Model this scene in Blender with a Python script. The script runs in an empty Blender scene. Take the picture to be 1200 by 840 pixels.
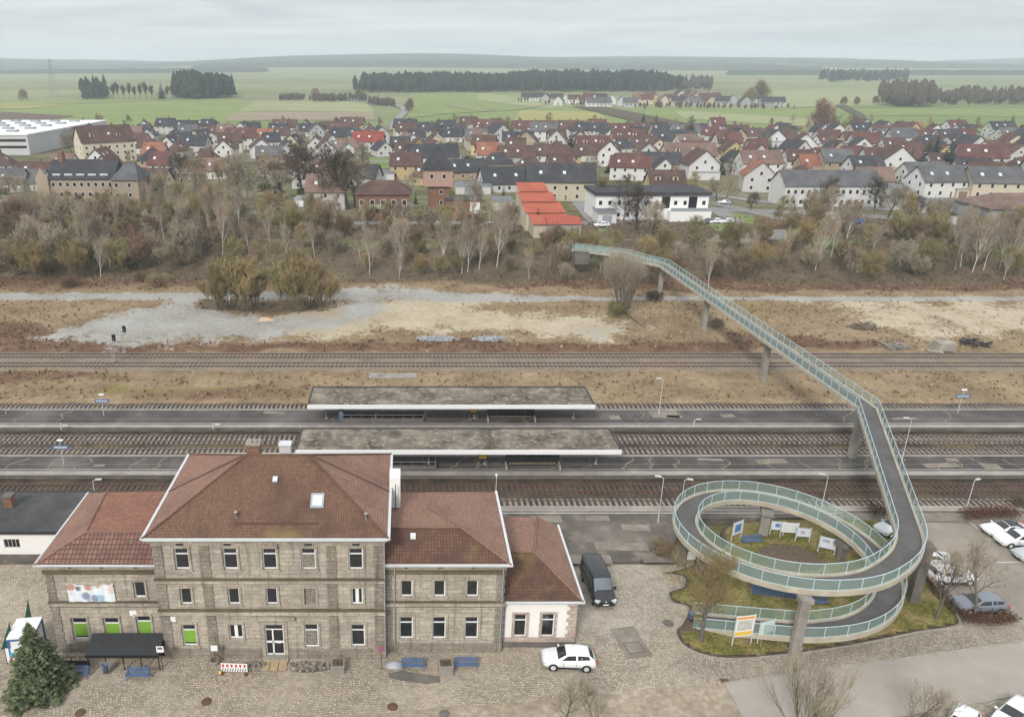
import bpy, math, random
import numpy as np
from mathutils import Vector, Matrix
R = math.radians
SC = bpy.context.scene
COL = SC.collection
rng = random.Random(7)

# ---------------------------------------------------------------- camera model of the photograph (1200 x 840 pixels)
FPX, PCX, PCY, YH, CH = 910.0, 475.0, 420.0, 79.0, 47.0
TILT = math.atan((PCY - YH) / FPX)
CS, SN = math.cos(TILT), math.sin(TILT)
def ray(x, y):
    u = (x - PCX) / FPX; v = (y - PCY) / FPX
    return u, CS - v * SN, -(SN + v * CS)
def gp(x, y, z=0.0):
    d = ray(x, y); k = (z - CH) / d[2]
    return d[0] * k, d[1] * k
def at(x, y, Y):
    d = ray(x, y); k = Y / d[1]
    return d[0] * k, CH + d[2] * k
def pj(X, Y, Z):
    z = Z - CH; w = Y * CS - z * SN; v = -(Y * SN + z * CS)
    return PCX + FPX * X / w, PCY + FPX * v / w

# ---------------------------------------------------------------- terrain height
TK = [(-400, 0), (170, 0), (182, 1.2), (198, 5.5), (620, 5.5), (900, 8), (1150, 12), (1700, 19), (2600, 24), (3300, 33), (4200, 58), (5000, 80), (6000, 94), (7000, 84), (9000, 80)]
TKX = np.array([a for a, b in TK], float); TKZ = np.array([b for a, b in TK], float)
def sn2(x, y, s=0):
    return (np.sin(x * 1.0 + 1.3 * s) * np.cos(y * 1.3 + s) + .5 * np.sin(2.1 * x + y * 1.7 + s * 2.2) + .25 * np.sin(4.3 * x - 3.1 * y + s))
def T(x, y):
    z = float(np.interp(y, TKX, TKZ))
    if y > 2600:
        z += min(1, (y - 2600) / 2000) * (19 * math.sin(x / 900 + 1) + 11 * math.sin(x / 410 + 2.2) + 3 * math.sin(x / 190))
    return z
def gpt(x, y):
    d = ray(x, y); Y = 40.0
    while Y < 9000:
        k = Y / d[1]
        if CH + d[2] * k <= T(d[0] * k, Y): break
        Y *= 1.004
    k = Y / d[1]
    return d[0] * k, Y, T(d[0] * k, Y)

# ---------------------------------------------------------------- mesh builder
class MB:
    def __init__(s): s.v = []; s.f = []; s.m = []; s.sm = []
    def add(s, vs, fs, m=0, smooth=False):
        o = len(s.v); s.v += [tuple(map(float, p)) for p in vs]
        for f in fs: s.f.append(tuple(i + o for i in f)); s.m.append(m); s.sm.append(smooth)
        return s
    def box(s, x0, y0, z0, x1, y1, z1, m=0):
        return s.add([(x0,y0,z0),(x1,y0,z0),(x1,y1,z0),(x0,y1,z0),(x0,y0,z1),(x1,y0,z1),(x1,y1,z1),(x0,y1,z1)],
            [(0,3,2,1),(4,5,6,7),(0,1,5,4),(1,2,6,5),(2,3,7,6),(3,0,4,7)], m)
    def obox(s, c, sx, sy, sz, a=0, m=0, tilt=0):
        ca, sa = math.cos(a), math.sin(a); vs = []
        for z in (-sz/2, sz/2):
            for x, y in ((-sx/2,-sy/2),(sx/2,-sy/2),(sx/2,sy/2),(-sx/2,sy/2)):
                xx, zz = x*math.cos(tilt)-z*math.sin(tilt), x*math.sin(tilt)+z*math.cos(tilt)
                vs.append((c[0]+xx*ca-y*sa, c[1]+xx*sa+y*ca, c[2]+zz))
        return s.add(vs, [(0,3,2,1),(4,5,6,7),(0,1,5,4),(1,2,6,5),(2,3,7,6),(3,0,4,7)], m)
    def prism(s, pts, z0, z1, m=0):
        a = sum(pts[i][0]*pts[(i+1)%len(pts)][1]-pts[(i+1)%len(pts)][0]*pts[i][1] for i in range(len(pts)))
        if a < 0: pts = pts[::-1]
        n = len(pts)
        return s.add([(x,y,z0) for x,y in pts]+[(x,y,z1) for x,y in pts],
            [tuple(range(n))[::-1], tuple(range(n,2*n))]+[(i,(i+1)%n,n+(i+1)%n,n+i) for i in range(n)], m)
    def sheet(s, pts, z, m=0):
        a = sum(pts[i][0]*pts[(i+1)%len(pts)][1]-pts[(i+1)%len(pts)][0]*pts[i][1] for i in range(len(pts)))
        if a < 0: pts = pts[::-1]
        return s.add([(x,y,z) for x,y in pts], [tuple(range(len(pts)))], m)
    def tube(s, p0, p1, r0, r1=None, n=6, m=0, caps=True, smooth=True):
        r1 = r0 if r1 is None else r1
        p0, p1 = Vector(p0), Vector(p1); d = p1 - p0
        if d.length < 1e-6: return s
        d.normalize(); a = d.cross(Vector((0,0,1)) if abs(d.z) < .95 else Vector((1,0,0))).normalized(); b = d.cross(a)
        vs = []
        for p, r in ((p0, r0), (p1, r1)):
            for i in range(n):
                t = 2*math.pi*i/n; vs.append(p + (a*math.cos(t)+b*math.sin(t))*r)
        s.add(vs, [(i,n+i,n+(i+1)%n,(i+1)%n) for i in range(n)], m, smooth)
        if caps: s.add(vs, [tuple(range(n)), tuple(range(n,2*n))[::-1]], m)
        return s
    def path(s, pts, r, n=5, m=0):
        for a, b in zip(pts[:-1], pts[1:]): s.tube(a, b, r, r, n, m, True)
        return s
    def lathe(s, c, prof, n=16, m=0, smooth=True):
        vs = [(c[0]+r*math.cos(2*math.pi*i/n), c[1]+r*math.sin(2*math.pi*i/n), c[2]+z) for r, z in prof for i in range(n)]
        fs = [(k*n+i, k*n+(i+1)%n, (k+1)*n+(i+1)%n, (k+1)*n+i) for k in range(len(prof)-1) for i in range(n)]
        return s.add(vs, fs, m, smooth)
    def quad(s, a, b, c, d, m=0): return s.add([a,b,c,d], [(0,1,2,3)], m)
    def tri(s, a, b, c, m=0): return s.add([a,b,c], [(0,1,2)], m)
    def mesh(s, name, mats, org=(0,0,0)):
        me = bpy.data.meshes.new(name)
        o = np.array(org, float)
        V = np.array(s.v, float).reshape(-1,3) - o
        me.from_pydata(V.tolist(), [], s.f)
        for mt in (mats if isinstance(mats, (list, tuple)) else [mats]): me.materials.append(mt)
        me.polygons.foreach_set('material_index', s.m)
        me.polygons.foreach_set('use_smooth', s.sm)
        autouv(me); me.update()
        return me
    def build(s, name, mats, parent=None, org=(0,0,0), **kw):
        return link(name, s.mesh(name, mats, org), parent, **kw)
def autouv(me):
    n = len(me.loops)
    if n == 0: return
    lv = np.empty(n, np.int32); me.loops.foreach_get('vertex_index', lv)
    co = np.empty(len(me.vertices)*3); me.vertices.foreach_get('co', co); co = co.reshape(-1,3)
    pn = np.empty(len(me.polygons)*3); me.polygons.foreach_get('normal', pn); pn = pn.reshape(-1,3)
    lt = np.empty(len(me.polygons), np.int32); me.polygons.foreach_get('loop_total', lt)
    N = np.repeat(pn, lt, axis=0); P = co[lv]
    flat = np.abs(N[:,2]) > .985
    t = np.stack([-N[:,1], N[:,0], np.zeros(n)], 1); t[flat] = (1,0,0)
    t /= np.maximum(np.linalg.norm(t, axis=1, keepdims=True), 1e-9)
    b = np.cross(N, t); b[flat] = (0,1,0)
    uv = np.stack([(P*t).sum(1), (P*b).sum(1)], 1)
    l = me.uv_layers.new(name='UVMap'); l.data.foreach_set('uv', uv.ravel())
def setp(o, label=None, cat=None, group=None, kind=None):
    if label: o['label'] = label
    if cat: o['category'] = cat
    if group: o['group'] = group
    if kind: o['kind'] = kind
    return o
def link(name, data, parent=None, loc=None, rz=0, **kw):
    o = bpy.data.objects.new(name, data); COL.objects.link(o)
    if parent is not None: o.parent = parent
    if loc is not None: o.location = loc
    if rz: o.rotation_euler = (0,0,rz)
    return setp(o, **kw)
def thing(name, label, cat, loc=(0,0,0), rz=0, group=None):
    o = link(name, None, None, loc, rz); o.empty_display_size = .2
    return setp(o, label, cat, group)
KIDS = {}
def dup(root, loc, rz=0, sc=None, label=None, group=None, swap=None):
    """copy of a thing with copies of its parts and sub-parts"""
    def cp(o, par):
        c = o.copy(); COL.objects.link(c)
        if par is not None: c.parent = par
        if swap and c.data is not None and c.data.name in swap: c.data = swap[c.data.name]
        for ch in o.children: cp(ch, c)
        return c
    r = cp(root, None); r.location = loc; r.rotation_euler = (0,0,rz)
    if sc is not None: r.scale = (sc,sc,sc) if not isinstance(sc, tuple) else sc
    if label: r['label'] = label
    if group: r['group'] = group
    return r
def inpoly(px, py, poly):
    """vectorised point in polygon"""
    px = np.asarray(px); py = np.asarray(py); ins = np.zeros(px.shape, bool); n = len(poly)
    for i in range(n):
        x0, y0 = poly[i]; x1, y1 = poly[(i+1)%n]
        if y0 == y1: continue
        c = ((y0 > py) != (y1 > py)) & (px < (x1-x0)*(py-y0)/(y1-y0)+x0)
        ins ^= c
    return ins
def polydist(px, py, poly):
    """signed distance, positive inside"""
    px = np.asarray(px, float); py = np.asarray(py, float); d = np.full(px.shape, 1e9); n = len(poly)
    for i in range(n):
        x0, y0 = poly[i]; x1, y1 = poly[(i+1)%n]; ex, ey = x1-x0, y1-y0
        t = np.clip(((px-x0)*ex+(py-y0)*ey)/max(ex*ex+ey*ey,1e-9), 0, 1)
        d = np.minimum(d, np.hypot(px-x0-t*ex, py-y0-t*ey))
    return np.where(inpoly(px, py, poly), d, -d)
def vnoise(x, y, sc, seed=0):
    """smooth value noise in -1..1"""
    x = np.asarray(x, float)/sc; y = np.asarray(y, float)/sc
    xi = np.floor(x).astype(np.int64); yi = np.floor(y).astype(np.int64); fx = x-xi; fy = y-yi
    fx = fx*fx*(3-2*fx); fy = fy*fy*(3-2*fy)
    def h(a, b):
        n = (a*374761393 + b*668265263 + seed*1442695041) & 0xffffffff
        n = ((n ^ (n >> 13))*1274126177) & 0xffffffff
        return ((n ^ (n >> 16)) & 0xffff)/32767.5-1
    return (h(xi,yi)*(1-fx)+h(xi+1,yi)*fx)*(1-fy)+(h(xi,yi+1)*(1-fx)+h(xi+1,yi+1)*fx)*fy
def fbm(x, y, sc, seed=0, o=4):
    r = 0; a = 1; t = 0
    for i in range(o): r = r + a*vnoise(x, y, sc/2**i, seed+i); t += a; a *= .55
    return r/t
HAZE_D, EXPO, DENOISE = 2.0e-4, 0.84, True
# ================================================================ materials
def nd(nt, typ, ins=None, **at_):
    n = nt.nodes.new('ShaderNode'+typ)
    for k, v in at_.items(): setattr(n, k, v)
    for k, v in (ins or {}).items():
        sck = n.inputs[k]
        if isinstance(v, bpy.types.NodeSocket): nt.links.new(v, sck)
        else: sck.default_value = v
    return n
def c4(c): return (c[0], c[1], c[2], 1)
class Mat:
    def __init__(s, name, rough=.85, spec=.3):
        s.m = bpy.data.materials.new(name); s.m.use_nodes = True; s.nt = s.m.node_tree
        s.b = s.nt.nodes['Principled BSDF']; s.b.inputs['Roughness'].default_value = rough
        s.b.inputs['Specular IOR Level'].default_value = spec
        s._uv = s._pos = s._obj = None
    def n(s, typ, ins=None, **k): return nd(s.nt, typ, ins, **k)
    @property
    def uv(s):
        if s._uv is None: s._uv = s.n('TexCoord').outputs['UV']
        return s._uv
    @property
    def pos(s):
        if s._pos is None: s._pos = s.n('NewGeometry').outputs['Position']
        return s._pos
    @property
    def rnd(s):
        if s._obj is None: s._obj = s.n('ObjectInfo').outputs['Random']
        return s._obj
    def noise(s, scale, det=5, vec=None, rough=.6, dist=0):
        return s.n('TexNoise', {'Vector': s.pos if vec is None else vec, 'Scale': scale, 'Detail': det, 'Roughness': rough, 'Distortion': dist}).outputs['Fac']
    def ramp(s, fac, stops, interp='LINEAR'):
        r = s.n('ValToRGB', {'Fac': fac}); e = r.color_ramp; e.interpolation = interp
        while len(e.elements) < len(stops): e.elements.new(.5)
        for i, (p, c) in enumerate(stops):
            e.elements[i].position = p; e.elements[i].color = c4(c) if not isinstance(c, (int, float)) else (c,c,c,1)
        return r.outputs['Color']
    def mix(s, fac, a, b, blend='MIX'):
        n = s.n('Mix', data_type='RGBA', blend_type=blend)
        for i, v in ((0, fac), (6, a), (7, b)):
            if isinstance(v, bpy.types.NodeSocket): s.nt.links.new(v, n.inputs[i])
            else: n.inputs[i].default_value = v if i == 0 else c4(v)
        return n.outputs[2]
    def math(s, op, a, b=0.5, clamp=False):
        n = s.n('Math', operation=op, use_clamp=clamp)
        for i, v in enumerate((a, b)):
            if isinstance(v, bpy.types.NodeSocket): s.nt.links.new(v, n.inputs[i])
            else: n.inputs[i].default_value = v
        return n.outputs[0]
    def step(s, fac, lo, hi):
        return s.n('MapRange', {'Value': fac, 'From Min': lo, 'From Max': hi}, interpolation_type='SMOOTHSTEP').outputs[0]
    def scalevec(s, vec, sc, rot=0):
        return s.n('Mapping', {'Vector': vec, 'Scale': sc, 'Rotation': (0,0,rot)}).outputs[0]
    def attr(s, name): return s.n('Attribute', attribute_name=name).outputs['Fac']
    def color(s, c):
        if isinstance(c, bpy.types.NodeSocket): s.nt.links.new(c, s.b.inputs['Base Color'])
        else: s.b.inputs['Base Color'].default_value = c4(c)
        return s
    def bump(s, h, dist=.05, strength=.6):
        n = s.n('Bump', {'Height': h, 'Distance': dist, 'Strength': strength}); s.nt.links.new(n.outputs[0], s.b.inputs['Normal']); return s
def mul(c, k): return tuple(min(1, a*k) for a in c)
def plain(name, c, rough=.7, spec=.3, var=.12, sc=1.5, metal=0, coord='pos'):
    m = Mat(name, rough, spec); m.b.inputs['Metallic'].default_value = metal
    n = m.noise(sc, 5, m.uv if coord == 'uv' else None)
    m.color(m.mix(n, mul(c, 1-var*1.6), mul(c, 1+var*1.6)))
    return m.m
def setcol(m, c, var=.15):
    """slight per-object hue variation"""
    return m.mix(m.rnd, mul(c, 1-var), mul(c, 1+var))
MT = {}
def stone_mat(name, c, bw=1.15, bh=.4, dirt=.5):
    m = Mat(name, .9, .2)
    bt = m.n('TexBrick', {'Vector': m.uv, 'Color1': c4(mul(c, .84)), 'Color2': c4(mul(c, 1.13)), 'Mortar': c4(mul(c, .5)), 'Scale': 1.0, 'Mortar Size': .016, 'Brick Width': bw, 'Row Height': bh, 'Bias': 0.0})
    n1 = m.noise(.55, 6); n2 = m.noise(5, 6)
    col = m.mix(m.step(n1, .42, .68), bt.outputs['Color'], mul(c, .5), 'MIX')
    colb = m.mix(.45, bt.outputs['Color'], col)
    col2 = m.mix(m.step(n2, .45, .75), colb, mul((.17,.125,.085), 1))
    col3 = m.mix(.55, colb, col2)
    hs_ = m.noise(1.0, 6, m.scalevec(m.uv, (.35, 5, 1)), .7); col3 = m.mix(m.math('MULTIPLY', m.step(hs_, .48, .7), .55), col3, mul(c, .42))
    # soot streaks running down
    st = m.noise(1.0, 5, m.scalevec(m.uv, (2.2, .16, 1)))
    col4 = m.mix(m.math('MULTIPLY', m.step(st, .5, .75), dirt), col3, (.075,.06,.045))
    m.color(col4); m.bump(bt.outputs['Fac'], .02, .5)
    return m.m
def tile_mat(name, c, cell=(.24, .34), moss=.35, mossc=(.22,.17,.06), dark=(.07,.04,.033), darkamt=.5, groove=.55):
    m = Mat(name, .85, .25)
    bt = m.n('TexBrick', {'Vector': m.uv, 'Color1': c4(mul(c, .8)), 'Color2': c4(mul(c, 1.22)), 'Mortar': c4(mul(c, groove)), 'Scale': 1.0, 'Mortar Size': .03, 'Brick Width': cell[0], 'Row Height': cell[1]}, offset=0.0)
    n1 = m.noise(.35, 5); n2 = m.noise(.22, 4, m.scalevec(m.pos, (1,1,1))); n3 = m.noise(7, 4)
    st = m.noise(1.0, 4, m.scalevec(m.uv, (1.1, .1, 1)))
    col = m.mix(m.math('MULTIPLY', m.step(n1, .42, .7), darkamt), bt.outputs['Color'], dark)
    col = m.mix(m.math('MULTIPLY', m.step(st, .5, .8), darkamt*.7), col, dark)
    col = m.mix(m.math('MULTIPLY', m.step(n2, .56, .74), moss), col, mossc)
    col = m.mix(m.math('MULTIPLY', n3, .35), col, mul(c, .6))
    m.color(col)
    w = m.n('TexWave', {'Vector': m.scalevec(m.uv, (1/cell[0], 0, 0)), 'Scale': .159*2}).outputs['Fac']
    m.bump(bt.outputs['Fac'], .03, .5)
    return m.m
def asphalt_mat(name, c, var=.2, patch=.5, light=None, sc=.12):
    m = Mat(name, .9, .2)
    n1 = m.noise(sc, 6); n2 = m.noise(9, 3); n3 = m.noise(sc*4, 6, rough=.7)
    col = m.ramp(n1, [(.3, mul(c, 1-var)), (.52, c), (.72, mul(c, 1+var*1.4))])
    col = m.mix(m.math('MULTIPLY', m.step(n3, .5, .7), patch), col, light or mul(c, 1.5))
    col = m.mix(m.math('MULTIPLY', n2, .35), col, mul(c, .45))
    m.color(col); m.bump(n2, .01, .4)
    return m.m
def sett_mat(name, c1, c2, mortar, bw, bh, rot=0, sc=.16):
    m = Mat(name, .88, .25)
    wob = m.n('VectorMath', {0: m.pos, 1: m.n('VectorMath', {0: m.n('TexNoise', {'Vector': m.pos, 'Scale': .5, 'Detail': 2}).outputs['Color'], 1: (.5,.5,.5)}, operation='SCALE').outputs[0]}, operation='ADD')
    wob.inputs[1].default_value = (0,0,0)
    bt = m.n('TexBrick', {'Vector': m.scalevec(wob.outputs[0], (1,1,1), rot), 'Color1': c4(mul(c1, .7)), 'Color2': c4(mul(c1, 1.35)), 'Mortar': c4(mortar), 'Scale': 1.0, 'Mortar Size': .028, 'Mortar Smooth': .3, 'Brick Width': bw, 'Row Height': bh})
    n1 = m.noise(sc, 6, rough=.65); n2 = m.noise(.9, 5)
    col = m.mix(m.math('MULTIPLY', m.step(n1, .4, .66), .75), bt.outputs['Color'], m.mix(.55, bt.outputs['Color'], c2))
    col = m.mix(m.math('MULTIPLY', m.step(n2, .5, .72), .45), col, mul(c1, .42))
    col = m.mix(m.math('MULTIPLY', m.noise(14, 2), .25), col, mul(c1, .4))
    m.color(col); m.bump(bt.outputs['Fac'], .03, .7)
    return m.m
def blend_ground(name, stops, sc, fine=6, tint=None, tintamt=.4):
    m = Mat(name, .95, .1)
    n1 = m.noise(sc, 8, rough=.65); n2 = m.noise(sc*fine, 5)
    f = m.math('ADD', m.math('MULTIPLY', n1, .6), m.math('MULTIPLY', n2, .4))
    col = m.ramp(f, stops)
    if tint: col = m.mix(m.math('MULTIPLY', m.step(m.noise(sc*.35, 5), .48, .66), tintamt), col, tint)
    m.color(col); m.bump(n2, .05, .5)
    return m.m
SANDSTONE = (.46,.405,.335)
MT['stone'] = stone_mat('sandstone', SANDSTONE)
MT['stone_trim'] = stone_mat('sandstone_trim', mul(SANDSTONE, .97), 1.4, .5, .6)
MT['stone_moss_shade'] = stone_mat('mossy_shadow_line_sandstone', (.15,.118,.075), 1.2, .5, .7)  # dark mossy stone, also used to paint shadow lines under the bands
MT['stone_rust'] = stone_mat('rusticated_stone', mul(SANDSTONE, .66), .5, .36, .7)
MT['plaster'] = plain('white_plaster', (.78,.76,.73), .85, .2, .06, .8)
MT['pink_stone'] = stone_mat('pale_pink_stone', (.55,.45,.38), .6, .35, .25)
MT['tile_main'] = tile_mat('red_brown_tiles', (.185,.104,.07), (.2,.26), .8, darkamt=.75)
MT['tile_pan'] = tile_mat('weathered_pantiles', (.23,.125,.098), (.34,.44), .1, groove=.12)
MT['tile_red'] = tile_mat('orange_red_tiles', (.3,.145,.1), (.3,.36), .1, darkamt=.2)
MT['tile_side'] = tile_mat('faded_red_tiles', (.31,.18,.135), (.2,.26), .15, darkamt=.35)
MT['tile_wing'] = tile_mat('mossy_red_tiles', (.14,.075,.05), (.26,.32), .9, darkamt=.9)
MT['gutter'] = plain('pale_painted_metal', (.55,.57,.58), .5, .4)
MT['white'] = plain('white_paint', (.78,.78,.77), .5, .4, .05)
MT['zinc'] = plain('grey_zinc', (.3,.32,.34), .5, .5)
MT['dark'] = plain('dark_metal', (.03,.032,.035), .5, .4)
MT['black'] = plain('black_rubber', (.015,.015,.016), .8, .2)
MT['blue'] = plain('blue_painted_steel', (.09,.14,.25), .5, .4)
MT['bluewhite'] = plain('pale_blue_paint', (.47,.56,.6), .45, .4)
MT['brick'] = stone_mat('red_brick', (.27,.145,.1), .5, .16, .15)
MT['concrete'] = asphalt_mat('weathered_concrete', (.3,.275,.24), .25, .35, (.42,.39,.34), .5)
MT['concrete_dark'] = asphalt_mat('dark_stained_shade_concrete', (.16,.145,.13), .3, .3, (.26,.24,.2), .5)
MT['beam'] = asphalt_mat('beige_concrete', (.47,.42,.33), .2, .45, (.24,.2,.15), .7)
MT['deck'] = asphalt_mat('grey_deck_asphalt', (.125,.118,.116), .2, .35, (.18,.17,.165), .5)
MT['bitumen'] = asphalt_mat('flat_roof_felt', (.17,.145,.115), .7, .85, (.4,.345,.26), .35)
MT['bitumen_dark'] = asphalt_mat('dark_roof_felt', (.075,.075,.075), .3, .3, (.14,.135,.13), .3)
MT['wood'] = plain('raw_timber', (.4,.3,.18), .8, .2, .25, 2)
MT['oldwood'] = plain('old_timber', (.2,.16,.12), .9, .1, .3, 2)
MT['yellow'] = plain('yellow_paint', (.7,.45,.05), .5, .4)
MT['redp'] = plain('red_paint', (.55,.06,.04), .5, .4)
MT['green_cloth'] = plain('dark_green_canvas', (.025,.085,.055), .8, .2)
MT['soil'] = blend_ground('dug_soil', [(.3,(.05,.038,.028)),(.5,(.09,.07,.05)),(.7,(.16,.13,.1))], .8)
MT['rust'] = plain('rusty_steel', (.12,.065,.045), .7, .3)
MT['rail'] = plain('rail_steel', (.13,.105,.095), .45, .5, .1); 
MT['sleeper'] = plain('concrete_sleepers', (.25,.215,.185), .9, .2, .35, .7)
MT['sleeper_wood'] = plain('wooden_sleepers', (.1,.078,.062), .9, .2, .3, .7)
def glass_mat(name, c, rough=.06):
    m = Mat(name, rough, .6); m.color(m.mix(m.noise(1.7, 3), mul(c, .6), mul(c, 1.6))); return m.m
MT['glass'] = glass_mat('dark_window_glass', (.018,.02,.023))
MT['carglass'] = glass_mat('tinted_car_glass', (.022,.025,.028), .04)
MT['skyglass'] = glass_mat('rooflight_glass', (.5,.53,.55), .1)
MT['green_blind'] = plain('lime_blind', (.2,.38,.05), .7, .2, .08)
MT['screen'] = None
m = Mat('perforated_concrete_screen', .9, .2)
v = m.n('TexVoronoi', {'Vector': m.scalevec(m.uv, (6.5,6.5,6.5)), 'Scale': 1.0, 'Randomness': .35}).outputs['Distance']
m.color(m.mix(m.step(v, .28, .36), (.02,.018,.017), (.27,.24,.2))); MT['screen'] = m.m
# mesh infill of the footbridge railing: green wire mesh, partly see-through
m = Mat('green_wire_mesh', .6, .3)
m.color(m.mix(m.noise(.8, 4), (.22,.37,.31), (.36,.5,.43)))
tr = m.n('BsdfTransparent'); mx = m.n('MixShader', {0: .36, 1: tr.outputs[0], 2: m.b.outputs[0]})
m.nt.links.new(mx.outputs[0], m.nt.nodes['Material Output'].inputs['Surface']); MT['wiremesh'] = m.m
# ground materials
MT['setts'] = sett_mat('stone_setts', (.42,.355,.28), (.54,.46,.36), (.17,.14,.105), .24, .19, .05)
MT['setts_diag'] = sett_mat('diagonal_setts', (.37,.32,.255), (.5,.43,.34), (.15,.125,.1), .22, .2, .78)
MT['pavers'] = sett_mat('light_pavers', (.44,.385,.315), (.56,.495,.41), (.2,.17,.13), .22, .17, .5)
MT['packed'] = blend_ground('packed_tan_gravel', [(.34,(.2,.155,.11)),(.5,(.3,.245,.185)),(.66,(.45,.38,.3))], .22, 8)
MT['road'] = asphalt_mat('grey_road_asphalt', (.37,.33,.29), .14, .3, (.43,.39,.34), .15)
MT['lot'] = asphalt_mat('car_park_asphalt', (.29,.25,.21), .2, .4, (.37,.325,.28), .2)
MT['plat'] = asphalt_mat('platform_asphalt', (.1,.09,.086), .55, .5, (.17,.15,.135), .1)
MT['houseplat'] = asphalt_mat('house_platform_asphalt', (.15,.13,.112), .5, .8, (.27,.235,.195), .13)
MT['edge'] = asphalt_mat('platform_edge_slab', (.33,.3,.265), .2, .3, None, .4)
MT['kerb'] = asphalt_mat('kerb_stone', (.36,.33,.28), .2, .3, None, .6)
MT['ballast'] = blend_ground('track_ballast', [(.3,(.03,.022,.017)),(.5,(.07,.053,.041)),(.7,(.15,.117,.092))], .35, 14, (.14,.11,.06), .6)
MT['ballast_far'] = blend_ground('old_track_ballast', [(.3,(.14,.11,.085)),(.5,(.2,.165,.13)),(.7,(.28,.235,.19))], .25, 12, (.24,.18,.1), .5)
MT['linewhite'] = plain('worn_white_line', (.55,.53,.5), .8, .2, .2, 2)
MT['patchtan'] = plain('tan_sealant', (.3,.23,.13), .9, .2, .25, 2)
MT['patchgrey'] = asphalt_mat('light_patch', (.24,.21,.175), .3, .4, None, .5)
m = Mat('grass_island', .95, .1)
n1 = m.noise(.35, 7, rough=.65); n2 = m.noise(3.5, 5); dirt = m.attr('dirt')
g = m.ramp(m.math('ADD', m.math('MULTIPLY', n1, .55), m.math('MULTIPLY', n2, .45)), [(.34,(.05,.05,.016)),(.45,(.115,.11,.03)),(.53,(.2,.165,.06)),(.6,(.29,.225,.12)),(.7,(.2,.14,.09))])
col = m.mix(m.step(m.math('ADD', dirt, m.math('MULTIPLY', m.math('SUBTRACT', n1, .5), 1.5)), .4, .6), g, m.ramp(n2, [(.3,(.075,.055,.04)),(.7,(.17,.13,.095))]))
m.color(col); m.bump(n2, .05, .6); MT['island'] = m.m
m = Mat('waste_ground', .95, .1)
n1 = m.noise(.12, 8, rough=.7); n2 = m.noise(1.1, 6, rough=.7); n3 = m.noise(6, 3)
ns = m.math('SUBTRACT', m.math('ADD', m.math('MULTIPLY', n1, .55), m.math('MULTIPLY', n2, .45)), .5)
f = m.math('ADD', m.math('ADD', ns, .5), m.math('MULTIPLY', m.math('SUBTRACT', n3, .5), .35))
tan_ = m.ramp(f, [(.3,(.1,.07,.042)),(.43,(.19,.137,.082)),(.55,(.285,.21,.13)),(.68,(.39,.31,.205))])
br = m.ramp(f, [(.3,(.055,.035,.024)),(.45,(.115,.066,.043)),(.58,(.185,.115,.075)),(.7,(.26,.185,.115))])
gv = m.ramp(f, [(.3,(.19,.165,.13)),(.44,(.275,.26,.23)),(.56,(.345,.335,.31)),(.7,(.44,.425,.39))])
sd = m.ramp(f, [(.3,(.24,.19,.125)),(.45,(.37,.305,.215)),(.6,(.48,.415,.31)),(.72,(.58,.53,.43))])
ms = m.ramp(f, [(.3,(.08,.07,.02)),(.5,(.17,.145,.045)),(.7,(.27,.215,.09))])
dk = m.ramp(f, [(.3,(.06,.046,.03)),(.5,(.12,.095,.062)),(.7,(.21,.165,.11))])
col = tan_
for a, c, w in (('moss', ms, 2.0), ('bramble', br, 2.2), ('sandy', sd, 3.2), ('gravel', gv, 3.2), ('dark', dk, 1.2)):
    k = m.step(m.math('ADD', m.attr(a), m.math('MULTIPLY', ns, w)), .36, .62)
    col = m.mix(k, col, c)
m.color(col); m.bump(m.math('ADD', n2, n3), .12, .6); MT['waste'] = m.m
# open country: meadows and gardens near, patchwork of fields further out
m = Mat('meadow_ground', .95, .05)
y = m.n('SeparateXYZ', {0: m.pos}).outputs['Y']
n1 = m.noise(.02, 7); n2 = m.noise(.2, 5)
town = m.ramp(m.math('ADD', m.math('MULTIPLY', n1, .5), m.math('MULTIPLY', n2, .5)), [(.36,(.07,.068,.035)),(.47,(.125,.125,.055)),(.55,(.19,.17,.12)),(.66,(.25,.225,.19))])
vo = m.n('TexVoronoi', {'Vector': m.scalevec(m.pos, (.0022,.0045,.001)), 'Scale': 1.0}, feature='F1').outputs['Color']
vs = m.n('SeparateColor', {0: vo}).outputs[0]
fld = m.ramp(vs, [(.0,(.15,.18,.085)),(.3,(.2,.22,.11)),(.5,(.27,.26,.15)),(.68,(.16,.19,.09)),(.82,(.21,.17,.125)),(1.,(.23,.25,.125))])
fld = m.mix(.3, fld, m.ramp(n1, [(.35,(.13,.16,.065)),(.65,(.27,.27,.14))]))
m.color(m.mix(m.step(y, 560, 680), town, fld)); MT['meadow'] = m.m
def field_mat(name, c, var=.16, sc=.012):
    m = Mat(name, .95, .05)
    a = m.noise(1.0, 6, m.scalevec(m.pos, (sc, sc*3, sc))); b = m.noise(sc*12, 4)
    m.color(m.mix(m.math('ADD', m.math('MULTIPLY', a, .7), m.math('MULTIPLY', b, .3)), mul(c, 1-2.4*var), mul(c, 1+2.4*var))); return m.m
FM = {k: field_mat(k+'_field', c) for k, c in dict(green=(.195,.235,.09), lush=(.165,.215,.08), pale=(.265,.28,.15), yellow=(.3,.28,.11), plough=(.135,.1,.08), stubble=(.27,.22,.155), dull=(.2,.22,.1), hedge=(.1,.085,.06)).items()}
MT['townroad'] = asphalt_mat('town_road', (.26,.25,.245), .15, .3, None, .1)
MT['forest'] = blend_ground('distant_woodland', [(.3,(.022,.03,.022)),(.5,(.04,.05,.035)),(.7,(.07,.075,.05))], .02, 5)
# ================================================================ ground, tracks, platforms
def struct(name, mb, mats, org=(0,0,0)): return mb.build(name, mats, None, org, kind='structure')
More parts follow.
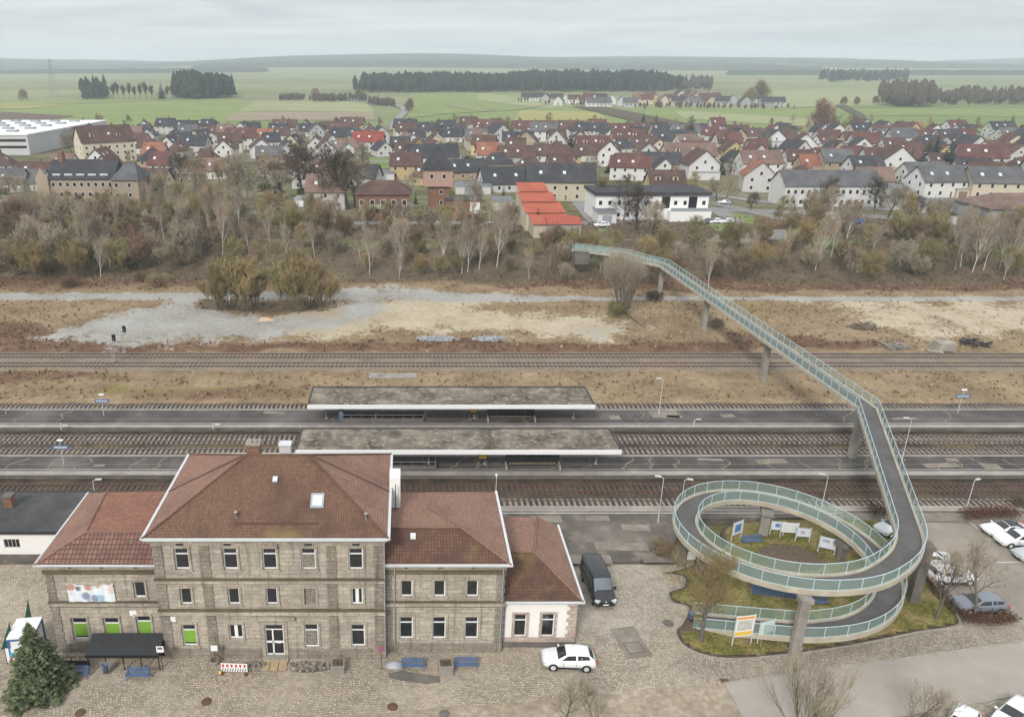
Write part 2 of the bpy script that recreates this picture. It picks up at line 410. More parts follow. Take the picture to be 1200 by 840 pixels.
# one terrain sheet to the horizon
ys = [-60,-20,20,60,100,140,170,174,178,182,186,190,194,198,204,215] + list(range(230,620,20)) + list(range(620,1760,20)) + list(range(1780,3000,60)) + list(range(3000,9001,100))
xs = [-9000,-7000,-5500,-4500]+list(range(-3800,-1000,200))+list(range(-1000,1400,50))+list(range(1400,4000,200))+[4500,5500,7000,9000,11000]
mb = MB(); nx = len(xs)
V = [(x, y, T(x, y) - (.6 if 35 < y < 175 else .03)) for y in ys for x in xs]
mb.add(V, [(j*nx+i, j*nx+i+1, (j+1)*nx+i+1, (j+1)*nx+i) for j in range(len(ys)-1) for i in range(nx-1)], 0, True)
struct('ground', mb, MT['meadow'])
def gsheet(name, pix, z, mat, thick=.5):
    pts = [gp(x, y, z) for x, y in pix]
    mb = MB(); mb.prism(pts, z-thick, z); return struct(name, mb, mat)
def smooth_poly(pts, n=6):
    out = []; L = len(pts)
    for i in range(L):
        p0, p1, p2, p3 = (np.array(pts[(i+k-1) % L], float) for k in range(4))
        for j in range(n):
            t = j/n; out.append(tuple(.5*((2*p1)+(-p0+p2)*t+(2*p0-5*p1+4*p2-p3)*t*t+(-p0+3*p1-3*p2+p3)*t**3)))
    return out
def wsheet(name, pts, z, mat, thick=.4):
    mb = MB(); mb.prism(pts, z-thick, z); return struct(name, mb, mat)
# forecourt
wsheet('forecourt', [(-75,30),(75,30),(75,66.2),(-75,66.2)], 0.0, MT['setts'])
pv = [gp(x, y) for x, y in ((672,648),(760,660),(790,690),(770,740),(800,775),(720,800),(640,800),(672,757))]
wsheet('paved_yard', [(14.9,54.6),(14.9,66.19)] + [gp(x, y) for x, y in ((772,661),(784,690),(778,712),(770,735),(760,752),(700,766),(672,760))], .004, MT['pavers'])
wsheet('gravel_strip', [gp(x, y) for x, y in ((-80,870),(-80,900),(900,880),(873,842),(850,801),(790,803),(700,812),(600,823),(480,832),(380,842),(300,858))], .008, MT['packed'])
wsheet('road', [gp(x, y) for x, y in ((849,800),(990,781),(1200,752),(1330,732),(1380,790),(1330,800),(1200,812),(1040,842),(1000,850),(875,850))], .012, MT['road'])
wsheet('pavement', [gp(x, y) for x, y in ((1040,843),(1200,814),(1330,802),(1500,840),(1200,900),(1050,880))], .014, MT['setts_diag'])
wsheet('verge_paving', [gp(x, y) for x, y in ((770,790),(800,768),(850,776),(930,769),(1010,757),(1080,740),(1130,738),(1200,733),(1330,715),(1330,731),(1200,750),(990,779),(849,798))], .010, MT['setts_diag'])
# kerb along road edge
mb = MB()
pp = [gp(x, y) for x, y in ((873,842),(849,800),(990,780.5),(1200,751.5),(1330,731.5))]
for a, b in zip(pp[:-1], pp[1:]):
    L = math.hypot(b[0]-a[0], b[1]-a[1]); mb.obox(((a[0]+b[0])/2,(a[1]+b[1])/2,.02), L, .14, .06, math.atan2(b[1]-a[1], b[0]-a[0]))
pp = [gp(x, y) for x, y in ((1040,842.5),(1200,813),(1330,801))]
for a, b in zip(pp[:-1], pp[1:]):
    L = math.hypot(b[0]-a[0], b[1]-a[1]); mb.obox(((a[0]+b[0])/2,(a[1]+b[1])/2,.03), L, .14, .12, math.atan2(b[1]-a[1], b[0]-a[0]))
struct('kerb', mb, MT['kerb'])
# car park
lot = [gp(x, y) for x, y in ((1082,607),(1112,603),(1128,612),(1135,616),(1210,640),(1420,650),(1400,712),(1200,733),(1193,727),(1130,733),(1085,690))]
wsheet('car_park', [(45.2,69.5),(46,74),(51,74),(80,73.5),(100,73.5),(100,50),gp(1330,716),gp(1200,733),gp(1150,735),gp(1128,732),(46.8,60)], .016, MT['lot'])
mb = MB()
for x0, y0, x1, y1 in ((1158,632,1200,632),(1168,659,1215,658),(1130,607,1150,622)):
    a, b = gp(x0,y0), gp(x1,y1); mb.obox(((a[0]+b[0])/2,(a[1]+b[1])/2,.019), math.hypot(b[0]-a[0],b[1]-a[1]), .1, .008, math.atan2(b[1]-a[1],b[0]-a[0]))
struct('parking_lines', mb, MT['linewhite'])
# grass island round the ramp
isl = smooth_poly([gp(x, y) for x, y in ((776,672),(806,664),(846,640),(848,618),(900,609),(1000,608),(1050,614),(1086,640),(1092,676),(1122,722),(1118,734),(1075,741),(1010,754),(930,766),(852,772),(806,760),(792,741),(800,730),(806,712),(788,706),(784,694),(800,688),(800,676))], 6)
ip = np.array(isl); gx = np.arange(ip[:,0].min(), ip[:,0].max(), .36); gy = np.arange(ip[:,1].min(), ip[:,1].max(), .36)
mb = MB(); mb.prism(isl, -.4, .05); o = struct('lawn_base', mb, MT['soil'])
GX, GY = np.meshgrid(gx, gy); D = polydist(GX, GY, isl)
mb = MB(); idx = -np.ones(GX.shape, int); vs = []; dirtv = []
soilc = [(gp(925,655), 3.6, 2.2), (gp(825,668), 1.6, 1.2), (gp(815,735), 2.2, 1.0), (gp(905,690), 2.4, 1.2), (gp(885,672),2.4,1.2)]
for j in range(GX.shape[0]):
    for i in range(GX.shape[1]):
        if D[j,i] > .05:
            x, y = GX[j,i], GY[j,i]; d = D[j,i]
            z = .06 + min(.22, max(0, d)*.25) + .05*float(vnoise(x, y, 1.5, 3))
            if d < 0: z = .03
            idx[j,i] = len(vs); vs.append((x,y,z))
            k = 0
            for (cx,cy), rx, ry in soilc: k = max(k, 1.15-.65*((x-cx)**2/rx**2+(y-cy)**2/ry**2))
            dirtv.append(max(0, min(1, k)) if d > .35 else .75)
fs = [(idx[j,i],idx[j,i+1],idx[j+1,i+1],idx[j+1,i]) for j in range(GX.shape[0]-1) for i in range(GX.shape[1]-1) if min(idx[j,i],idx[j,i+1],idx[j+1,i+1],idx[j+1,i]) >= 0]
mb.add(vs, fs, 0, True); me = mb.mesh('lawn', MT['island']); a = me.attributes.new('dirt', 'FLOAT', 'POINT'); a.data.foreach_set('value', dirtv)
link('lawn', me, kind='structure')
mb = MB()
for i in range(len(isl)):
    a, b = isl[i], isl[(i+1) % len(isl)]; L = math.hypot(b[0]-a[0], b[1]-a[1])
    if a[1] < 66: mb.obox(((a[0]+b[0])/2,(a[1]+b[1])/2,.02), L+.05, .13, .14, math.atan2(b[1]-a[1], b[0]-a[0]))
struct('lawn_kerb', mb, MT['kerb'])
# ---- house platform (z .3)
ZP = .45
mb = MB(); mb.prism([(-110,66.3),(23.5,66.3),(26.6,67.6),(29.5,71.5),(33,74.3),(49,74.5),(49,76.3),(-110,76.3)],-.5,.30); struct('house_platform', mb, MT['houseplat'])
mb = MB(); mb.box(-110,76.3,.2,130,76.7,ZP-.05); mb.box(-110,75.75,.30,130,76.3,.306); struct('house_platform_edge', mb, MT['edge'])
mb = MB(); mb.box(-110,75.3,.30,49,75.42,.312); struct('safety_line', mb, MT['linewhite'])
mb = MB(); mb.box(49,74.0,-.5,130,76.3,.15); struct('access_path', mb, MT['patchgrey'])
mb = MB()
for px, py, w, h in ((690,655,4.6,1.6),(728,640,5.5,1.5),(640,608,3.4,1.4),(700,607,2.6,1.0),(770,655,3.0,1.2),(757,650,2,.9),(745,618,3,1.2),(705,657,1.6,.8)):
    X, Y = gp(px, py, .3); mb.obox((X, Y, .304+.0023*w), w, h, .01, rng.uniform(-.06,.06))
struct('asphalt_patches', mb, MT['patchgrey'])
# ---- island platforms
for nm, y0, y1 in (('near', 83.85, 89.0), ('far', 97.2, 103.3)):
    mb = MB(); mb.box(-115,y0+.9,-.6,130,y1-.4,ZP); struct('island_platform', mb, MT['plat'])
    mb = MB(); mb.box(-115,y0,ZP-.13,130,y0+.9,ZP+.004); mb.box(-115,y1-.4,ZP-.13,130,y1,ZP+.004); struct('platform_edge', mb, MT['edge'])
    mb = MB(); mb.box(-115,y0+.16,-.6,130,y0+.9,ZP-.132); mb.box(-115,y1-.4,-.6,130,y1-.12,ZP-.132); struct('platform_wall', mb, MT['concrete_dark'])  # dark colour paints in the shadow below the edge slab
    mb = MB(); mb.box(-115,y0+1.25,ZP,130,y0+1.33,ZP+.006); struct('platform_line', mb, MT['linewhite'])
    mb = MB(); cr = random.Random(3 if nm == 'near' else 5)
    X = -60
    while X < 80:
        Y = y0+1.5; x = X; e = y1-.6; pts = []
        while Y < e:
            pts.append((x, Y)); Y += cr.uniform(.3,.7); x += cr.uniform(-.5,.9)
        if nm == 'near' or cr.random() < .4:
            for a, b in zip(pts[:-1], pts[1:]):
                mb.obox(((a[0]+b[0])/2,(a[1]+b[1])/2,ZP+.004), math.hypot(b[0]-a[0],b[1]-a[1])+.06, cr.uniform(.06,.16), .006, math.atan2(b[1]-a[1],b[0]-a[0]))
        X += cr.uniform(3,7)
    mb.box(-115,y0+2.6,ZP,130,y0+2.66,ZP+.0035)
    struct('sealed_cracks', mb, MT['patchtan'])
    mb = MB()
    for k in range(9):
        X = cr.uniform(-50,80); mb.obox((X, cr.uniform(y0+2,y1-1.2), ZP+.0025), cr.uniform(1.2,4.5), cr.uniform(.6,1.6), .004, cr.uniform(-.1,.1))
    struct('asphalt_repairs', mb, MT['patchgrey'])
# ---- ballast beds with tracks
def bed(y0, y1, z, mat):
    mb = MB(); n = 160
    rows = [(y0, z-.35), (y0+.5, z-.02), ((y0+y1)/2, z), (y1-.5, z-.02), (y1, z-.35)]
    vs = []
    for i in range(n+1):
        x = -130+i*(300/n)
        for k, (y, zz) in enumerate(rows): vs.append((x, y+.1*math.sin(x*1.7+k), zz+.03*math.sin(x*2.9+k*2)))
    mb.add(vs, [(i*5+k, (i+1)*5+k, (i+1)*5+k+1, i*5+k+1) for i in range(n) for k in range(4)], 0, True)
    struct('ballast', mb, mat)
bed(76.0, 84.6, -.22, MT['ballast']); bed(88.6, 97.8, -.22, MT['ballast']); bed(103.0, 107.4, -.22, MT['ballast']); 
TR = [(77.95,-.2,'beside the house platform','sleeper'),(81.5,-.2,'in front of the near island platform','sleeper_wood'),(90.95,-.2,'just behind the near canopy','sleeper'),(94.75,-.2,'in front of the far island platform','sleeper'),(105.2,-.2,'behind the far island platform','sleeper'),(122.3,.0,'through dry grass, nearer of two','sleeper'),(126.6,.0,'along the gravel yard, farther of two','sleeper')]
bed(120.2, 129.0, -.03, MT['ballast_far'])
railm = None
for k, (Y, z, where, sm) in enumerate(TR):
    t = thing('railway_track', 'straight railway track with rusty rails ' + where, 'railway track', (0, Y, z), 0, 'tracks through the station')
    for s in (-1, 1):
        mb = MB(); yy = s*.7525
        mb.box(-130, yy-.075, .02, 170, yy+.075, .045); mb.box(-130, yy-.015, .045, 170, yy+.015, .14); mb.box(-130, yy-.04, .14, 170, yy+.04, .185)
        mb.build('rail', MT['rail' if k in (0,2,3,4) else 'rust'], t)
    mb = MB(); x = -130; r = random.Random(k)
    while x < 170:
        mb.obox((x+r.uniform(-.03,.03), r.uniform(-.03,.03), -.02+r.uniform(-.012,.012)), .27, 2.55, .14, r.uniform(-.02,.02)); x += .68 if k < 5 else .72
    mb.build('sleepers', MT[sm], t, kind='stuff')
# ---- waste land and gravel yard behind the station
gx = np.arange(-150, 215.1, 1.25); gy = np.concatenate([np.arange(106.6, 176, 1.0), np.arange(176, 232, 1.6)])
GX, GY = np.meshgrid(gx, gy); TZ = np.interp(GY, TKX, TKZ)
z = GY*0; w = GY*CS-(TZ-CH)*SN; v = -(GY*SN+(TZ-CH)*CS)
PX = PCX+FPX*GX/w; PY = PCY+FPX*v/w
n1 = fbm(GX, GY, 22, 1); n2 = fbm(GX, GY, 7, 9); n3 = fbm(GX, GY*1.6, 12, 4)
wx = PX+30*n1+16*n2; wy = PY+6*n3+5*n2
def soft(poly, s=26, sy=1): 
    return np.clip(.5+polydist(wx, wy*2.2, [(a, b*2.2) for a, b in poly])/(2*s), 0, 1)
track = np.clip(1.3-np.abs(PY-np.interp(PX, [-300,0,250,420,560,700,1500], [349,348,347,346,349,350,350])-.8*n3)/np.interp(PX, [0,420,520,700,1200], [5,5.5,7,3.2,3.2]), 0, 1)
gravel = np.maximum(soft([(62,396),(112,372),(165,366),(232,352),(245,357),(300,372),(392,374),(425,352),(360,338),(425,338),(560,346),(470,352),(450,372),(360,388),(300,399),(140,402)]), track*.9)
gravel = np.maximum(gravel, .62*soft([(640,385),(752,377),(770,384),(700,394)]))
sandy = np.maximum(soft([(330,372),(400,356),(450,348),(600,345),(560,362),(640,372),(760,378),(720,394),(600,388),(470,384),(360,398)]), .7*soft([(960,352),(1240,350),(1260,392),(1100,398),(1000,382)]))
sandy = np.maximum(sandy, .55*soft([(940,352),(1000,352),(1010,368),(960,366)], 8))
bram = np.maximum.reduce([.75*soft([(-150,300),(180,300),(340,318),(400,335),(300,340),(-150,338)]), .8*soft([(-150,380),(60,378),(130,400),(300,402),(500,398),(900,400),(900,412),(-150,412)],9), .7*soft([(860,390),(1010,396),(1080,402),(1000,412),(860,412)],8), .55*soft([(-150,430),(90,432),(210,445),(-150,452)],8), .5*soft([(150,455),(360,450),(360,470),(150,470)],8), .75*soft([(600,300),(1300,300),(1300,342),(600,340)],8)])
moss = np.maximum.reduce([.5*soft([(110,446),(350,452),(360,466),(100,462)],9), .5*soft([(520,356),(640,352),(700,372),(560,374)]), .5*soft([(820,352),(900,352),(960,372),(860,376)]), .4*soft([(-100,352),(60,356),(100,366),(-100,372)])])
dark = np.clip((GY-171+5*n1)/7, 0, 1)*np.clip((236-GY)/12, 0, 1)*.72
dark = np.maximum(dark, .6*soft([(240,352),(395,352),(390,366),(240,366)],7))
Z = TZ+.05*n2+.16*np.clip(n3, -1, 1)*np.clip((gravel<.3)*1.0, 0, 1)*np.clip((GY-108)/3, 0, 1)
Z = np.where((GY > 119.0) & (GY < 130.0), -.28, Z)
Z = np.where(GY > 225, TZ-.02, Z+.02); Z[0,:] = -.5; Z[-1,:] = TZ[-1,:]-.2
nx = len(gx); ny = len(gy); mb = MB()
mb.add(np.stack([GX, GY, Z], -1).reshape(-1,3).tolist(), [(j*nx+i, j*nx+i+1, (j+1)*nx+i+1, (j+1)*nx+i) for j in range(ny-1) for i in range(nx-1)], 0, True)
me = mb.mesh('waste_ground', MT['waste'])
for nm, A in (('gravel', gravel), ('sandy', sandy), ('bramble', bram), ('moss', moss), ('dark', dark)):
    a = me.attributes.new(nm, 'FLOAT', 'POINT'); a.data.foreach_set('value', A.ravel().astype(np.float32))
link('waste_ground', me, kind='structure')
# dry grass and bramble tufts over the waste land: nobody could count them
def tufts(name, n, test, h, wd, mats, label, cat, seed, blades=4):
    r = random.Random(seed); mb = MB(); c = 0; tries = 0
    while c < n and tries < n*30:
        tries += 1
        j = r.randrange(ny-1); i = r.randrange(nx-1)
        p = test(j, i)
        if r.random() > p: continue
        x = gx[i]+r.uniform(0,1.25); y = gy[j]+r.uniform(0,1); zz = Z[j,i]-.05
        if 119.4 < y < 129.6 or y < 107.2: continue
        hh = h*r.uniform(.5,1.3); mi = r.randrange(len(mats))
        for b in range(blades):
            a = r.uniform(0, 6.28); l = r.uniform(.2,.9)*hh; ex, ey = math.cos(a)*l, math.sin(a)*l; ww = wd*r.uniform(.6,1.4)
            bx, by = r.uniform(-.3,.3)*hh, r.uniform(-.3,.3)*hh
            mb.tri((x+bx-ey/l*ww,y+by+ex/l*ww,zz),(x+bx+ey/l*ww,y+by-ex/l*ww,zz),(x+bx+ex,y+by+ey,zz+hh*r.uniform(.6,1)), mi)
        c += 1
    o = mb.build(name, mats, kind='stuff', label=label, cat=cat); return o
straw = [plain('straw_'+k, c, .95, .05, .3, 1) for k, c in (('pale', (.40,.30,.18)), ('tan', (.27,.185,.105)), ('brown', (.16,.1,.062)), ('olive', (.16,.14,.05)))]
bramm = [plain('bramble_'+k, c, .95, .05, .3, 1) for k, c in (('red', (.17,.1,.075)), ('brown', (.14,.1,.07)), ('rust', (.21,.125,.08)))]
tufts('dry_grass', 9000, lambda j, i: (1-min(1, gravel[j,i]*1.6))*(1-min(1, sandy[j,i]*1.25))*(1-dark[j,i])*(.25+.75*(n2[j,i] > -.1)), .5, .11, straw, 'dry straw-coloured grass over the waste ground between the far tracks and the trees', 'dry grass', 11)
tufts('bramble_undergrowth', 7000, lambda j, i: max(0, bram[j,i]-.25)*1.4*(1-min(1,gravel[j,i]*2))+.8*dark[j,i], .85, .1, bramm, 'reddish brown brambles and undergrowth around the gravel yard and below the trees', 'undergrowth', 12, 5)
# ================================================================ station building
SB = thing('station_building', 'long sandstone station building with hipped red-brown tile roofs and a white annex', 'station building', (-8, 53, 0))
SO = (-8, 53, 0)
def sp(mb, name, mats, parent=SB, **kw): return mb.build(name, mats, parent, SO, **kw)
def facade(mb, x0, x1, z0, z1, y, holes, depth=.24, m=0, mj=0, thick=.5):
    """south wall with real openings: holes = [(xa, xb, za, zb)]"""
    xs = sorted({x0, x1, *[h[0] for h in holes], *[h[1] for h in holes]}); zs = sorted({z0, z1, *[h[2] for h in holes], *[h[3] for h in holes]})
    for i in range(len(xs)-1):
        for j in range(len(zs)-1):
            cx, cz = (xs[i]+xs[i+1])/2, (zs[j]+zs[j+1])/2
            if any(h[0] < cx < h[1] and h[2] < cz < h[3] for h in holes): continue
            mb.quad((xs[i],y,zs[j]),(xs[i+1],y,zs[j]),(xs[i+1],y,zs[j+1]),(xs[i],y,zs[j+1]), m)
    for a, b, c, d in holes:
        mb.quad((a,y,c),(a,y,d),(a,y+depth,d),(a,y+depth,c), mj); mb.quad((b,y,d),(b,y,c),(b,y+depth,c),(b,y+depth,d), mj)
        mb.quad((a,y,d),(b,y,d),(b,y+depth,d),(a,y+depth,d), mj); mb.quad((a,y,c),(a,y+depth,c),(b,y+depth,c),(b,y,c), mj)
def window(h, y, style='plain', stone='stone_trim', parent=SB, brackets=False):
    a, b, c, d = h; w = b-a; yb = y+.2
    mb = MB(); t = .17
    mb.box(a-t,y-.1,c-.02,a-.004,y+.02,d+t); mb.box(b+.004,y-.1,c-.02,b+t,y+.02,d+t); mb.box(a-.004,y-.1,d+.004,b+.004,y+.02,d+t)
    if brackets: mb.box(a-.22,y-.06,d+t,b+.22,y+.02,d+t+.06); mb.box(a-.1,y-.04,c-.62,b+.1,y+.01,c-.14)
    wn = sp(mb, 'window', [MT[stone]], parent)
    mb = MB(); mb.box(a-.24,y-.13,c-.13,b+.24,y+.05,c-.004); sp(mb, 'sill', MT[stone], wn)
    if style == 'stone':
        mb = MB(); mb.quad((a,yb-.06,c),(b,yb-.06,c),(b,yb-.06,d),(a,yb-.06,d)); sp(mb, 'screen', MT['screen'], wn); return wn
    f = MB(); ft = .1
    f.box(a+.004,yb-.06,c+.004,a+ft,yb,d-.004); f.box(b-ft,yb-.06,c+.004,b-.004,yb,d-.004); f.box(a+ft,yb-.06,c+.004,b-ft,yb,c+ft); f.box(a+ft,yb-.06,d-ft,b-ft,yb,d-.004)
    tr = c+(d-c)*.7
    if style in ('plain','green','upper','halfstone'): f.box(a+ft,yb-.065,tr-.05,b-ft,yb-.005,tr+.05)
    if style == 'double': f.box((a+b)/2-.14,yb-.07,c+ft,(a+b)/2+.14,yb-.01,d-ft)
    sp(f, 'frame', MT['white'], wn)
    g = MB(); g.quad((a,yb-.01,c),(b,yb-.01,c),(b,yb-.01,d),(a,yb-.01,d)); sp(g, 'pane', MT['glass'], wn)
    if style == 'green': g = MB(); g.box(a+ft,yb-.035,c+(d-c)*.12,b-ft,yb-.025,tr-.05); sp(g, 'blind', MT['green_blind'], wn)
    if style == 'halfstone': g = MB(); g.box(a+ft,yb-.04,c+ft,b-ft,yb-.03,tr-.05); sp(g, 'screen', MT['screen'], wn)
    return wn
FY = 53.0
def H(px, pw, y0, y1, Y=FY):
    X, z1 = at(px, y0, Y); _, z0 = at(px, y1, Y); X2 = at(px+pw, (y0+y1)/2, Y)[0]; X0 = at(px, (y0+y1)/2, Y)[0]
    hw = (X2-X0)/2; return (X0-hw, X0+hw, z0, z1)
# --- main block
mx0, mx1, my1 = -20.3, -1.8, 66.4
mz = 11.95
top = [(213,'plain'),(270,'plain'),(316,'plain'),(361.5,'halfstone'),(417,'plain')]
hs = []; wl = []
for px, st in top: h = H(px, 17, 642, 667); hs.append(h); wl.append((h, st, True))
for px, st in ((218,'open'),(274,'open'),(318.5,'open'),(363.5,'stone'),(418.5,'double')): h = H(px, 13.5, 688.5, 708); hs.append(h); wl.append((h, st, False))
for px, st, a, b in ((222,'green',731,756.5),(276.5,'double',731,748),(365,'halfstone',730.5,758),(419.5,'plain',731,757)):
    h = H(px, 16.5, a, b); hs.append(h); wl.append((h, st, True))
door = H(322, 22, 731, 766); door = (door[0], door[1], .25, door[3]); hs.append(door)
zb1 = at(316, 680, FY)[1]; zb2 = at(316, 716, FY)[1]
mb = MB(); facade(mb, mx0, mx1, 0, mz, FY, hs, mj=1)
mb.quad((mx0,my1,0),(mx0,FY,0),(mx0,FY,mz),(mx0,my1,mz)); mb.quad((mx1,FY,0),(mx1,my1,0),(mx1,my1,mz),(mx1,FY,mz)); mb.quad((mx1,my1,0),(mx0,my1,0),(mx0,my1,mz),(mx1,my1,mz))
sp(mb, 'wall', [MT['stone'], MT['stone_trim']])
for h, st, br in wl: window(h, FY, st, brackets=br)
# bands, plinth, pilasters
mb = MB()
for z, hgt, p in ((zb1,.34,.24),(zb2,.42,.3)):
    mb.box(mx0-.12,FY-p,z-hgt/2,mx1+.12,FY-.004,z+hgt/2); cs_ = MB(); cs_.box(mx0-.16,FY-p-.07,z+hgt/2+.002,mx1+.16,FY-.004,z+hgt/2+.08); cs_.box(mx0-.06,FY-.05,z-hgt/2-.16,mx1+.06,FY-.004,z-hgt/2-.002); sp(cs_, 'band_coping_shade_line', MT['stone_moss_shade'])  # mossy coping on top; the dark strip below is a painted shadow line
mb.box(mx0-.2,FY-.26,mz-.45,mx1+.2,FY-.004,mz-.12); mb.box(mx0-.12,FY-.13,mz-.75,mx1+.12,FY-.004,mz-.45)
sp(mb, 'cornice', MT['stone_trim'])
mb = MB(); mb.box(mx0-.1,FY-.14,0,door[0]-.35,FY-.004,.95); mb.box(door[1]+.35,FY-.14,0,mx1+.1,FY-.004,.95); sp(mb, 'plinth', MT['stone_rust'])
for px in (mx0+.35, at(245,700,FY)[0], at(390,700,FY)[0], mx1-.35):
    lv = sorted((zb1, zb2)); k = 0
    for za, zc in ((.95, lv[0]-.28), (lv[0]+.3, lv[1]-.3), (lv[1]+.3, mz-.8)):
        mb = MB(); z = za; mb.box(px-.33,FY-.03,za,px+.33,FY-.004,zc)
        while z < zc-.05:
            hh = min(.42, zc-z); w = .36 if k % 2 else .42; mb.box(px-w,FY-.075-(.02 if k % 2 else 0),z,px+w,FY-.031,z+hh-.035); z += .42; k += 1
        sp(mb, 'pilaster', MT['stone_rust'])
# attic vents and medallion
mb = MB()
for px in (210,266,361,417): X = at(px,631,FY)[0]; mb.box(X-.3,FY-.15,mz-.71,X+.3,FY-.131,mz-.5)
sp(mb, 'attic_vent', MT['dark'])
mb = MB(); X = at(316,634,FY)[0]; mb.box(X-.6,FY-.3,mz-.9,X+.6,FY-.262,mz-.06)
for i in range(16):
    t = 2*math.pi*i/16; mb.obox((X+.28*math.cos(t),FY-.32,mz-.48+.28*math.sin(t)), .13, .06, .13)
sp(mb, 'medallion', MT['stone_trim'])
# door
dr = MB(); a,b,c,d = door; t = .3
dr.box(a-t,FY-.12,c,a-.004,FY+.02,d+t); dr.box(b+.004,FY-.12,c,b+t,FY+.02,d+t); dr.box(a-.004,FY-.12,d+.004,b+.004,FY+.02,d+t); dr.box(a-1.0,FY-.42,d+t+.35,b+1.0,FY-.004,d+t+.55); dr.box(a-.8,FY-.3,d+t+.2,b+.8,FY-.004,d+t+.35)
dw = sp(dr, 'entrance_door', MT['stone_trim'])
f = MB(); y = FY+.14; xm = a+(b-a)*.4; zt = d-.55
for bx in ((a+.004,c,a+.09,d),(b-.09,c,b-.004,d),(a+.09,d-.08,b-.09,d-.004),(a+.09,zt-.09,b-.09,zt),(xm-.06,c,xm+.06,zt-.09),(a+.09,c,b-.09,c+.1),(a+.09,c+(zt-c)*.46,b-.09,c+(zt-c)*.53)):
    f.box(bx[0],y-.06,bx[1],bx[2],y,bx[3])
sp(f, 'frame', MT['white'], dw); g = MB(); g.quad((a,y-.02,c),(b,y-.02,c),(b,y-.02,d),(a,y-.02,d)); sp(g, 'pane', MT['glass'], dw)
g = MB(); g.box(b-.62,y-.035,c+1.15,b-.3,y-.025,c+1.4); sp(g, 'notice', MT['white'], dw)
g = MB(); g.tube((xm+.12,y-.12,c+.9),(xm+.12,y-.12,c+1.25),.018); sp(g, 'handle', MT['zinc'], dw)
mb = MB(); mb.box(a-.35,FY-.75,0,b+.35,FY-.15,.16); mb.box(a-.1,FY-.5,.16,b+.1,FY+.2,.245); sp(mb, 'step', MT['concrete'])
# main roof
def roof(faces, eave, name, mat, und=True, parent=SB):
    mb = MB()
    for f in faces: mb.add(f, [tuple(range(len(f)))])
    sp_ = sp(mb, name, mat, parent)
    return sp_
def edge_gutter(pts, z, w=.17, h=.16, name='gutter'):
    mb = MB()
    for a_, b_ in zip(pts[:-1], pts[1:]):
        L = math.hypot(b_[0]-a_[0], b_[1]-a_[1]); mb.obox(((a_[0]+b_[0])/2,(a_[1]+b_[1])/2,z), L+w, w, h, math.atan2(b_[1]-a_[1], b_[0]-a_[0]))
    sp(mb, name, MT['gutter'])
E0 = (-20.85,-1.3,52.45,66.85); ez = 12.1; ym = 59.7
rxa, rz = at(289,533,ym); rxb, _ = at(362,533,ym)
FL,FR,BR,BL = (E0[0],E0[2],ez),(E0[1],E0[2],ez),(E0[1],E0[3],ez),(E0[0],E0[3],ez); PA,PB = (rxa,ym,rz),(rxb,ym,rz)
mb = MB(); mb.add([FL,FR,PB,PA],[(0,1,2,3)],0); mb.add([FR,BR,PB],[(0,1,2)],1); mb.add([BL,FL,PA],[(0,1,2)],1); mb.add([BR,BL,PA,PB],[(0,1,2,3)],1)
mb.add([FL,FR,BR,BL],[(3,2,1,0)],0)
rf = sp(mb, 'roof', [MT['tile_main'], MT['tile_side']])
edge_gutter([BL[:2],FL[:2]], ez+.02, .22, .13); edge_gutter([FR[:2],BR[:2]], ez+.02, .22, .13); edge_gutter([(E0[0]+.2,E0[2]-.05),(E0[1]-.2,E0[2]-.05)], ez-.02, .2, .17); edge_gutter([BR[:2],BL[:2]], ez+.02, .2, .14)
mb = MB(); mb.box(E0[0]+.25,E0[2]+.2,ez-.22,E0[1]-.25,E0[3]-.2,ez-.02); sp(mb, 'soffit', MT['gutter'])
mb = MB()
for a_, b_ in ((FL,PA),(FR,PB),(BL,PA),(BR,PB),(PA,PB)): mb.tube((a_[0],a_[1],a_[2]+.03),(b_[0],b_[1],b_[2]+.03),.1,.1,6)
sp(mb, 'ridge_tiles', MT['tile_main'], rf)
for s, P in ((E0[0], PA), (E0[1], PB)):
    mb = MB(); mb.tube((s+(.1 if s < -10 else -.1),ym,ez+.12),(P[0],ym,P[2]+.12),.05,.05,6); sp(mb, 'roof_conductor', MT['rust'], rf)
def on_main(px, py):   # point on the front slope
    k = (rz-ez)/(ym-E0[2]); d = ray(px, py); t = (ez-CH-k*E0[2])/(d[2]-k*d[1]); return d[0]*t, d[1]*t, CH+d[2]*t
slope = math.atan2(rz-ez, ym-E0[2])
def skylight(px, py, w, h, mat='skyglass'):
    x,y,z = on_main(px,py); mb = MB(); ca, sa = math.cos(slope), math.sin(slope)
    def P(u, v, n): return (x+u, y+v*ca-n*sa, z+v*sa+n*ca)
    vs = [P(u,v,n) for n in (0,.14) for u,v in ((-w,-h),(w,-h),(w,h),(-w,h))]
    mb.add(vs, [(4,5,6,7),(0,1,5,4),(1,2,6,5),(2,3,7,6),(3,0,4,7)]); fr = sp(mb, 'skylight', MT['zinc'], rf)
    mb = MB(); k = .72; mb.add([P(u*k,v*k,.146) for u,v in ((-w,-h),(w,-h),(w,h),(-w,h))], [(0,1,2,3)]); mb.build('skylight_pane', MT[mat], rf, SO)
skylight(372, 587, .55, .7); skylight(322.5, 562, .22, .3)
for px, py in ((277,606),(429,608)):
    x,y,z = on_main(px,py); mb = MB(); mb.lathe((x,y,z-.1),[(.1,0),(.09,.55),(.16,.56),(.16,.64),(.0,.7)],10); sp(mb, 'roof_vent', MT['kerb'], rf)
mb = MB(); x,y,z = on_main(275,614); x2 = on_main(372,614)[0]; mb.box(x,y-.03,z,x2,y+.03,z+.16); sp(mb, 'snow_guard', MT['rust'], rf)
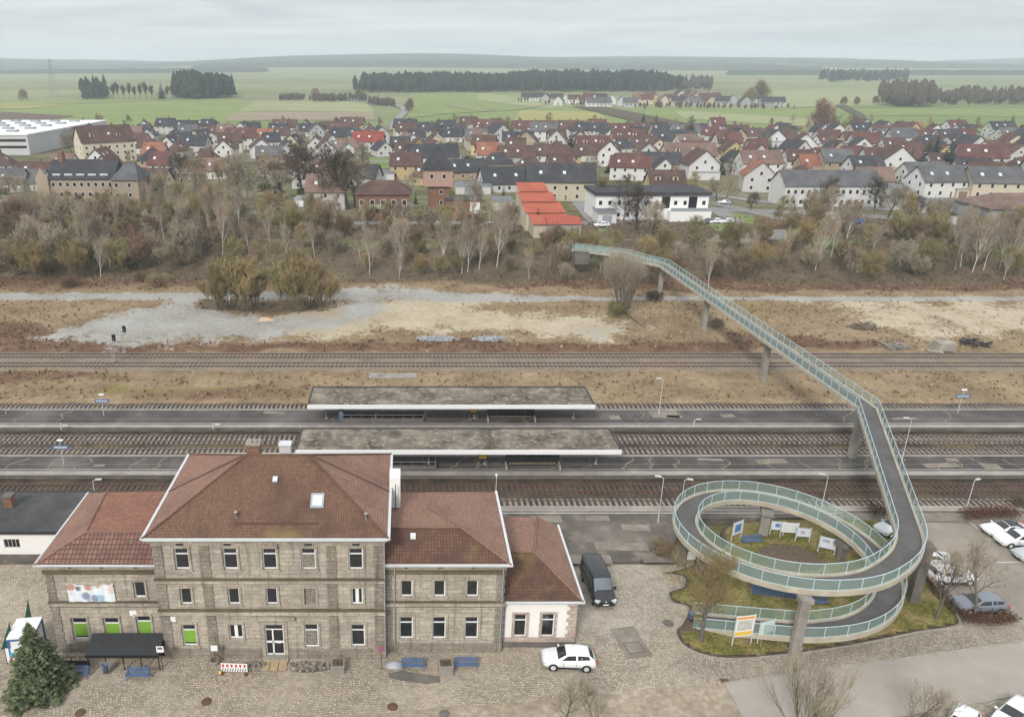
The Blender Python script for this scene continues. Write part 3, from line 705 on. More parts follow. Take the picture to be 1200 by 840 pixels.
mb = MB(); X,_ = at(298,533,60.4); mb.box(X-.55,60.0,rz-.9,X+.55,60.9,rz+.75,0); mb.box(X-.65,59.9,rz+.75,X+.65,61.0,rz+.9,1); mb.box(X-.35,60.1,rz+.9,X-.05,60.4,rz+1.2,1); mb.box(X+.05,60.1,rz+.9,X+.35,60.4,rz+1.15,1); sp(mb, 'chimney', [MT['brick'], MT['concrete']])
mb = MB(); X,_ = at(335,533,62); mb.box(X-.5,61.6,rz-1.6,X+.5,62.4,rz-.1); mb.box(X-.56,61.5,rz-.1,X+.56,62.5,rz); sp(mb, 'roof_hatch', MT['gutter'])
mb = MB(); x = E0[1]+.1; mb.box(x-.2,60.5,9.4,x+.75,62.2,13.1); sp(mb, 'chimney', MT['plaster'])
mb = MB(); mb.box(x+.3,59.9,9.4,x+.38,59.98,12.7); sp(mb, 'mast', MT['dark'])
# --- left wing
WY = 53.7; wz = 9.0; lx0, lx1 = -29.7, mx0-.002
LG = [H(94,18,723,749,WY), H(131.5,18,723,749,WY), H(169,17,721,746,WY)]; LT = [H(163.5,13.5,681,700,WY)]
bl = H(82,17,682,707,WY); br_ = H(126,17,682,707,WY)
mb = MB(); facade(mb, lx0, lx1, 0, wz, WY, LG+LT, mj=1); mb.quad((lx0,64.2,0),(lx0,WY,0),(lx0,WY,wz),(lx0,64.2,wz)); mb.quad((lx1,64.2,0),(lx0,64.2,0),(lx0,64.2,wz),(lx1,64.2,wz))
sp(mb, 'wall', [MT['stone'], MT['stone_trim']])
for h in LG: window(h, WY, 'green', brackets=False)
window(LT[0], WY, 'open')
rx0, rx1 = mx1+.002, 8.2
RG = [H(px,16,722,748,WY) for px in (476,514.5,552.5)]; RT = [H(px,14,679.5,699,WY) for px in (476.5,515,553.5)]
mb = MB(); facade(mb, rx0, rx1, 0, wz, WY, RG+RT, mj=1); mb.quad((rx1,WY,0),(rx1,64.2,0),(rx1,64.2,wz),(rx1,WY,wz)); mb.quad((rx1,64.2,0),(rx0,64.2,0),(rx0,64.2,wz),(rx1,64.2,wz))
sp(mb, 'wall', [MT['stone'], MT['stone_trim']])
for h in RG: window(h, WY, 'plain')
for h in RT: window(h, WY, 'open')
zb3 = at(520, 706, WY)[1]
mb = MB()
for x0, x1 in ((lx0-.12, lx1), (rx0, rx1+.12)):
    mb.box(x0,WY-.18,zb3-.25,x1,WY-.004,zb3+.12); cs_ = MB(); cs_.box(x0,WY-.25,zb3+.122,x1,WY-.004,zb3+.21); cs_.box(x0,WY-.06,zb3-.42,x1,WY-.004,zb3-.252); sp(cs_, 'band_coping_shade_line', MT['stone_moss_shade']); cs_ = MB(); cs_.box(x0,WY-.22,wz-.95,x1,WY-.004,wz-.62); sp(cs_, 'cornice', MT['stone_moss_shade']); mb.box(x0,WY-.1,wz-.6,x1,WY-.004,wz-.05)  # strip below the band paints in its shadow; coping and cornice are mossy
sp(mb, 'cornice', MT['stone_trim'])
mb = MB()
for x0, x1 in ((lx0-.06, lx1), (rx0, rx1+.06)): mb.box(x0,WY-.12,0,x1,WY-.004,.9)
sp(mb, 'plinth', MT['stone_rust'])
for px in (lx0+.3, rx1-.3, rx0+.35):
    k = 0
    for za, zc in ((.9, zb3-.27), (zb3+.22, wz-1)):
        mb = MB(); z = za; mb.box(px-.28,WY-.03,za,px+.28,WY-.004,zc)
        while z < zc-.05:
            hh = min(.42, zc-z); w = .3 if k % 2 else .36; mb.box(px-w,WY-.07-(.02 if k%2 else 0),z,px+w,WY-.031,z+hh-.035); z += .42; k += 1
        sp(mb, 'pilaster', MT['stone_rust'])
mb = MB()
for px in (83,120,160,476,516,555): X = at(px,668,WY)[0]; mb.lathe((X,WY-.1,wz-.33),[(0,.0)],3); mb.box(X-.13,WY-.115,wz-.45,X+.13,WY-.101,wz-.22)
sp(mb, 'attic_vent', MT['dark'])
# L-shaped low roofs of the wings and the annex
def wing_roof(FLp, FRp, BRp, BLp, z, A, B, side, mats, ridge_end):
    """side 'L': the free hip is on the left; A front ridge point, B rear ridge point"""
    mb = MB(); q = lambda p, zz=z: (p[0], p[1], zz)
    if side == 'L':
        mb.add([q(FLp),q(FRp),ridge_end,A],[(0,1,2,3)],0); mb.add([q(BLp),q(FLp),A],[(0,1,2)],1); mb.add([q(BLp),A,B],[(0,1,2)],1)
        mb.add([A,ridge_end,(ridge_end[0],BRp[1]-.05,B[2]+.1)],[(0,1,2)],2); mb.add([A,(ridge_end[0],BRp[1]-.05,B[2]+.1),B],[(0,1,2)],2); mb.add([B,(ridge_end[0],BRp[1]-.05,B[2]+.1),q(BRp),q(BLp)],[(0,1,2,3)],2)
    else:
        mb.add([q(FLp),q(FRp),A,ridge_end],[(0,1,2,3)],0); mb.add([q(FRp),q(BRp),A],[(0,1,2)],1); mb.add([A,q(BRp),B],[(0,1,2)],1)
        e = (ridge_end[0],B[1],B[2])
        mb.add([ridge_end,A,B],[(0,1,2)],2); mb.add([ridge_end,B,e],[(0,1,2)],2); mb.add([e,B,q(BRp),q(BLp)],[(0,1,2,3)],2)
    mb.add([q(FLp),q(FRp),q(BRp),q(BLp)],[(3,2,1,0)],0)
    r = sp(mb, 'roof', mats)
    mb = MB(); c = FLp if side == 'L' else FRp
    mb.tube((c[0],c[1],z+.03),(A[0],A[1],A[2]+.03),.09,.09,6); mb.tube((A[0],A[1],A[2]+.03),(B[0],B[1],B[2]+.03),.09,.09,6); mb.tube((A[0],A[1],A[2]+.02),(ridge_end[0],ridge_end[1],ridge_end[2]+.02),.08,.08,6)
    sp(mb, 'ridge_tiles', mats[1], r)
    return r
ya = 55.8
ax, az = at(101,623,ya); lbx, _ = at(125,583,64.5)
wing_roof((-30.2,53.2),(lx1,53.2),(lx1,64.7),(-30.2,64.7), 9.1, (ax,ya,az), (lbx,64.6,9.25), 'L', [MT['tile_pan'],MT['tile_side'],MT['tile_red']], (lx1,ya,az))
edge_gutter([(-30.2,53.2),(lx1,53.2)], 9.08, .16, .12, 'gutter'); edge_gutter([(-30.2,64.7),(-30.2,53.2)], 9.1, .14, .12)
ya = 56.1; ax, az = at(540,618,ya); bx, bz = at(502,595,60.4)
wing_roof((rx0,53.2),(8.65,53.2),(8.65,64.9),(rx0,64.9), 9.1, (ax,ya,az), (bx,60.4,bz), 'R', [MT['tile_wing'],MT['tile_side'],MT['tile_side']], (rx0,ya,az))
edge_gutter([(rx0,53.2),(8.65,53.2)], 9.1, .2, .15); edge_gutter([(8.65,53.2),(8.65,64.9)], 9.12, .22, .13)
mb = MB(); X, Zz = at(484,627,55.4); mb.box(X-.22,55.2,Zz-.4,X+.22,55.6,Zz+.1); sp(mb, 'skylight', MT['white'])
# --- annex
AY = 54.3; ax0, ax1, azw = rx1+.002, 14.55, 4.75
AH = [H(609.5,15,719,746,AY), H(642,15.5,718.5,746,AY)]
mb = MB(); facade(mb, ax0, ax1, 0, azw, AY, AH, mj=1); mb.quad((ax1,AY,0),(ax1,65.2,0),(ax1,65.2,azw),(ax1,AY,azw)); mb.quad((ax1,65.2,0),(ax0,65.2,0),(ax0,65.2,azw),(ax1,65.2,azw)); sp(mb, 'wall', [MT['plaster'], MT['pink_stone']], label='white plastered annex wall')
for h in AH: window(h, AY, 'plain', 'pink_stone')
mb = MB(); mb.box(ax0,AY-.1,0,ax1+.1,AY-.004,.55); mb.box(ax1+.004,AY,0,ax1+.1,65,.55); sp(mb, 'plinth', MT['concrete_dark'])
mb = MB(); mb.box(ax0,AY-.07,.56,ax1+.07,AY-.004,1.02); sp(mb, 'plinth', MT['pink_stone'])
mb = MB()
for k in range(9):
    w = .6 if k % 2 else .8; mb.box(ax1-w,AY-.06,1.04+k*.4,ax1+.06,AY-.004,1.04+k*.4+.37)
sp(mb, 'quoins', MT['pink_stone'])
mb = MB(); mb.box(ax0,AY-.14,azw-.2,ax1+.14,AY-.004,azw-.02); sp(mb, 'cornice', MT['pink_stone'])
ya2 = 58.4; ax_, az_ = at(626,647,ya2); bx_ = at(639,618,64.4)[0]
wing_roof((ax0,53.9),(15.0,53.9),(15.0,65.6),(ax0,65.6), 4.9, (ax_,ya2,az_), (bx_-.7,65.0,az_-.5), 'R', [MT['tile_wing'],MT['tile_side'],MT['tile_side']], (ax0,ya2,az_))
edge_gutter([(ax0,53.9),(15.0,53.9)], 4.9, .18, .13); edge_gutter([(15.0,53.9),(15.0,65.6)], 4.92, .2, .13)
mb = MB(); mb.box(ax1+.004,57.2,.2,ax1+.22,58.6,3.3); sp(mb, 'side_door', MT['dark'])
for px, Y, z1 in ((mx1+.1,FY-.2,ez-.3),(8.05,WY-.2,9.0),(rx0+.9,WY-.18,9.0),(ax0+.25,AY-.12,4.8)):
    mb = MB(); mb.tube((px,Y,.2),(px,Y,z1),.055,.055,8); sp(mb, 'downpipe', MT['zinc'])
# low white building beyond the left wing
t = thing('low_white_building', 'low white flat-roofed building with a brick chimney at the left edge', 'building', (-40,68.5,0))
o = (-40,68.5,0); zt = at(40,625,67.6)[1]
mb = MB(); facade(mb,-47,-34.2,.02,3.0,67.5,[(-40.9,-39.3,1.1,2.1)],.15); mb.quad((-34.2,67.5,.02),(-34.2,74.6,.02),(-34.2,74.6,3.0),(-34.2,67.5,3.0)); mb.quad((-34.2,74.6,.02),(-47,74.6,.02),(-47,74.6,3.0),(-34.2,74.6,3.0)); mb.build('wall', MT['plaster'], t, o)
mb = MB(); mb.box(-47.3,67.1,3.0,-33.9,75,3.22,0); mb.box(-47.35,67.05,2.95,-33.85,67.1,3.3,1); mb.box(-33.9,67.05,2.95,-33.85,75.05,3.3,1); mb.box(-47.35,75,2.95,-33.85,75.05,3.3,1); mb.build('roof', [MT['bitumen_dark'], MT['dark']], t, o)
mb = MB(); mb.box(-40.8,67.6,1.2,-39.4,67.64,2.0); w = mb.build('window', MT['glass'], t, o)
mb = MB(); 
for k in range(5): mb.box(-40.9+k*.39,67.56,1.1,-40.86+k*.39,67.6,2.1)
mb.build('frame', MT['gutter'], w, o)
mb = MB(); X,_ = gp(4,602,3.2); mb.box(X-.45,71.6,3.22,X+.45,72.5,4.5,0); mb.box(X-.52,71.5,4.5,X+.52,72.6,4.62,1); mb.build('chimney', [MT['brick'], MT['concrete_dark']], t, o)
# ================================================================ spiral footbridge
CX0, CY0, RM, WD = 36.25, 63.4, 9.07, 2.25
def bridge_path():
    pts = []
    far = [(*gp(672,292,6.6), 6.6), (*gp(686,293.5,6.6), 6.6), (*gp(735,300,6.6), 6.6), (*gp(757,306.5,6.6), 6.6)]
    P = [Vector(p) for p in far] + [Vector((56.3,165.5,6.6)), Vector((56.6,150,6.7)), Vector((57.0,87.6,7.6))]
    a0 = R(-23); S = Vector((CX0+RM*math.cos(a0), CY0+RM*math.sin(a0), 7.05)); P.append(Vector((46.4,61.6,7.05)))
    for a, b in zip(P[:-1], P[1:]):
        n = max(1, int((b-a).length/2)); 
        for i in range(n): pts.append(a.lerp(b, i/n))
    L = 0; end_a = R(-470); N = 110
    s1 = (6.5-1.8)/(RM*R(360)); sl = 1.72/(RM*R(20)+7.6)
    P0, a1 = P[-1], R(-58); P3 = Vector((CX0+RM*math.cos(a1), CY0+RM*math.sin(a1), 6.75)); dk = (P[-1]-P[-2]).normalized(); t3 = Vector((math.sin(a1), -math.cos(a1), 0))
    Q1 = P0+dk*2.9; Q2 = P3-t3*3.0
    for i in range(14):
        t = i/14; q = P0*(1-t)**3+Q1*3*t*(1-t)**2+Q2*3*t*t*(1-t)+P3*t**3; pts.append(q)
    for i in range(N+1):
        a = a1+(end_a-a1)*i/N
        z = 6.75-.25*min(1,(a1-a)/R(32)) if a > R(-90) else (6.5-s1*RM*(R(-90)-a) if a > R(-450) else 1.8-sl*RM*(R(-450)-a))
        pts.append(Vector((CX0+RM*math.cos(a), CY0+RM*math.sin(a), z)))
    d = Vector((math.sin(end_a), -math.cos(end_a), 0)); p = pts[-1]
    for i in range(1, 5): pts.append(p+d*1.9*i+Vector((0,0,-sl*1.9*i)))
    return pts
BP = bridge_path(); BP[-1].z = max(BP[-1].z, .05)
BN = []
for i, p in enumerate(BP):
    t0 = (BP[i]-BP[max(0,i-1)]); t1 = (BP[min(len(BP)-1,i+1)]-BP[i]); t0.z = t1.z = 0
    if t0.length: t0.normalize()
    if t1.length: t1.normalize()
    t = (t0+t1).normalized(); c = max(.5, t.dot(t1) if t1.length else 1); n = Vector((-t.y, t.x, 0))/c; BN.append(n)   # n: left of the walking direction
FB = thing('spiral_footbridge', 'long concrete footbridge with green mesh railings, spiralling down in loops beside the car park', 'footbridge', (CX0, CY0, 0)); FO = (CX0, CY0, 0)
def ribbon(o0, o1, z0, z1, name, mat):
    mb = MB(); vs = []
    for p, n in zip(BP, BN):
        for o, z in ((o0,z0),(o1,z0),(o1,z1),(o0,z1)): q = p+n*o; vs.append((q.x,q.y,q.z+z))
    fs = []; k = len(BP)
    for i in range(k-1):
        a = i*4; b = a+4
        for j in range(4): fs.append((a+j, a+(j+1)%4, b+(j+1)%4, b+j))
    fs += [(0,3,2,1), ((k-1)*4,(k-1)*4+1,(k-1)*4+2,(k-1)*4+3)]
    mb.add(vs, fs); return mb.build(name, mat, FB, FO)
h = WD/2
ribbon(-h+.2, h-.2, -.28, 0, 'deck', MT['deck']); ribbon(-h+.45, h-.45, -.62, -.285, 'girder', MT['concrete_dark'])
ribbon(-h-.06, -h+.197, -.34, .13, 'edge_beam', MT['beam']); ribbon(h-.197, h+.06, -.34, .13, 'edge_beam', MT['beam'])
# railings: posts, rails and mesh infill on both sides
posts = []
cl = [0]
for a, b in zip(BP[:-1], BP[1:]): cl.append(cl[-1]+(b-a).length)
for side in (-1, 1):
    off = side*(h-.02); q = [p+n*off for p, n in zip(BP, BN)]
    rail = MB(); 
    for a, b in zip(q[:-1], q[1:]):
        rail.tube(a+Vector((0,0,1.22)), b+Vector((0,0,1.22)),   .036, .036, 6); rail.tube(a+Vector((0,0,.2)), b+Vector((0,0,.2)), .02, .02, 4)
    rl = rail.build('railing', MT['bluewhite'], FB, FO)
    mp = MB(); vs = []
    for p in q: vs += [(p.x,p.y,p.z+.2),(p.x,p.y,p.z+1.2)]
    mp.add(vs, [(2*i,2*i+2,2*i+3,2*i+1) for i in range(len(q)-1)]); mp.build('mesh_infill', MT['wiremesh'], rl, FO)
    ql = [0]
    for a, b in zip(q[:-1], q[1:]): ql.append(ql[-1]+(b-a).length)
    s = .15; i = 0
    while s < ql[-1]:
        while ql[i+1] < s: i += 1
        f = (s-ql[i])/(ql[i+1]-ql[i]); p = q[i].lerp(q[i+1], f); nn = BN[i].normalized()*side
        posts.append((p, nn, rl)); s += 1.95
posts.sort(key=lambda t: t[0].y)
pm = MB(); pm.tube((0,0,-.12),(0,0,1.2),.038,.038,6); pm.box(-.07,-.07,.13,.07,.07,.16); pme = pm.mesh('post', MT['bluewhite'])
rest = {}
for k, (p, nn, rl) in enumerate(posts):
    if sum(1 for x in posts[:k] if x[2] is rl) < 100: link('post', pme, rl, tuple(p-Vector(FO)))
    else: rest.setdefault(rl.name, (rl, MB()))[1].tube(p+Vector((0,0,-.12)), p+Vector((0,0,1.2)), .038, .038, 5)
for rl, mbx in rest.values(): mbx.build('post', MT['bluewhite'], rl, FO, kind='stuff')
def zpath(x, y, zmax=99, zmin=0):
    return max((p.z for p in BP if math.hypot(p.x-x, p.y-y) < 1.9 and zmin < p.z < zmax), default=5)
def pier(x, y, w, d, ztop, ang=0, head=2.2, mat='concrete', foot=1.0):
    mb = MB(); mb.obox((x,y,(ztop-.55)/2-.3), w, d, ztop-.55+.6, ang); mb.obox((x,y,ztop-.34), w*1.25, head, .42, ang)
    mb.build('pier', MT[mat], FB, FO)
pier(33.2, 53.3, .85, .45, zpath(33.4,54.8)-.35, .05, .9); 
px_, py_ = gp(915,632); pier(38.2, 71.2, .9, .6, zpath(38.2,71.2,6)-.62, -.3, 1.6)
pier(47.5, 60.2, .8, 1.0, 6.95-.35, R(-12), 1.3, 'concrete_dark')
pier(27.9, 66.1, .9, .6, zpath(27.6,65.5,6.5,3)-.62, R(160), 1.8, 'concrete_dark')
pier(38.5, 54.9, .8, .5, zpath(38.5,54.9,3.2)-.62, R(15), 1.4, 'concrete_dark')
pier(43.9, 66.2, .8, .5, zpath(43.9,66.2,4)-.62, R(20), 1.4, 'concrete_dark')
for x, y, z, tz in ((56.9,88.3,7.6,.5),(57.0,114.9,7.2,0),(56.7,140.2,6.85,0),(56.4,166.5,6.6,0)): pier(x, y, .85, .75, z-.62, 0, .8)
mb = MB(); a = BP[1]; mb.obox((a.x-1, a.y, 5.2), 3.5, 3.6, 3.0, 0); mb.build('abutment', MT['concrete_dark'], FB, FO)
# ================================================================ platform canopies and furniture
def canopy(x0, x1, y0, y1, label, zt=3.75):
    t = thing('platform_canopy', label, 'canopy', ((x0+x1)/2,(y0+y1)/2,ZP), 0, 'platform canopies'); o = ((x0+x1)/2,(y0+y1)/2,ZP)
    mb = MB(); mb.box(x0+.12,y0+.12,zt-.3,x1-.12,y1-.12,zt-.06); mb.build('roof', MT['bitumen'], t, o)
    mb = MB(); mb.box(x0,y0-.02,zt-.5,x1,y0+.117,zt+.06); mb.build('fascia', MT['white'], t, o)
    mb = MB(); mb.box(x0,y1-.117,zt-.5,x1,y1,zt+.06); mb.box(x0-.02,y0+.12,zt-.5,x0+.117,y1-.12,zt+.06); mb.box(x1-.117,y0+.12,zt-.5,x1+.02,y1-.12,zt+.06); mb.build('fascia', MT['dark'], t, o)
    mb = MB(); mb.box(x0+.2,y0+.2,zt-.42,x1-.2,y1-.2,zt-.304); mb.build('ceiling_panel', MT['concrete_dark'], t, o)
    n = 6
    for i in range(n):
        x = x0+2.2+(x1-x0-4.4)*i/(n-1); ym_ = (y0+y1)/2-.3
        mb = MB(); mb.tube((x,ym_,ZP),(x,ym_,zt-.42),.12,.12,8); mb.box(x-.2,ym_-.2,ZP,x+.2,ym_+.2,ZP+.03); mb.build('column', MT['zinc'], t, o)
        mb = MB(); mb.box(x-.07,y0+.5,zt-.6,x+.07,y1-.5,zt-.425); mb.build('beam', MT['dark'], t, o)
    return t
canopy(-13.25, 26.1, 83.75, 90.0, 'long flat canopy with pale fascia on the near island platform, behind the big roof')
canopy(-13.4, 26.0, 97.1, 103.8, 'long flat canopy with pale fascia on the far island platform, farther from the station building')
def wait_shelter(x, y, w, label):
    t = thing('wind_shelter', label, 'wind shelter', (x,y,ZP), 0, 'wind shelters under the canopies')
    mb = MB(); mb.box(-w/2,.0,.25,w/2,.06,2.0); mb.build('glass_panel', MT['carglass'], t)
    mb = MB()
    for i in range(6): xx = -w/2+w*i/5; mb.box(xx-.04,-.05,0,xx+.04,.1,2.1)
    mb.box(-w/2,-.05,2.0,w/2,.1,2.08); mb.build('frame', MT['dark'], t)
    for s in (-1,1):
        mb = MB(); mb.box(s*w/2-.1,-1.3,0,s*w/2+.1,-.06,.55); mb.build('side_wall', MT['kerb'], t)
    mb = MB(); mb.box(-w/2+.4,-.55,.42,w/2-.4,-.12,.5); mb.build('seat', MT['oldwood'], t)
    return t
def stair(x, y, w, label):
    """railed stairwell down to the subway"""
    t = thing('stairwell_railing', label, 'stairwell railing', (x,y,ZP), 0, 'stairwell railings under the canopies')
    mb = MB(); 
    for yy in (-1.1,1.1): mb.box(-w/2,yy-.12,0,w/2,yy+.12,.55)
    mb.box(w/2-.12,-1.1,0,w/2+.12,1.1,.55); mb.build('parapet', MT['concrete_dark'], t)
    mb = MB()
    for yy in (-1.1,1.1):
        mb.tube((-w/2,yy,1.05),(w/2,yy,1.05),.03)
        for i in range(9): xx = -w/2+w*i/8; mb.tube((xx,yy,.5),(xx,yy,1.05),.022)
    mb.build('handrail', MT['zinc'], t); mb = MB(); mb.box(-w/2+.2,-.95,.01,w/2-.2,.95,.02); mb.build('stair_opening', MT['dark'], t)
    return t
for yy, nm in ((86.2,'near'),(100.0,'far')):
    wait_shelter(14.9 if nm == 'far' else 15.8, yy, 6.6, 'dark glazed wind shelter with bench under the '+nm+' canopy')
    stair(-3.2 if nm == 'far' else -2.0, yy, 11.5, 'railed concrete stairwell under the '+nm+' canopy')
    t = thing('timetable_board', 'small yellow timetable board under the '+nm+' canopy', 'timetable board', (9.6,yy-.4,ZP), 0, 'yellow timetable boards')
    mb = MB(); mb.tube((-.5,0,0),(-.5,0,2),.03); mb.tube((.5,0,0),(.5,0,2),.03); mb.build('post', MT['zinc'], t)
    mb = MB(); mb.box(-.55,-.04,.9,.55,.04,1.9); mb.build('board', MT['dark'], t); mb = MB(); mb.box(-.48,-.05,1.2,.48,-.042,1.84); mb.build('timetable', MT['yellow'], t)
def vending(x, y, lab):
    t = thing('ticket_machine', lab, 'ticket machine', (x,y,ZP)); mb = MB(); mb.box(-.35,-.3,0,.35,.3,1.75); mb.build('cabinet', MT['blue'], t)
    mb = MB(); mb.box(-.24,-.312,1.0,.24,-.301,1.5); mb.build('screen', MT['skyglass'], t)
vending(*gp(400,492,ZP), 'blue ticket machine at the left end under the far canopy')
# ---- lamps
def lamp(name_label, x, y, z0, z1, arm=.7, ang=0, heads=1):
    t = thing('platform_lamp', name_label, 'lamp', (x,y,z0), ang, 'slender lamps along the platforms')
    h_ = z1-z0
    mb = MB(); mb.tube((0,0,0),(0,0,h_),.05,.032,8); mb.tube((0,0,0),(0,0,.9),.075,.07,8); mb.build('pole', MT['gutter'], t)
    for s in ([1] if heads == 1 else [1,-1]):
        mb = MB(); mb.tube((0,0,h_-.05),(s*arm*.35,0,h_+.04),.03); mb.obox((s*arm*.75,0,h_+.06),arm*.8,.24,.1,0,0,s*-.12); mb.build('lamp_head', MT['gutter'], t)
def lamp_px(lab, bx, by, ty, z=0.0, ang=0, heads=1):
    X, Y = gp(bx, by, z); zt = at(bx, ty, Y)[1]; lamp(lab, X, Y, z, zt, .8, ang, heads)
lamp_px('tall slender lamp on the house platform right of the mossy roof', 771, 612, 560, .3, 2.6)
lamp_px('slender lamp rising behind the right wing of the station building', 580, 600, 560, .3, 1.5)
lamp_px('slender lamp behind the left wing of the station building', 114.5, 600, 563, .3, .3)
lamp_px('slender lamp between the tracks and the top of the spiral', 962, 598, 558, .3, 2.4)
lamp_px('slender lamp beside the brown hedge at the car park path', 1131, 601, 563, .25, .4)
lamp_px('slender lamp on the near platform right of the bridge bend', 1057, 538, 491, ZP, 2.7)
lamp_px('slender lamp on the far platform beyond the right end of its canopy', 772, 486, 444, ZP, 2.9)
lamp_px('slender lamp on the far platform between canopy and bridge', 813, 499, 492, ZP, .2)
lamp_px('slender lamp on the far platform at far left', 72, 503, 499, ZP, .2)
lamp_px('slender lamp behind the main roof on the far platform', 250, 503, 498, ZP, .2)
lamp_px('slender lamp with short arm at left edge of the ramp loop', 797, 600, 562, .3, 0)
# station name signs
def name_sign(lab, px, py, by):
    X, Y = gp(px, by, ZP); z = at(px, py, Y)[1]; t = thing('platform_sign', lab, 'station sign', (X,Y,ZP), 0, 'blue station name signs'); z -= ZP; z = max(z, 2.3)
    mb = MB(); mb.tube((-.05,.06,0),(-.05,.06,z+.9),.045,.035); mb.build('post', MT['gutter'], t)
    mb = MB(); mb.box(-1.05,-.03,z-.27,1.05,.03,z+.27); b = mb.build('board', MT['blue'], t)
    mb = MB(); r = random.Random(px)
    x = -.82
    while x < .8: w = r.uniform(.05,.1); mb.box(x,-.036,z-.1,x+w,-.031,z+r.choice((.06,.1,.14))); x += w+.05
    mb.build('lettering', MT['white'], b)
    mb = MB(); mb.obox((0,.06,z+.95),.7,.3,.12); mb.build('lamp_head', MT['white'], t)
name_sign('blue station name sign on the far platform at left', 122, 470, 487)
name_sign('blue station name sign on the near platform above the left wing', 75, 524, 545)
name_sign('blue station name sign on the far platform near the right edge', 1123, 464, 484)
# ---- signal masts
def signal(lab, px, by, ty):
    X, Y = gp(px, by); zt = at(px, ty, Y)[1]; t = thing('railway_signal', lab, 'railway signal', (X,Y,0), 0, 'signal masts at the far tracks')
    mb = MB()
    for s in (-.2,.2):
        mb.box(s-.04,-.04,0,s+.04,.04,zt*.8)
    z = .3; k = 0
    while z < zt*.78: mb.tube((-.2 if k%2 else .2,0,z),(.2 if k%2 else -.2,0,z+.4),.022,.022,4); z += .4; k += 1
    mb.build('mast', MT['zinc'], t)
    mb = MB(); mb.box(-.6,-.5,zt*.72,.6,.5,zt*.74); mb.tube((-.6,-.5,zt*.73),(-.6,-.5,zt*.9),.02); mb.tube((.6,-.5,zt*.73),(.6,-.5,zt*.9),.02); mb.tube((-.6,-.5,zt*.9),(.6,-.5,zt*.9),.02); mb.build('platform', MT['zinc'], t)
    mb = MB(); mb.box(.2,-.15,zt*.78,.75,.1,zt); mb.build('signal_head', MT['black'], t)
    mb = MB(); mb.lathe((.48,-.17,zt*.9),[(0,0),(.09,.0),(.09,.02)],10); mb.build('lens', MT['redp'], t)
    mb = MB(); mb.box(-.3,-.3,-.1,.3,.3,.35); mb.build('footing', MT['concrete'], t)
signal('lattice signal mast with black head, left and nearer of the pair', 134, 425, 392); signal('lattice signal mast with black head, right and taller of the pair', 146, 414, 382)
# ---- heaps and stacks on the waste ground
X, Y = gp(1105,409); t = thing('sleeper_stack', 'neat stack of pale concrete sleepers beside the far tracks', 'stack of sleepers', (X,Y,0))
for k in range(5):
    for j in range(7-k//2):
        mb = MB(); mb.obox((-.3+.12*k,-1.2+j*.42+.1*k,.15+k*.27),2.9+(.2 if j%2 else 0),.3,.22,.04*((j+k)%3-1)); mb.build('sleeper', MT['kerb'], t)
for j in range(2): mb = MB(); mb.obox((-2.2-j*.3,-1.2-j*.6,.12),2.4,.28,.2,-.5); mb.build('sleeper', MT['kerb'], t)
def heap(name, lab, cat, px, py, rx, ry, rz, mat, n, seed, el=(.5,.15,.12), base=None):
    r = random.Random(seed); X, Y = gp(px, py); t = thing(name, lab, cat, (X,Y,0)); mb = MB(); N = 14
    vs = [(0,0,rz*.8)]
    for k, q in ((1,.55),(2,1.0)):
        for i in range(N): a = 6.283*i/N; f = q*r.uniform(.85,1.1); vs.append((rx*f*math.cos(a), ry*f*math.sin(a), (rz*.5 if k == 1 else -.05)*r.uniform(.8,1.2)))
    fs = [(0,1+i,1+(i+1)%N) for i in range(N)]+[(1+i,1+N+i,1+N+(i+1)%N,1+(i+1)%N) for i in range(N)]
    mb.add(vs, fs, 0, True); mb.build('mound', base or mat, t)
    if n:
        mb = MB()
        for i in range(n):
            a = r.uniform(0,6.283); q = math.sqrt(r.random())*.95; z = rz*(1-q)*.8+r.uniform(-.02,.12)
            mb.obox((rx*q*math.cos(a), ry*q*math.sin(a), z), el[0]*r.uniform(.5,1.4), el[1]*r.uniform(.6,1.4), el[2]*r.uniform(.6,1.4), r.uniform(0,3.14), 0, r.uniform(-.6,.6))
        mb.build('debris', mat, t, kind='stuff')
heap('timber_heap', 'jumbled heap of old timber on the dry grass right of the bridge', 'timber heap', 1012, 384, 2.9, 1.6, 1.1, MT['oldwood'], 60, 1, (1.6,.2,.16), MT['soil'])
heap('rail_scrap_heap', 'low heap of grey scrap left of the pale sleeper stack', 'scrap heap', 1050, 407, 2.6, 1.2, .7, MT['concrete'], 40, 2, (1.8,.22,.14), MT['concrete_dark'])
heap('dark_timber_heap', 'dark heap of old sleepers right of the pale sleeper stack', 'timber heap', 1140, 404, 2.0, 1.3, 1.2, MT['dark'], 30, 3, (2.2,.26,.2), MT['soil'])
heap('sand_pile', 'small pile of pinkish sand on the gravel yard', 'sand pile', 312, 375, 1.9, 1.0, .8, plain('pink_sand', (.5,.36,.25), .95), 0, 4)
heap('rubble_heap', 'bluish grey rubble heap beside the far tracks, left one', 'rubble heap', 512, 398, 4.2, 1.1, .8, plain('blue_grey_rubble', (.3,.31,.32), .9, .2, .3), 70, 5, (.6,.4,.3))
heap('rubble_heap', 'bluish grey rubble heap beside the far tracks, right one', 'rubble heap', 574, 398, 3.6, 1.1, .7, bpy.data.materials['blue_grey_rubble'], 60, 6, (.6,.4,.3))
mb = MB(); a = Vector((*gp(738,371),.25)); b = Vector((*gp(756,384),.15)); mb.tube(a,b,.22,.16,8); t = mb.build('fallen_log', MT['oldwood'], org=tuple(a)); t.location = a; setp(t, 'fallen grey log lying on the sandy ground by the tall bush', 'log')
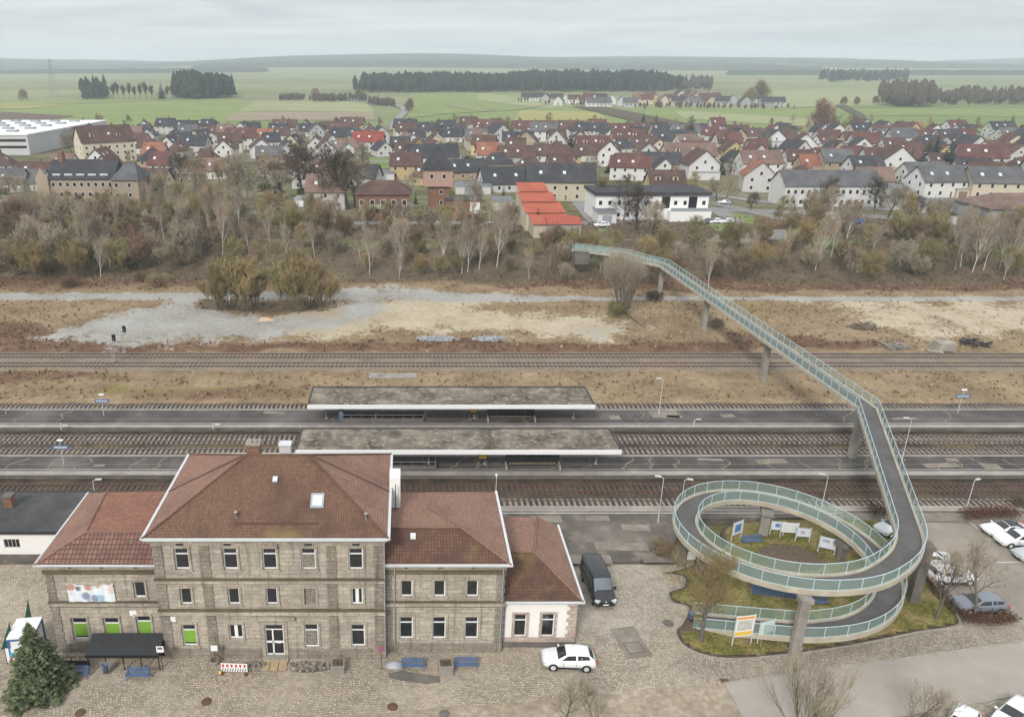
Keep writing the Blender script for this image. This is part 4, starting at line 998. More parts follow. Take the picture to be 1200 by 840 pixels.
mb = MB(); X,Y = gp(458,441); mb.box(-3.6+X,Y-1.0,-.3,X+4.2,Y+1.2,.16); t = mb.build('concrete_slab', MT['concrete'], org=(X,Y,0)); t.location = (X,Y,0); setp(t, 'long grey concrete slab lying in the dry grass above the far canopy', 'slab')
# small platform items: yellow grit box, white posts etc
# ================================================================ street furniture of the forecourt
def bench(lab, x, y, ang=0, w=1.9):
    t = thing('park_bench', lab, 'bench', (x,y,0), ang, 'blue steel benches')
    mb = MB()
    for k in range(4): mb.box(-w/2,-.42+k*.12,.43,w/2,-.33+k*.12,.46)
    mb.build('seat', MT['blue'], t); mb = MB()
    for k in range(4): mb.box(-w/2,.06+k*.02,.52+k*.11,w/2,.085+k*.02,.6+k*.11)
    mb.build('backrest', MT['blue'], t)
    for s in (-1,1):
        mb = MB(); x_ = s*(w/2-.08); mb.box(x_-.03,-.4,0,x_+.03,-.34,.43); mb.box(x_-.03,.04,0,x_+.03,.1,.95); mb.box(x_-.03,-.4,.4,x_+.03,.1,.43); mb.box(x_-.03,-.42,.6,x_+.03,.08,.64); mb.build('leg', MT['blue'], t)
for lab, px, py in (('blue bench left of the cubic stone planter, below the right wing', 484, 782),('blue bench right of the cubic stone planter, below the right wing', 546, 781),('blue bench beside the spruce', 92, 791),('blue bench in front of the black canopy roof', 163, 793)):
    X, Y = gp(px, py); bench(lab, X, Y)
X, Y = gp(880,636); bench('blue bench on the grass inside the ramp loop', X, Y, .1, 2.2)
def planter(lab, px, py, w, d, h_, mat='concrete', grp='stone planters'):
    X, Y = gp(px, py); t = thing('stone_planter', lab, 'planter', (X,Y,0), .05, grp)
    mb = MB(); mb.box(-w/2,-d/2,0,w/2,d/2,h_-.08); mb.box(-w/2-.03,-d/2-.03,h_-.08,w/2+.03,d/2+.03,h_); mb.build('trough', MT[mat], t); mb = MB(); mb.box(-w/2+.12,-d/2+.12,h_,w/2-.12,d/2-.12,h_+.03); mb.build('soil', MT['soil'], t)
    mb = MB(); r = random.Random(px)
    for i in range(40): a = r.uniform(0,6.3); q = r.uniform(0,.35); mb.tri((q*math.cos(a)-.03,q*math.sin(a),h_),(q*math.cos(a)+.03,q*math.sin(a),h_),(q*math.cos(a)*1.6,q*math.sin(a)*1.6,h_+r.uniform(.1,.25)))
    mb.build('twigs', straw[2], t)
planter('cubic concrete planter between the two blue benches', 522, 787, 1.15, 1.0, .95); planter('cubic concrete planter by the trench right of the entrance', 396, 785, 1.1, 1.0, .8)
X, Y = gp(252,777); t = thing('ball_shrub_planter', 'round grey pot with clipped twiggy shrub left of the warning barrier', 'planter', (X,Y,0)); mb = MB(); mb.lathe((0,0,0),[(.3,0),(.42,.45),(.36,.45),(.3,.4)],14); mb.build('pot', MT['concrete'], t)
mb = MB(); r = random.Random(4)
for i in range(260):
    v = Vector((r.gauss(0,1),r.gauss(0,1),r.gauss(0,1))).normalized()*r.uniform(.3,.52); a = Vector((r.gauss(0,1),r.gauss(0,1),r.gauss(0,1))).normalized()*.12; c = Vector((0,0,.8)); mb.tri(c+v, c+v+a, c+v*1.1+a.cross(v)*.5)
mb.build('shrub', straw[1], t)
def bin_(lab, px, py):
    X, Y = gp(px, py); t = thing('litter_bin', lab, 'litter bin', (X,Y,0)); mb = MB(); mb.lathe((0,0,.25),[(.0,0),(.2,0),(.23,.75),(.25,.78),(.19,.78),(.19,.5),(0,.5)],14); mb.build('bin', MT['blue'], t); mb = MB(); mb.tube((0,.27,0),(0,.27,1.1),.035); mb.build('post', MT['zinc'], t)
bin_('blue litter bin between two benches by the black canopy', 124.5, 790); bin_('small blue litter bin at the foot of the ramp', 809, 729)
# warning barrier
X, Y = gp(275,788); t = thing('warning_barrier', 'red and white striped warning barrier left of the entrance planks', 'barrier', (X,Y,0), -.04)
mb = MB(); mb.box(-1.1,-.03,.55,1.1,.03,.95); b = mb.build('board', MT['white'], t); mb = MB()
for k in range(6): mb.box(-1.0+k*.36,-.038,.6,-.82+k*.36,-.031,.9)
mb.build('red_stripes', MT['redp'], b); mb = MB()
mb.box(-1.1,-.025,.15,1.1,.025,.5); c_ = mb.build('lower_board', MT['white'], t); mb = MB()
for k in range(10): mb.add([(-1.05+k*.21,-.031,.18),(-.97+k*.21,-.031,.18),(-.87+k*.21,-.031,.47),(-.95+k*.21,-.031,.47)],[(0,1,2,3)])
mb.build('black_stripes', MT['dark'], c_)
for s in (-1,1): mb = MB(); mb.box(s*1.0-.03,.03,0,s*1.0+.03,.08,1.0); mb.box(s*1.0-.12,-.35,0,s*1.0+.12,.35,.1); mb.build('foot', MT['rust'], t)
mb = MB(); mb.lathe((-1.15,-.2,0),[(.1,0),(.13,.2),(.08,.32),(0,.34)],10); mb.build('warning_lamp', MT['yellow'], t)
# planks over the trench
X, Y = gp(322,778); t = thing('plank_bridge', 'raw timber planks laid over the trench at the entrance door', 'plank bridge', (X,Y,0))
for k in range(3): mb = MB(); mb.obox((-.72+k*.72,.1,.14),.66,1.9,.08,.01*k,0); mb.build('plank', MT['wood'], t)
heap('trench_rubble', 'dug-up stones and soil left of the entrance planks', 'rubble heap', 300, 781, 1.0, .55, .35, MT['stone_rust'], 60, 21, (.25,.2,.15), MT['soil'])
heap('trench_rubble', 'dug-up stones and soil right of the entrance planks', 'rubble heap', 362, 782, 2.0, .6, .4, MT['stone_rust'], 90, 22, (.25,.2,.15), MT['soil'])
heap('tarp_heap', 'dark heap covered with a grey tarp at the right corner of the main block', 'covered heap', 462, 779, .9, .55, .55, MT['zinc'], 0, 23)
X, Y = gp(485,795); mb = MB(); pts = [gp(x,y) for x,y in ((455,789),(470,786),(490,789),(515,793),(516,799),(500,801),(470,797),(455,794))]; mb.prism(pts,-.1,.05); struct('gravel_bed', mb, MT['concrete_dark'])
# black corrugated canopy (cycle shelter)
X0, Y0 = gp(107,778); X1, Y1 = gp(192,777); t = thing('cycle_shelter', 'low black corrugated-roof shelter in front of the left wing', 'cycle shelter', ((X0+X1)/2,53,0)); o = ((X0+X1)/2,53,0)
mb = MB(); n = 44; vs = []
for i in range(n+1):
    x = X0+(X1-X0)*i/n; dz = .05 if i%2 else 0; vs += [(x,51.4,1.55+dz),(x,53.3,2.25+dz)]
mb.add(vs, [(2*i,2*i+2,2*i+3,2*i+1) for i in range(n)]); mb.build('roof', MT['dark'], t, o)
mb = MB(); mb.box(X0-.02,51.34,1.4,X1+.02,51.4,1.62); mb.build('gutter', MT['black'], t, o)
for i in range(5):
    x = X0+.1+(X1-X0-.2)*i/4; mb = MB(); mb.tube((x,51.5,0),(x,51.5,1.55),.05); mb.build('post', MT['dark'], t, o)
mb = MB(); mb.box(X0,53.2,.0,X1,53.26,2.2); mb.build('rear_panel', MT['black'], t, o)
# fence strip left of the shelter
xa = gp(76,777)[0]; mb = MB(); mb.box(xa,52.0,.0,X0-.05,52.06,.5); mb.tube((xa,52.03,.9),(X0-.05,52.03,.9),.03)
for i in range(4): x = xa+(X0-.05-xa)*i/3; mb.tube((x,52.03,0),(x,52.03,.9),.03)
t = mb.build('low_railing', MT['dark'], org=(xa,52,0)); t.location = (xa,52,0); setp(t, 'low dark railing between spruce and black shelter', 'railing')
# sign posts
def sign(lab, px, by, ty, mat, shape='box', w=.5):
    X, Y = gp(px, by); z = max(1.8, at(px, ty, Y)[1]); t = thing('sign_post', lab, 'sign', (X,Y,0)); mb = MB(); mb.tube((0,.05,0),(0,.05,z),.03); mb.build('post', MT['dark'], t)
    mb = MB()
    if shape == 'box': mb.box(-w/2,-.02,z-w,w/2,.015,z)
    else:
        n = 16; vs = [(w/2*math.cos(6.283*i/n), y_, z-w/2+w/2*math.sin(6.283*i/n)) for y_ in (-.03,.015) for i in range(n)]; mb.add(vs, [tuple(range(n)), tuple(range(n,2*n))[::-1]]+[(i,n+i,n+(i+1)%n,(i+1)%n) for i in range(n)])
    return mb.build('sign_plate', mat, t), z
b, z = sign('round no-stopping sign on a dark post by the main block corner', 447, 784, 757, MT['blue'], 'round', .55)
mb = MB(); n = 16; mb.add([((.275 if k else .21)*math.cos(6.283*i/n),-.036,z-.275+(.275 if k else .21)*math.sin(6.283*i/n)) for k in (0,1) for i in range(n)], [(i,(i+1)%n,n+(i+1)%n,n+i) for i in range(n)]); mb.build('red_ring', MT['redp'], b)
mb = MB(); mb.obox((0,-.034,z-.275),.46,.004,.06,0,0,.78); mb.build('red_bar', MT['redp'], b)
b, z = sign('small violet notice sign by the right end of the black shelter', 191, 786, 757, MT['white'], 'box', .6); mb = MB(); mb.lathe((0,0,0),[(0,0)],3); mb.box(-.2,-.026,z-.3,.2,-.021,z-.08); mb.build('symbol', plain('violet_sign', (.2,.08,.25)), b)
sign('small white sign on a post left of the warning barrier', 253, 779, 756, MT['white'], 'box', .55)
# wall notices and banner
mb = MB(); h0 = at(106,694.5,WY); z1 = at(106,682,WY)[1]; z0 = at(106,707,WY)[1]; xa = at(79.5,690,WY)[0]; xb = at(134,690,WY)[0]
N = 12; vs = []
for i in range(N+1):
    x = xa+(xb-xa)*i/N; s = .12*math.sin(math.pi*i/N)**2
    vs += [(x,WY-.12-.05*math.sin(i*1.9),z0+s*.3),(x,WY-.12-.04*math.sin(i*2.3+1),z1-s*2.2)]
mb.add(vs, [(2*i,2*i+2,2*i+3,2*i+1) for i in range(N)]); 
m = Mat('printed_banner', .6, .3); v = m.n('TexVoronoi', {'Vector': m.uv, 'Scale': 1.3}); cc = m.n('SeparateColor', {0: v.outputs['Color']}).outputs[0]
base = m.mix(m.noise(.7,3,m.uv), (.62,.72,.8), (.85,.84,.83)); c1 = m.ramp(cc, [(0,(.04,.04,.05)),(.25,(.5,.28,.22)),(.4,(.35,.5,.62)),(.55,(.7,.55,.5)),(.75,(.25,.3,.4)),(1,(.75,.78,.8))], 'CONSTANT')
m.color(m.mix(m.step(v.outputs['Distance'], .62, .34), base, c1))
t = mb.build('wall_banner', m.m, org=(xa,WY,z0)); t.location = (xa,WY,z0); setp(t, 'large pale printed banner hung on the upper left wing wall', 'banner')
def notice(lab, px, py, Y, w, h_):
    X, Z_ = at(px, py, Y); mb = MB(); mb.box(-w/2,-.03,-h_/2,w/2,0,h_/2); t = mb.build('wall_notice', MT['white']); t.location = (X,Y-.005,Z_); setp(t, lab, 'notice', 'white notices on the facade')
notice('small white notice on the left wing between lime-blind windows', 156, 718, WY, .6, .5); notice('small white notice on the main block beside a lime-blind window', 202, 725, FY, .55, .5)
# blue and white hut, canvas triangles, poster stand by the spruce
X, Y = gp(45,742); X += .3; t = thing('blue_white_hut', 'small white cabin with blue corner posts behind the spruce', 'cabin', (X,53.6,0), .12)
mb = MB(); mb.box(-.95,-1.2,.1,.95,1.2,2.5,0); mb.build('wall', MT['white'], t); mb = MB(); mb.box(-1.05,-1.3,2.5,1.05,1.3,2.6); mb.build('roof', MT['white'], t)
mb = MB()
for sx in (-1,1):
    for sy in (-1,1): mb.box(sx*.98-.07,sy*1.23-.07,0,sx*.98+.07,sy*1.23+.07,2.49)
for s in (-1,1): mb.box(-.9,s*1.23-.06,2.3,.9,s*1.23+.06,2.49); mb.box(s*.98-.06,-1.16,2.3,s*.98+.06,1.16,2.49)
mb.build('frame', plain('bright_blue_paint', (.04,.13,.4), .5), t)
def flag(lab, px, by, ty, w):
    X, Y = gp(px, by); z = at(px, ty, Y)[1]; t = thing('canvas_sail', lab, 'canvas sail', (X,Y,0), .25); mb = MB(); mb.tube((0,0,0),(0,0,z),.04); mb.build('pole', MT['dark'], t)
    mb = MB(); mb.add([(0,0,z),(.06,.03,.9),(-w,.05,1.0),(-w*.5,.12,z*.6)],[(0,3,2),(0,1,2),(0,1,3)]); mb.prism([(0,-.02),(-w,.0),(-w,.05),(0,.02)],.9,1.0); mb.build('canvas', MT['green_cloth'], t)
flag('dark green triangular canvas on a pole left of the spruce', 19, 768, 730, 1.0); flag('dark green triangular canvas on a pole beside the blue and white hut', 41, 745, 703, .8)
X, Y = gp(20,777); t = thing('poster_stand', 'white poster stand with coloured picture left of the spruce', 'poster stand', (X,Y,0), .1)
mb = MB(); mb.tube((-.75,0,0),(-.75,0,1.7),.04); mb.tube((.75,0,0),(.75,0,1.7),.04); mb.build('post', MT['dark'], t); mb = MB(); mb.box(-.72,-.03,.15,.72,.03,1.6); b = mb.build('board', MT['white'], t)
mb = MB(); mb.box(-.45,-.04,.75,.5,-.031,1.2); mb.build('picture', plain('blue_picture', (.12,.35,.6), .5, .3, .3, 5), b); mb = MB(); mb.box(-.5,-.045,.3,-.25,-.031,.55); mb.box(.1,-.045,.3,.4,-.031,.6); mb.build('picture', MT['redp'], b)
# manholes and the inspection plate
for lab, px, py, rr in (('round iron manhole in the setts below the warning barrier',242,822,.42),('round iron manhole right of the spruce',94,835,.42),('round iron manhole in front of the right bench',460,828,.42),('pale round manhole at the gravel edge',521,836,.4),('round manhole with pale ring left of the grass island',783,730,.5)):
    X, Y = gp(px, py); mb = MB(); mb.lathe((0,0,0),[(0,.022),(rr*.75,.022),(rr*.78,.014),(rr*.82,.022),(rr,.02),(rr,0)],24); t = mb.build('manhole_cover', MT['rust'] if 'pale' not in lab else MT['concrete_dark']); t.location = (X,Y,.012); setp(t, lab, 'manhole', 'manhole covers')
X, Y = gp(739,752); t = thing('inspection_plate', 'rectangular concrete inspection plate set in the paved yard', 'inspection plate', (X,Y,.004), .16)
mb = MB(); mb.box(-1.15,-1.9,0,1.15,1.9,.02,0); mb.build('slab', MT['patchgrey'], t); mb = MB()
for a in ((-.75,-1.4,.75,-1.32),(-.75,-.1,.75,-.02),(-.75,-1.32,-.67,-.1),(.67,-1.32,.75,-.1)): mb.box(a[0],a[1],.02,a[2],a[3],.026)
mb.build('cover_frame', MT['rust'], t)
for px, py, lb in ((849,797,'road corner'),(690,812,'parked white car')):
    X, Y = gp(px,py); mb = MB(); mb.box(-.35,-.2,0,.35,.2,.02)
    for k in range(5): mb.box(-.3+k*.13,-.16,.02,-.24+k*.13,.16,.026)
    t = mb.build('drain_grate', MT['rust']); t.location = (X,Y,.014); setp(t, 'small iron drain grate by the '+lb, 'drain', 'drain grates')
# ---- information boards inside and below the loop
def board(lab, px, py, w, h_, mat, ang=0, legs='gutter', base=.7, grp=None, pic=None):
    X, Y = gp(px, py); t = thing('information_board', lab, 'information board', (X,Y,.2), ang, grp)
    for s in (-1,1): mb = MB(); mb.tube((s*w/2,0,-.2),(s*w/2,0,base+h_+.1),.05); mb.build('post', MT[legs], t)
    mb = MB(); mb.box(-w/2+.06,-.03,base,w/2-.06,.03,base+h_); b = mb.build('board', mat, t)
    if pic:
        for (a,bb,c,d), mt in pic: mb = MB(); mb.box(-w/2+w*a,-.04,base+h_*bb,-w/2+w*c,-.031,base+h_*d); mb.build('print', mt, b)
pale = plain('pale_board', (.6,.64,.7), .5, .3); bluep = plain('blue_print', (.1,.2,.42), .5, .3, .3, 6); greyp = plain('grey_print', (.35,.36,.4), .6, .3, .4, 8)
board('pale information board with small picture, left of the row of three', 909, 629, 1.35, 1.0, pale, -.12, grp='information boards inside the ramp loop', pic=[((.3,.35,.65,.75),bluep)])
board('pale wide map board, middle of the row of three', 923, 632, 1.7, 1.15, MT['white'], -.12, grp='information boards inside the ramp loop', pic=[((.08,.1,.92,.9),plain('faint_map',(.6,.63,.62),.6,.2,.2,4))])
board('pale board, right of the row of three inside the loop', 939, 637, 1.4, 1.0, pale, -.12, grp='information boards inside the ramp loop', pic=[((.3,.35,.6,.7),greyp)])
board('lone tilted pale board on the grass at the right of the loop', 967, 651, 1.5, 1.25, pale, -.45, grp='information boards inside the ramp loop', pic=[((.15,.55,.6,.8),greyp)])
board('blue and white board with faint picture at the left of the loop', 862, 634, 1.5, 1.5, pale, .5, grp='information boards inside the ramp loop', pic=[((.2,.2,.8,.8),bluep)])
board('tall yellow, orange and white town map board on the grass below the ramp', 868, 758, 1.75, 2.1, MT['white'], .16, base=1.0, pic=[((.05,.86,.95,.97),plain('orange_print',(.75,.3,.05))),((.05,.05,.95,.24),plain('yellow_print',(.75,.5,.08))),((.1,.3,.9,.8),plain('map_print',(.5,.5,.45),.6,.2,.35,5))])
board('mint framed white notice board right of the yellow town map', 895, 754, 1.5, 1.3, plain('mint_white',(.6,.68,.66)), .3, base=.9)
board('small white notice under a dark frame at the path end left of the loop', 808, 667, 1.0, .9, MT['white'], .1, legs='dark', base=1.0)
# container / fence panels under the loop, bicycles rack
X, Y = gp(905,703); t = thing('blue_screen_panel', 'long low blue panel screen under the ramp loop', 'screen', (X+.2,Y,.2), -.2)
for k in range(3): mb = MB(); mb.box(-2.1+k*1.4,-.03,.25,-.76+k*1.4,.03,1.25); mb.build('panel', MT['blue'], t)
mb = MB()
for k in range(4): mb.tube((-2.1+k*1.4,.05,-.2),(-2.1+k*1.4,.05,1.35),.035)
mb.build('post', MT['zinc'], t)
for k in range(2):
    X, Y = gp(953+k*16,716+k*0); bench(('left' if k == 0 else 'right')+' dark bench under the lower ramp at the right', X-.2, Y+1.0, .05, 1.3)
def bicycle(lab, x, y, ang, z=.2):
    t = thing('bicycle', lab, 'bicycle', (x,y,z), ang, 'bicycles parked by the ramp tree')
    for s in (-.53,.53):
        mb = MB(); n = 18
        for i in range(n):
            a, b = 6.283*i/n, 6.283*(i+1)/n; mb.tube((s+.33*math.cos(a),0,.34+.33*math.sin(a)),(s+.33*math.cos(b),0,.34+.33*math.sin(b)),.022,.022,4)
        for i in range(8): a = 6.283*i/8; mb.tube((s,0,.34),(s+.32*math.cos(a),0,.34+.32*math.sin(a)),.005,.005,3)
        mb.build('wheel', MT['black'], t)
    mb = MB()
    for a, b in (((-.53,.34),(-.12,.32)),((-.12,.32),(-.25,.85)),((-.53,.34),(-.22,.75)),((-.22,.75),(.38,.82)),((-.12,.32),(.4,.72)),((.53,.34),(.36,.95))): mb.tube((a[0],0,a[1]),(b[0],0,b[1]),.022,.022,5)
    mb.build('frame', MT['dark'], t); mb = MB(); mb.obox((-.26,0,.9),.26,.14,.06); mb.build('saddle', MT['black'], t); mb = MB(); mb.tube((.35,-.28,1.0),(.35,.28,1.0),.018); mb.build('handlebar', MT['zinc'], t)
bl_ = ('leftmost','second from left','third from left','fourth from left','rightmost')
for k, (px,py) in enumerate(((822,680),(830,678),(838,677),(845,677),(851,679))):
    X, Y = gp(px,py); bicycle(bl_[k]+' of the dark bicycles parked behind the ramp tree', X, Y, 1.3+.1*((k*7)%3))
t = thing('cycle_rack', 'low steel cycle rack among the dark bicycles behind the ramp tree', 'cycle rack', (*gp(836,681),.2), .05)
mb = MB()
for k in range(7): x = -1.5+k*.5; mb.tube((x,0,0),(x,0,.75),.025); mb.tube((x,0,.75),(x,.5,.75),.025); mb.tube((x,.5,.75),(x,.5,0),.025)
mb.build('hoops', MT['dark'], t)
# ================================================================ vehicles
def car_mesh(L, W, Hh, st, mats):
    """loft: st = rows of (x, zbottom, zbelt, zroof, roof half-width factor, plan factor)"""
    mb = MB(); n = 0; secs = []
    for x, zb, zbelt, zr, rw, pl in st:
        w = W/2*pl; r = w*rw
        half = [(w*.86, zb), (w*.98, zb+.12), (w, (zb+zbelt)*.5+.03), (w*.965, zbelt-.03), (w*.93, zbelt), (r, zr-.05 if zr > zbelt+.12 else zbelt+.0+.4*(zr-zbelt)), (r*.8, zr-.008), (0, zr+.012)]
        sec = [(x, -y, z) for y, z in half] + [(x, y, z) for y, z in half[-2::-1]]
        secs.append(sec)
    k = len(secs[0]); vs = [p for s in secs for p in s]
    fs = [(i*k+j, i*k+j+1, (i+1)*k+j+1, (i+1)*k+j) for i in range(len(secs)-1) for j in range(k-1)]
    fs += [tuple(range(k))[::-1], tuple((len(secs)-1)*k+j for j in range(k))]
    fs += [(i*k, (i+1)*k, (i+1)*k+k-1, i*k+k-1) for i in range(len(secs)-1)]
    mb.add(vs, fs, 0, True); return mb, secs
def pane(mb, pts, off=.012):
    p = [Vector(q) for q in pts]; n = (p[1]-p[0]).cross(p[2]-p[0]).normalized(); c = sum(p, Vector())/len(p)
    mb.add([c+(q-c)*.93+n*off for q in p], [tuple(range(len(p)))])
def strip_pane(mb, s0, s1, f0, f1, off):
    """glass following the loft between two sections"""
    js = range(5, 10); A = [Vector(s0[j]).lerp(Vector(s1[j]), f0) for j in js]; B = [Vector(s0[j]).lerp(Vector(s1[j]), f1) for j in js]
    for L in (A, B):
        c = (L[0]+L[-1])/2; L[0] = L[0].lerp(c, .07); L[-1] = L[-1].lerp(c, .07)
    n = (B[2]-A[2]).cross(A[3]-A[1]).normalized(); n = n if n.z > 0 else -n
    mb.add([p+n*off for p in A+B], [(i,i+1,6+i,5+i) for i in range(4)], 0, True)
def make_car(name, label, cat, paint, L=4.4, W=1.82, style='suv', rim='gutter', roofm=None, group='parked cars'):
    t = thing(name, label, cat, (0,0,0), 0, group)
    b = .22 if style != 'suv' else .26; h = {'suv':1.58,'hatch':1.48,'saloon':1.45,'sport':1.33}[style]; be = {'suv':.98,'hatch':.93,'saloon':.92,'sport':.86}[style]
    f = L/2
    if style in ('suv','hatch'):
        st = [(-f,b+.18,.6,.66,.8,.72),(-f+.12,b+.04,.74,.8,.85,.88),(-f+.4,b,.85,.9,.86,.96),(-f+1.05,b,be,be+.06,.86,1),(-f+1.2,b,be+.01,be+.1,.84,1),(-f+1.95,b,be+.02,h-.05,.72,1),(-f+2.35,b,be+.03,h,.73,1),(f-1.25,b,be+.05,h,.72,1),(f-.62,b,be+.07,h-.06,.7,.98),(f-.2,b,be+.06,be+.16,.8,.93),(f-.06,b+.06,.86,.92,.84,.9),(f,b+.2,.7,.74,.8,.82)]
    elif style == 'saloon':
        st = [(-f,b+.18,.58,.62,.8,.72),(-f+.12,b+.04,.7,.76,.85,.88),(-f+.4,b,.8,.85,.86,.96),(-f+1.2,b,be,be+.05,.86,1),(-f+1.35,b,be+.01,be+.08,.84,1),(-f+2.15,b,be+.02,h-.04,.7,1),(-f+2.5,b,be+.03,h,.71,1),(f-1.75,b,be+.04,h-.02,.7,1),(f-1.2,b,be+.05,h-.2,.7,1),(f-.75,b,be+.05,be+.12,.8,.97),(f-.12,b+.04,be,be+.06,.84,.9),(f,b+.2,.7,.74,.8,.82)]
    else:
        st = [(-f,b+.16,.52,.56,.8,.7),(-f+.12,b+.04,.64,.69,.85,.86),(-f+.4,b,.74,.79,.86,.96),(-f+1.35,b,be,be+.05,.86,1),(-f+1.5,b,be+.01,be+.07,.84,1),(-f+2.2,b,be+.02,h-.04,.7,1),(-f+2.5,b,be+.03,h,.7,1),(f-1.6,b,be+.04,h-.03,.69,1),(f-.95,b,be+.05,be+.14,.76,1),(f-.6,b,be+.05,be+.08,.84,.97),(f-.12,b+.04,be-.02,be+.03,.84,.9),(f,b+.2,.66,.7,.8,.82)]
    body, sec = car_mesh(L, W, h, st, None); body.build('body', paint, t)
    k = len(sec[0])
    if style in ('suv','hatch'): iw0, iw1, i2, i3, i4 = 4, 5, 6, 7, 8
    else: iw0, iw1, i2, i3, i4 = 4, 5, 6, 7, 8
    q = MB(); strip_pane(q, sec[iw0], sec[iw1], .06, .93, .016); q.build('windscreen', MT['carglass'], t)
    q = MB(); r0, r1 = (8, 9) ; strip_pane(q, sec[r0], sec[r1], .05, .9, .016); q.build('rear_window', MT['carglass'], t)
    for s in (0,1):
        J = (4,5) if s == 0 else (k-1-4,k-1-5)
        def P(i, u, v):   # point on the greenhouse side between belt (u) and roof
            a, c = Vector(sec[i][J[0]]), Vector(sec[i][J[1]]); return a.lerp(c, v)
        mid = len(range(i2,i3))
        A = [P(iw1,0,.12)+Vector((-.35,0,-.0)), P(i2,0,.12), P(i2,0,.9), P(iw1,0,.86)]
        lo = lambda x_: None
        xm = (sec[i2][0][0]+sec[i3][0][0])/2
        def PX(x_, v):
            ii = max(i for i in range(len(sec)-1) if sec[i][0][0] <= x_); tt = (x_-sec[ii][0][0])/(sec[ii+1][0][0]-sec[ii][0][0]); return P(ii,0,v).lerp(P(ii+1,0,v), tt)
        xs_ = [sec[iw0][0][0]+.25, sec[iw1][0][0]+.05, xm-.03, xm+.05, sec[i4][0][0]-.02, sec[i4][0][0]+.25]
        for quad_ in ([PX(xs_[0],.15),PX(xs_[2],.12),PX(xs_[2],.9),PX(xs_[1],.86)], [PX(xs_[3],.12),PX(xs_[5]-.12,.3),PX(xs_[4],.88),PX(xs_[3],.9)]):
            q = MB(); pane(q, quad_ if s == 0 else quad_[::-1], .016); q.build('side_window', MT['carglass'], t)
    if roofm:
        q = MB(); vs = []
        for i in range(iw1, r1+1): vs += [Vector(sec[i][j])+Vector((0,0,.014)) for j in range(5,10)]
        nn = r1+1-iw1; q.add(vs, [(i*5+j,i*5+j+1,(i+1)*5+j+1,(i+1)*5+j) for i in range(nn-1) for j in range(4)], 0, True); q.build('soft_top', roofm, t)
    rw = .33 if style == 'suv' else .31
    for wx in (-f+.85, f-.82):
        for s in (-1,1):
            q = MB(); n = 22; y0, y1 = s*(W/2-.2), s*(W/2+.012)
            ring = lambda rr, y: [(wx+rr*math.cos(6.283*i/n), y, rw+rr*math.sin(6.283*i/n)) for i in range(n)]
            q.add(ring(rw,y0)+ring(rw,y1)+ring(rw*.68,y1+s*.004), [(i,(i+1)%n,n+(i+1)%n,n+i) for i in range(n)]+[(n+i,n+(i+1)%n,2*n+(i+1)%n,2*n+i) for i in range(n)]); wh = q.build('wheel', MT['black'], t)
            q = MB(); q.add([(wx,y1+s*.012,rw)]+ring(rw*.66,y1+s*.004), [(0,1+i,1+(i+1)%n) for i in range(n)]); q.build('rim', MT[rim], wh)
            q = MB(); rr = rw+.07
            q.add(ring(rr,s*(W/2+.004)) , [tuple(range(n))]) ; q.build('wheel_arch', MT['black'], t)
    for s in (-1,1):
        q = MB(); q.obox((-f+.16, s*W*.33, .66 if style != 'sport' else .58), .26, .42, .13, s*.45); q.build('headlight', MT['skyglass'], t)
        q = MB(); q.obox((f-.07, s*W*.36, .86), .12, .34, .16, -s*.3); q.build('tail_light', MT['redp'], t)
        q = MB(); q.obox((-f+1.45, s*(W/2+.09), be+.05), .12, .2, .13); q.build('wing_mirror', paint, t)
    for s in (-1,1):
        q = MB(); q.box(-f+1.25, s*W/2-.02, b+.02, f-1.22, s*W/2+.012, b+.16); q.build('sill_trim', MT['black'], t)
        q = MB(); xd = (sec[i2][0][0]+sec[i3][0][0])/2
        for xx in (xd+.01, xd-1.05): q.box(xx-.008, s*W/2-.03, b+.18, xx+.008, s*W/2+.004, be-.06)
        q.build('door_seam', MT['dark'], t)
    q = MB(); q.box(-f-.012,-.26,.4,-f+.02,.26,.51); q.build('number_plate', MT['white'], t); q = MB(); q.box(f-.02,-.26,.62,f+.012,.26,.73); q.build('number_plate', MT['white'], t)
    q = MB(); q.box(-f-.006,-.5,.28,-f+.1,.5,.38); q.build('grille', MT['black'], t)
    return t
def paint(name, c, rough=.28):
    m = Mat(name, rough, .5); m.color(c); m.b.inputs['Coat Weight'].default_value = .5; m.b.inputs['Coat Roughness'].default_value = .08; return m.m
PW = paint('white_car_paint', (.75,.76,.77)); PS = paint('silver_car_paint', (.42,.44,.46)); PD = paint('dark_blue_car_paint', (.16,.18,.21), .2); PB2 = paint('black_van_paint', (.012,.012,.014)); PBL = paint('blue_car_paint', (.03,.12,.4)); PR = paint('red_car_paint', (.35,.03,.02)); PG = paint('grey_car_paint', (.12,.125,.13))
def put(t, px, py, ang, z=0.0):
    X, Y = gp(px, py, z+.5); t.location = (X, Y, z); t.rotation_euler = (0,0,ang)
put(make_car('parked_car','white compact crossover parked alone in front of the white annex','car',PW,4.4,1.84,'suv'), 666, 772, -.06, .004)
c = make_car('parked_car','white convertible with black soft top, first in the row beside the brown hedge','car',PW,4.6,1.82,'sport','gutter',MT['dark']); put(c, 1178, 620, .03, .016)
put(make_car('parked_car','white hatchback parked in front of the white convertible, right edge','car',PW,4.3,1.8,'hatch'), 1192, 632, .03, .016)
put(make_car('parked_car','silver car cut by the right edge, nearest in that row','car',PS,4.4,1.8,'hatch'), 1216, 650, .03, .016)
put(make_car('parked_car','white estate parked close behind the ramp pier','car',PW,4.5,1.8,'hatch'), 1090, 655, math.pi, .016)
put(make_car('parked_car','white crossover parked between the ramp pier and the grey-blue car','car',PW,4.5,1.84,'suv'), 1113, 675, math.pi+.02, .016)
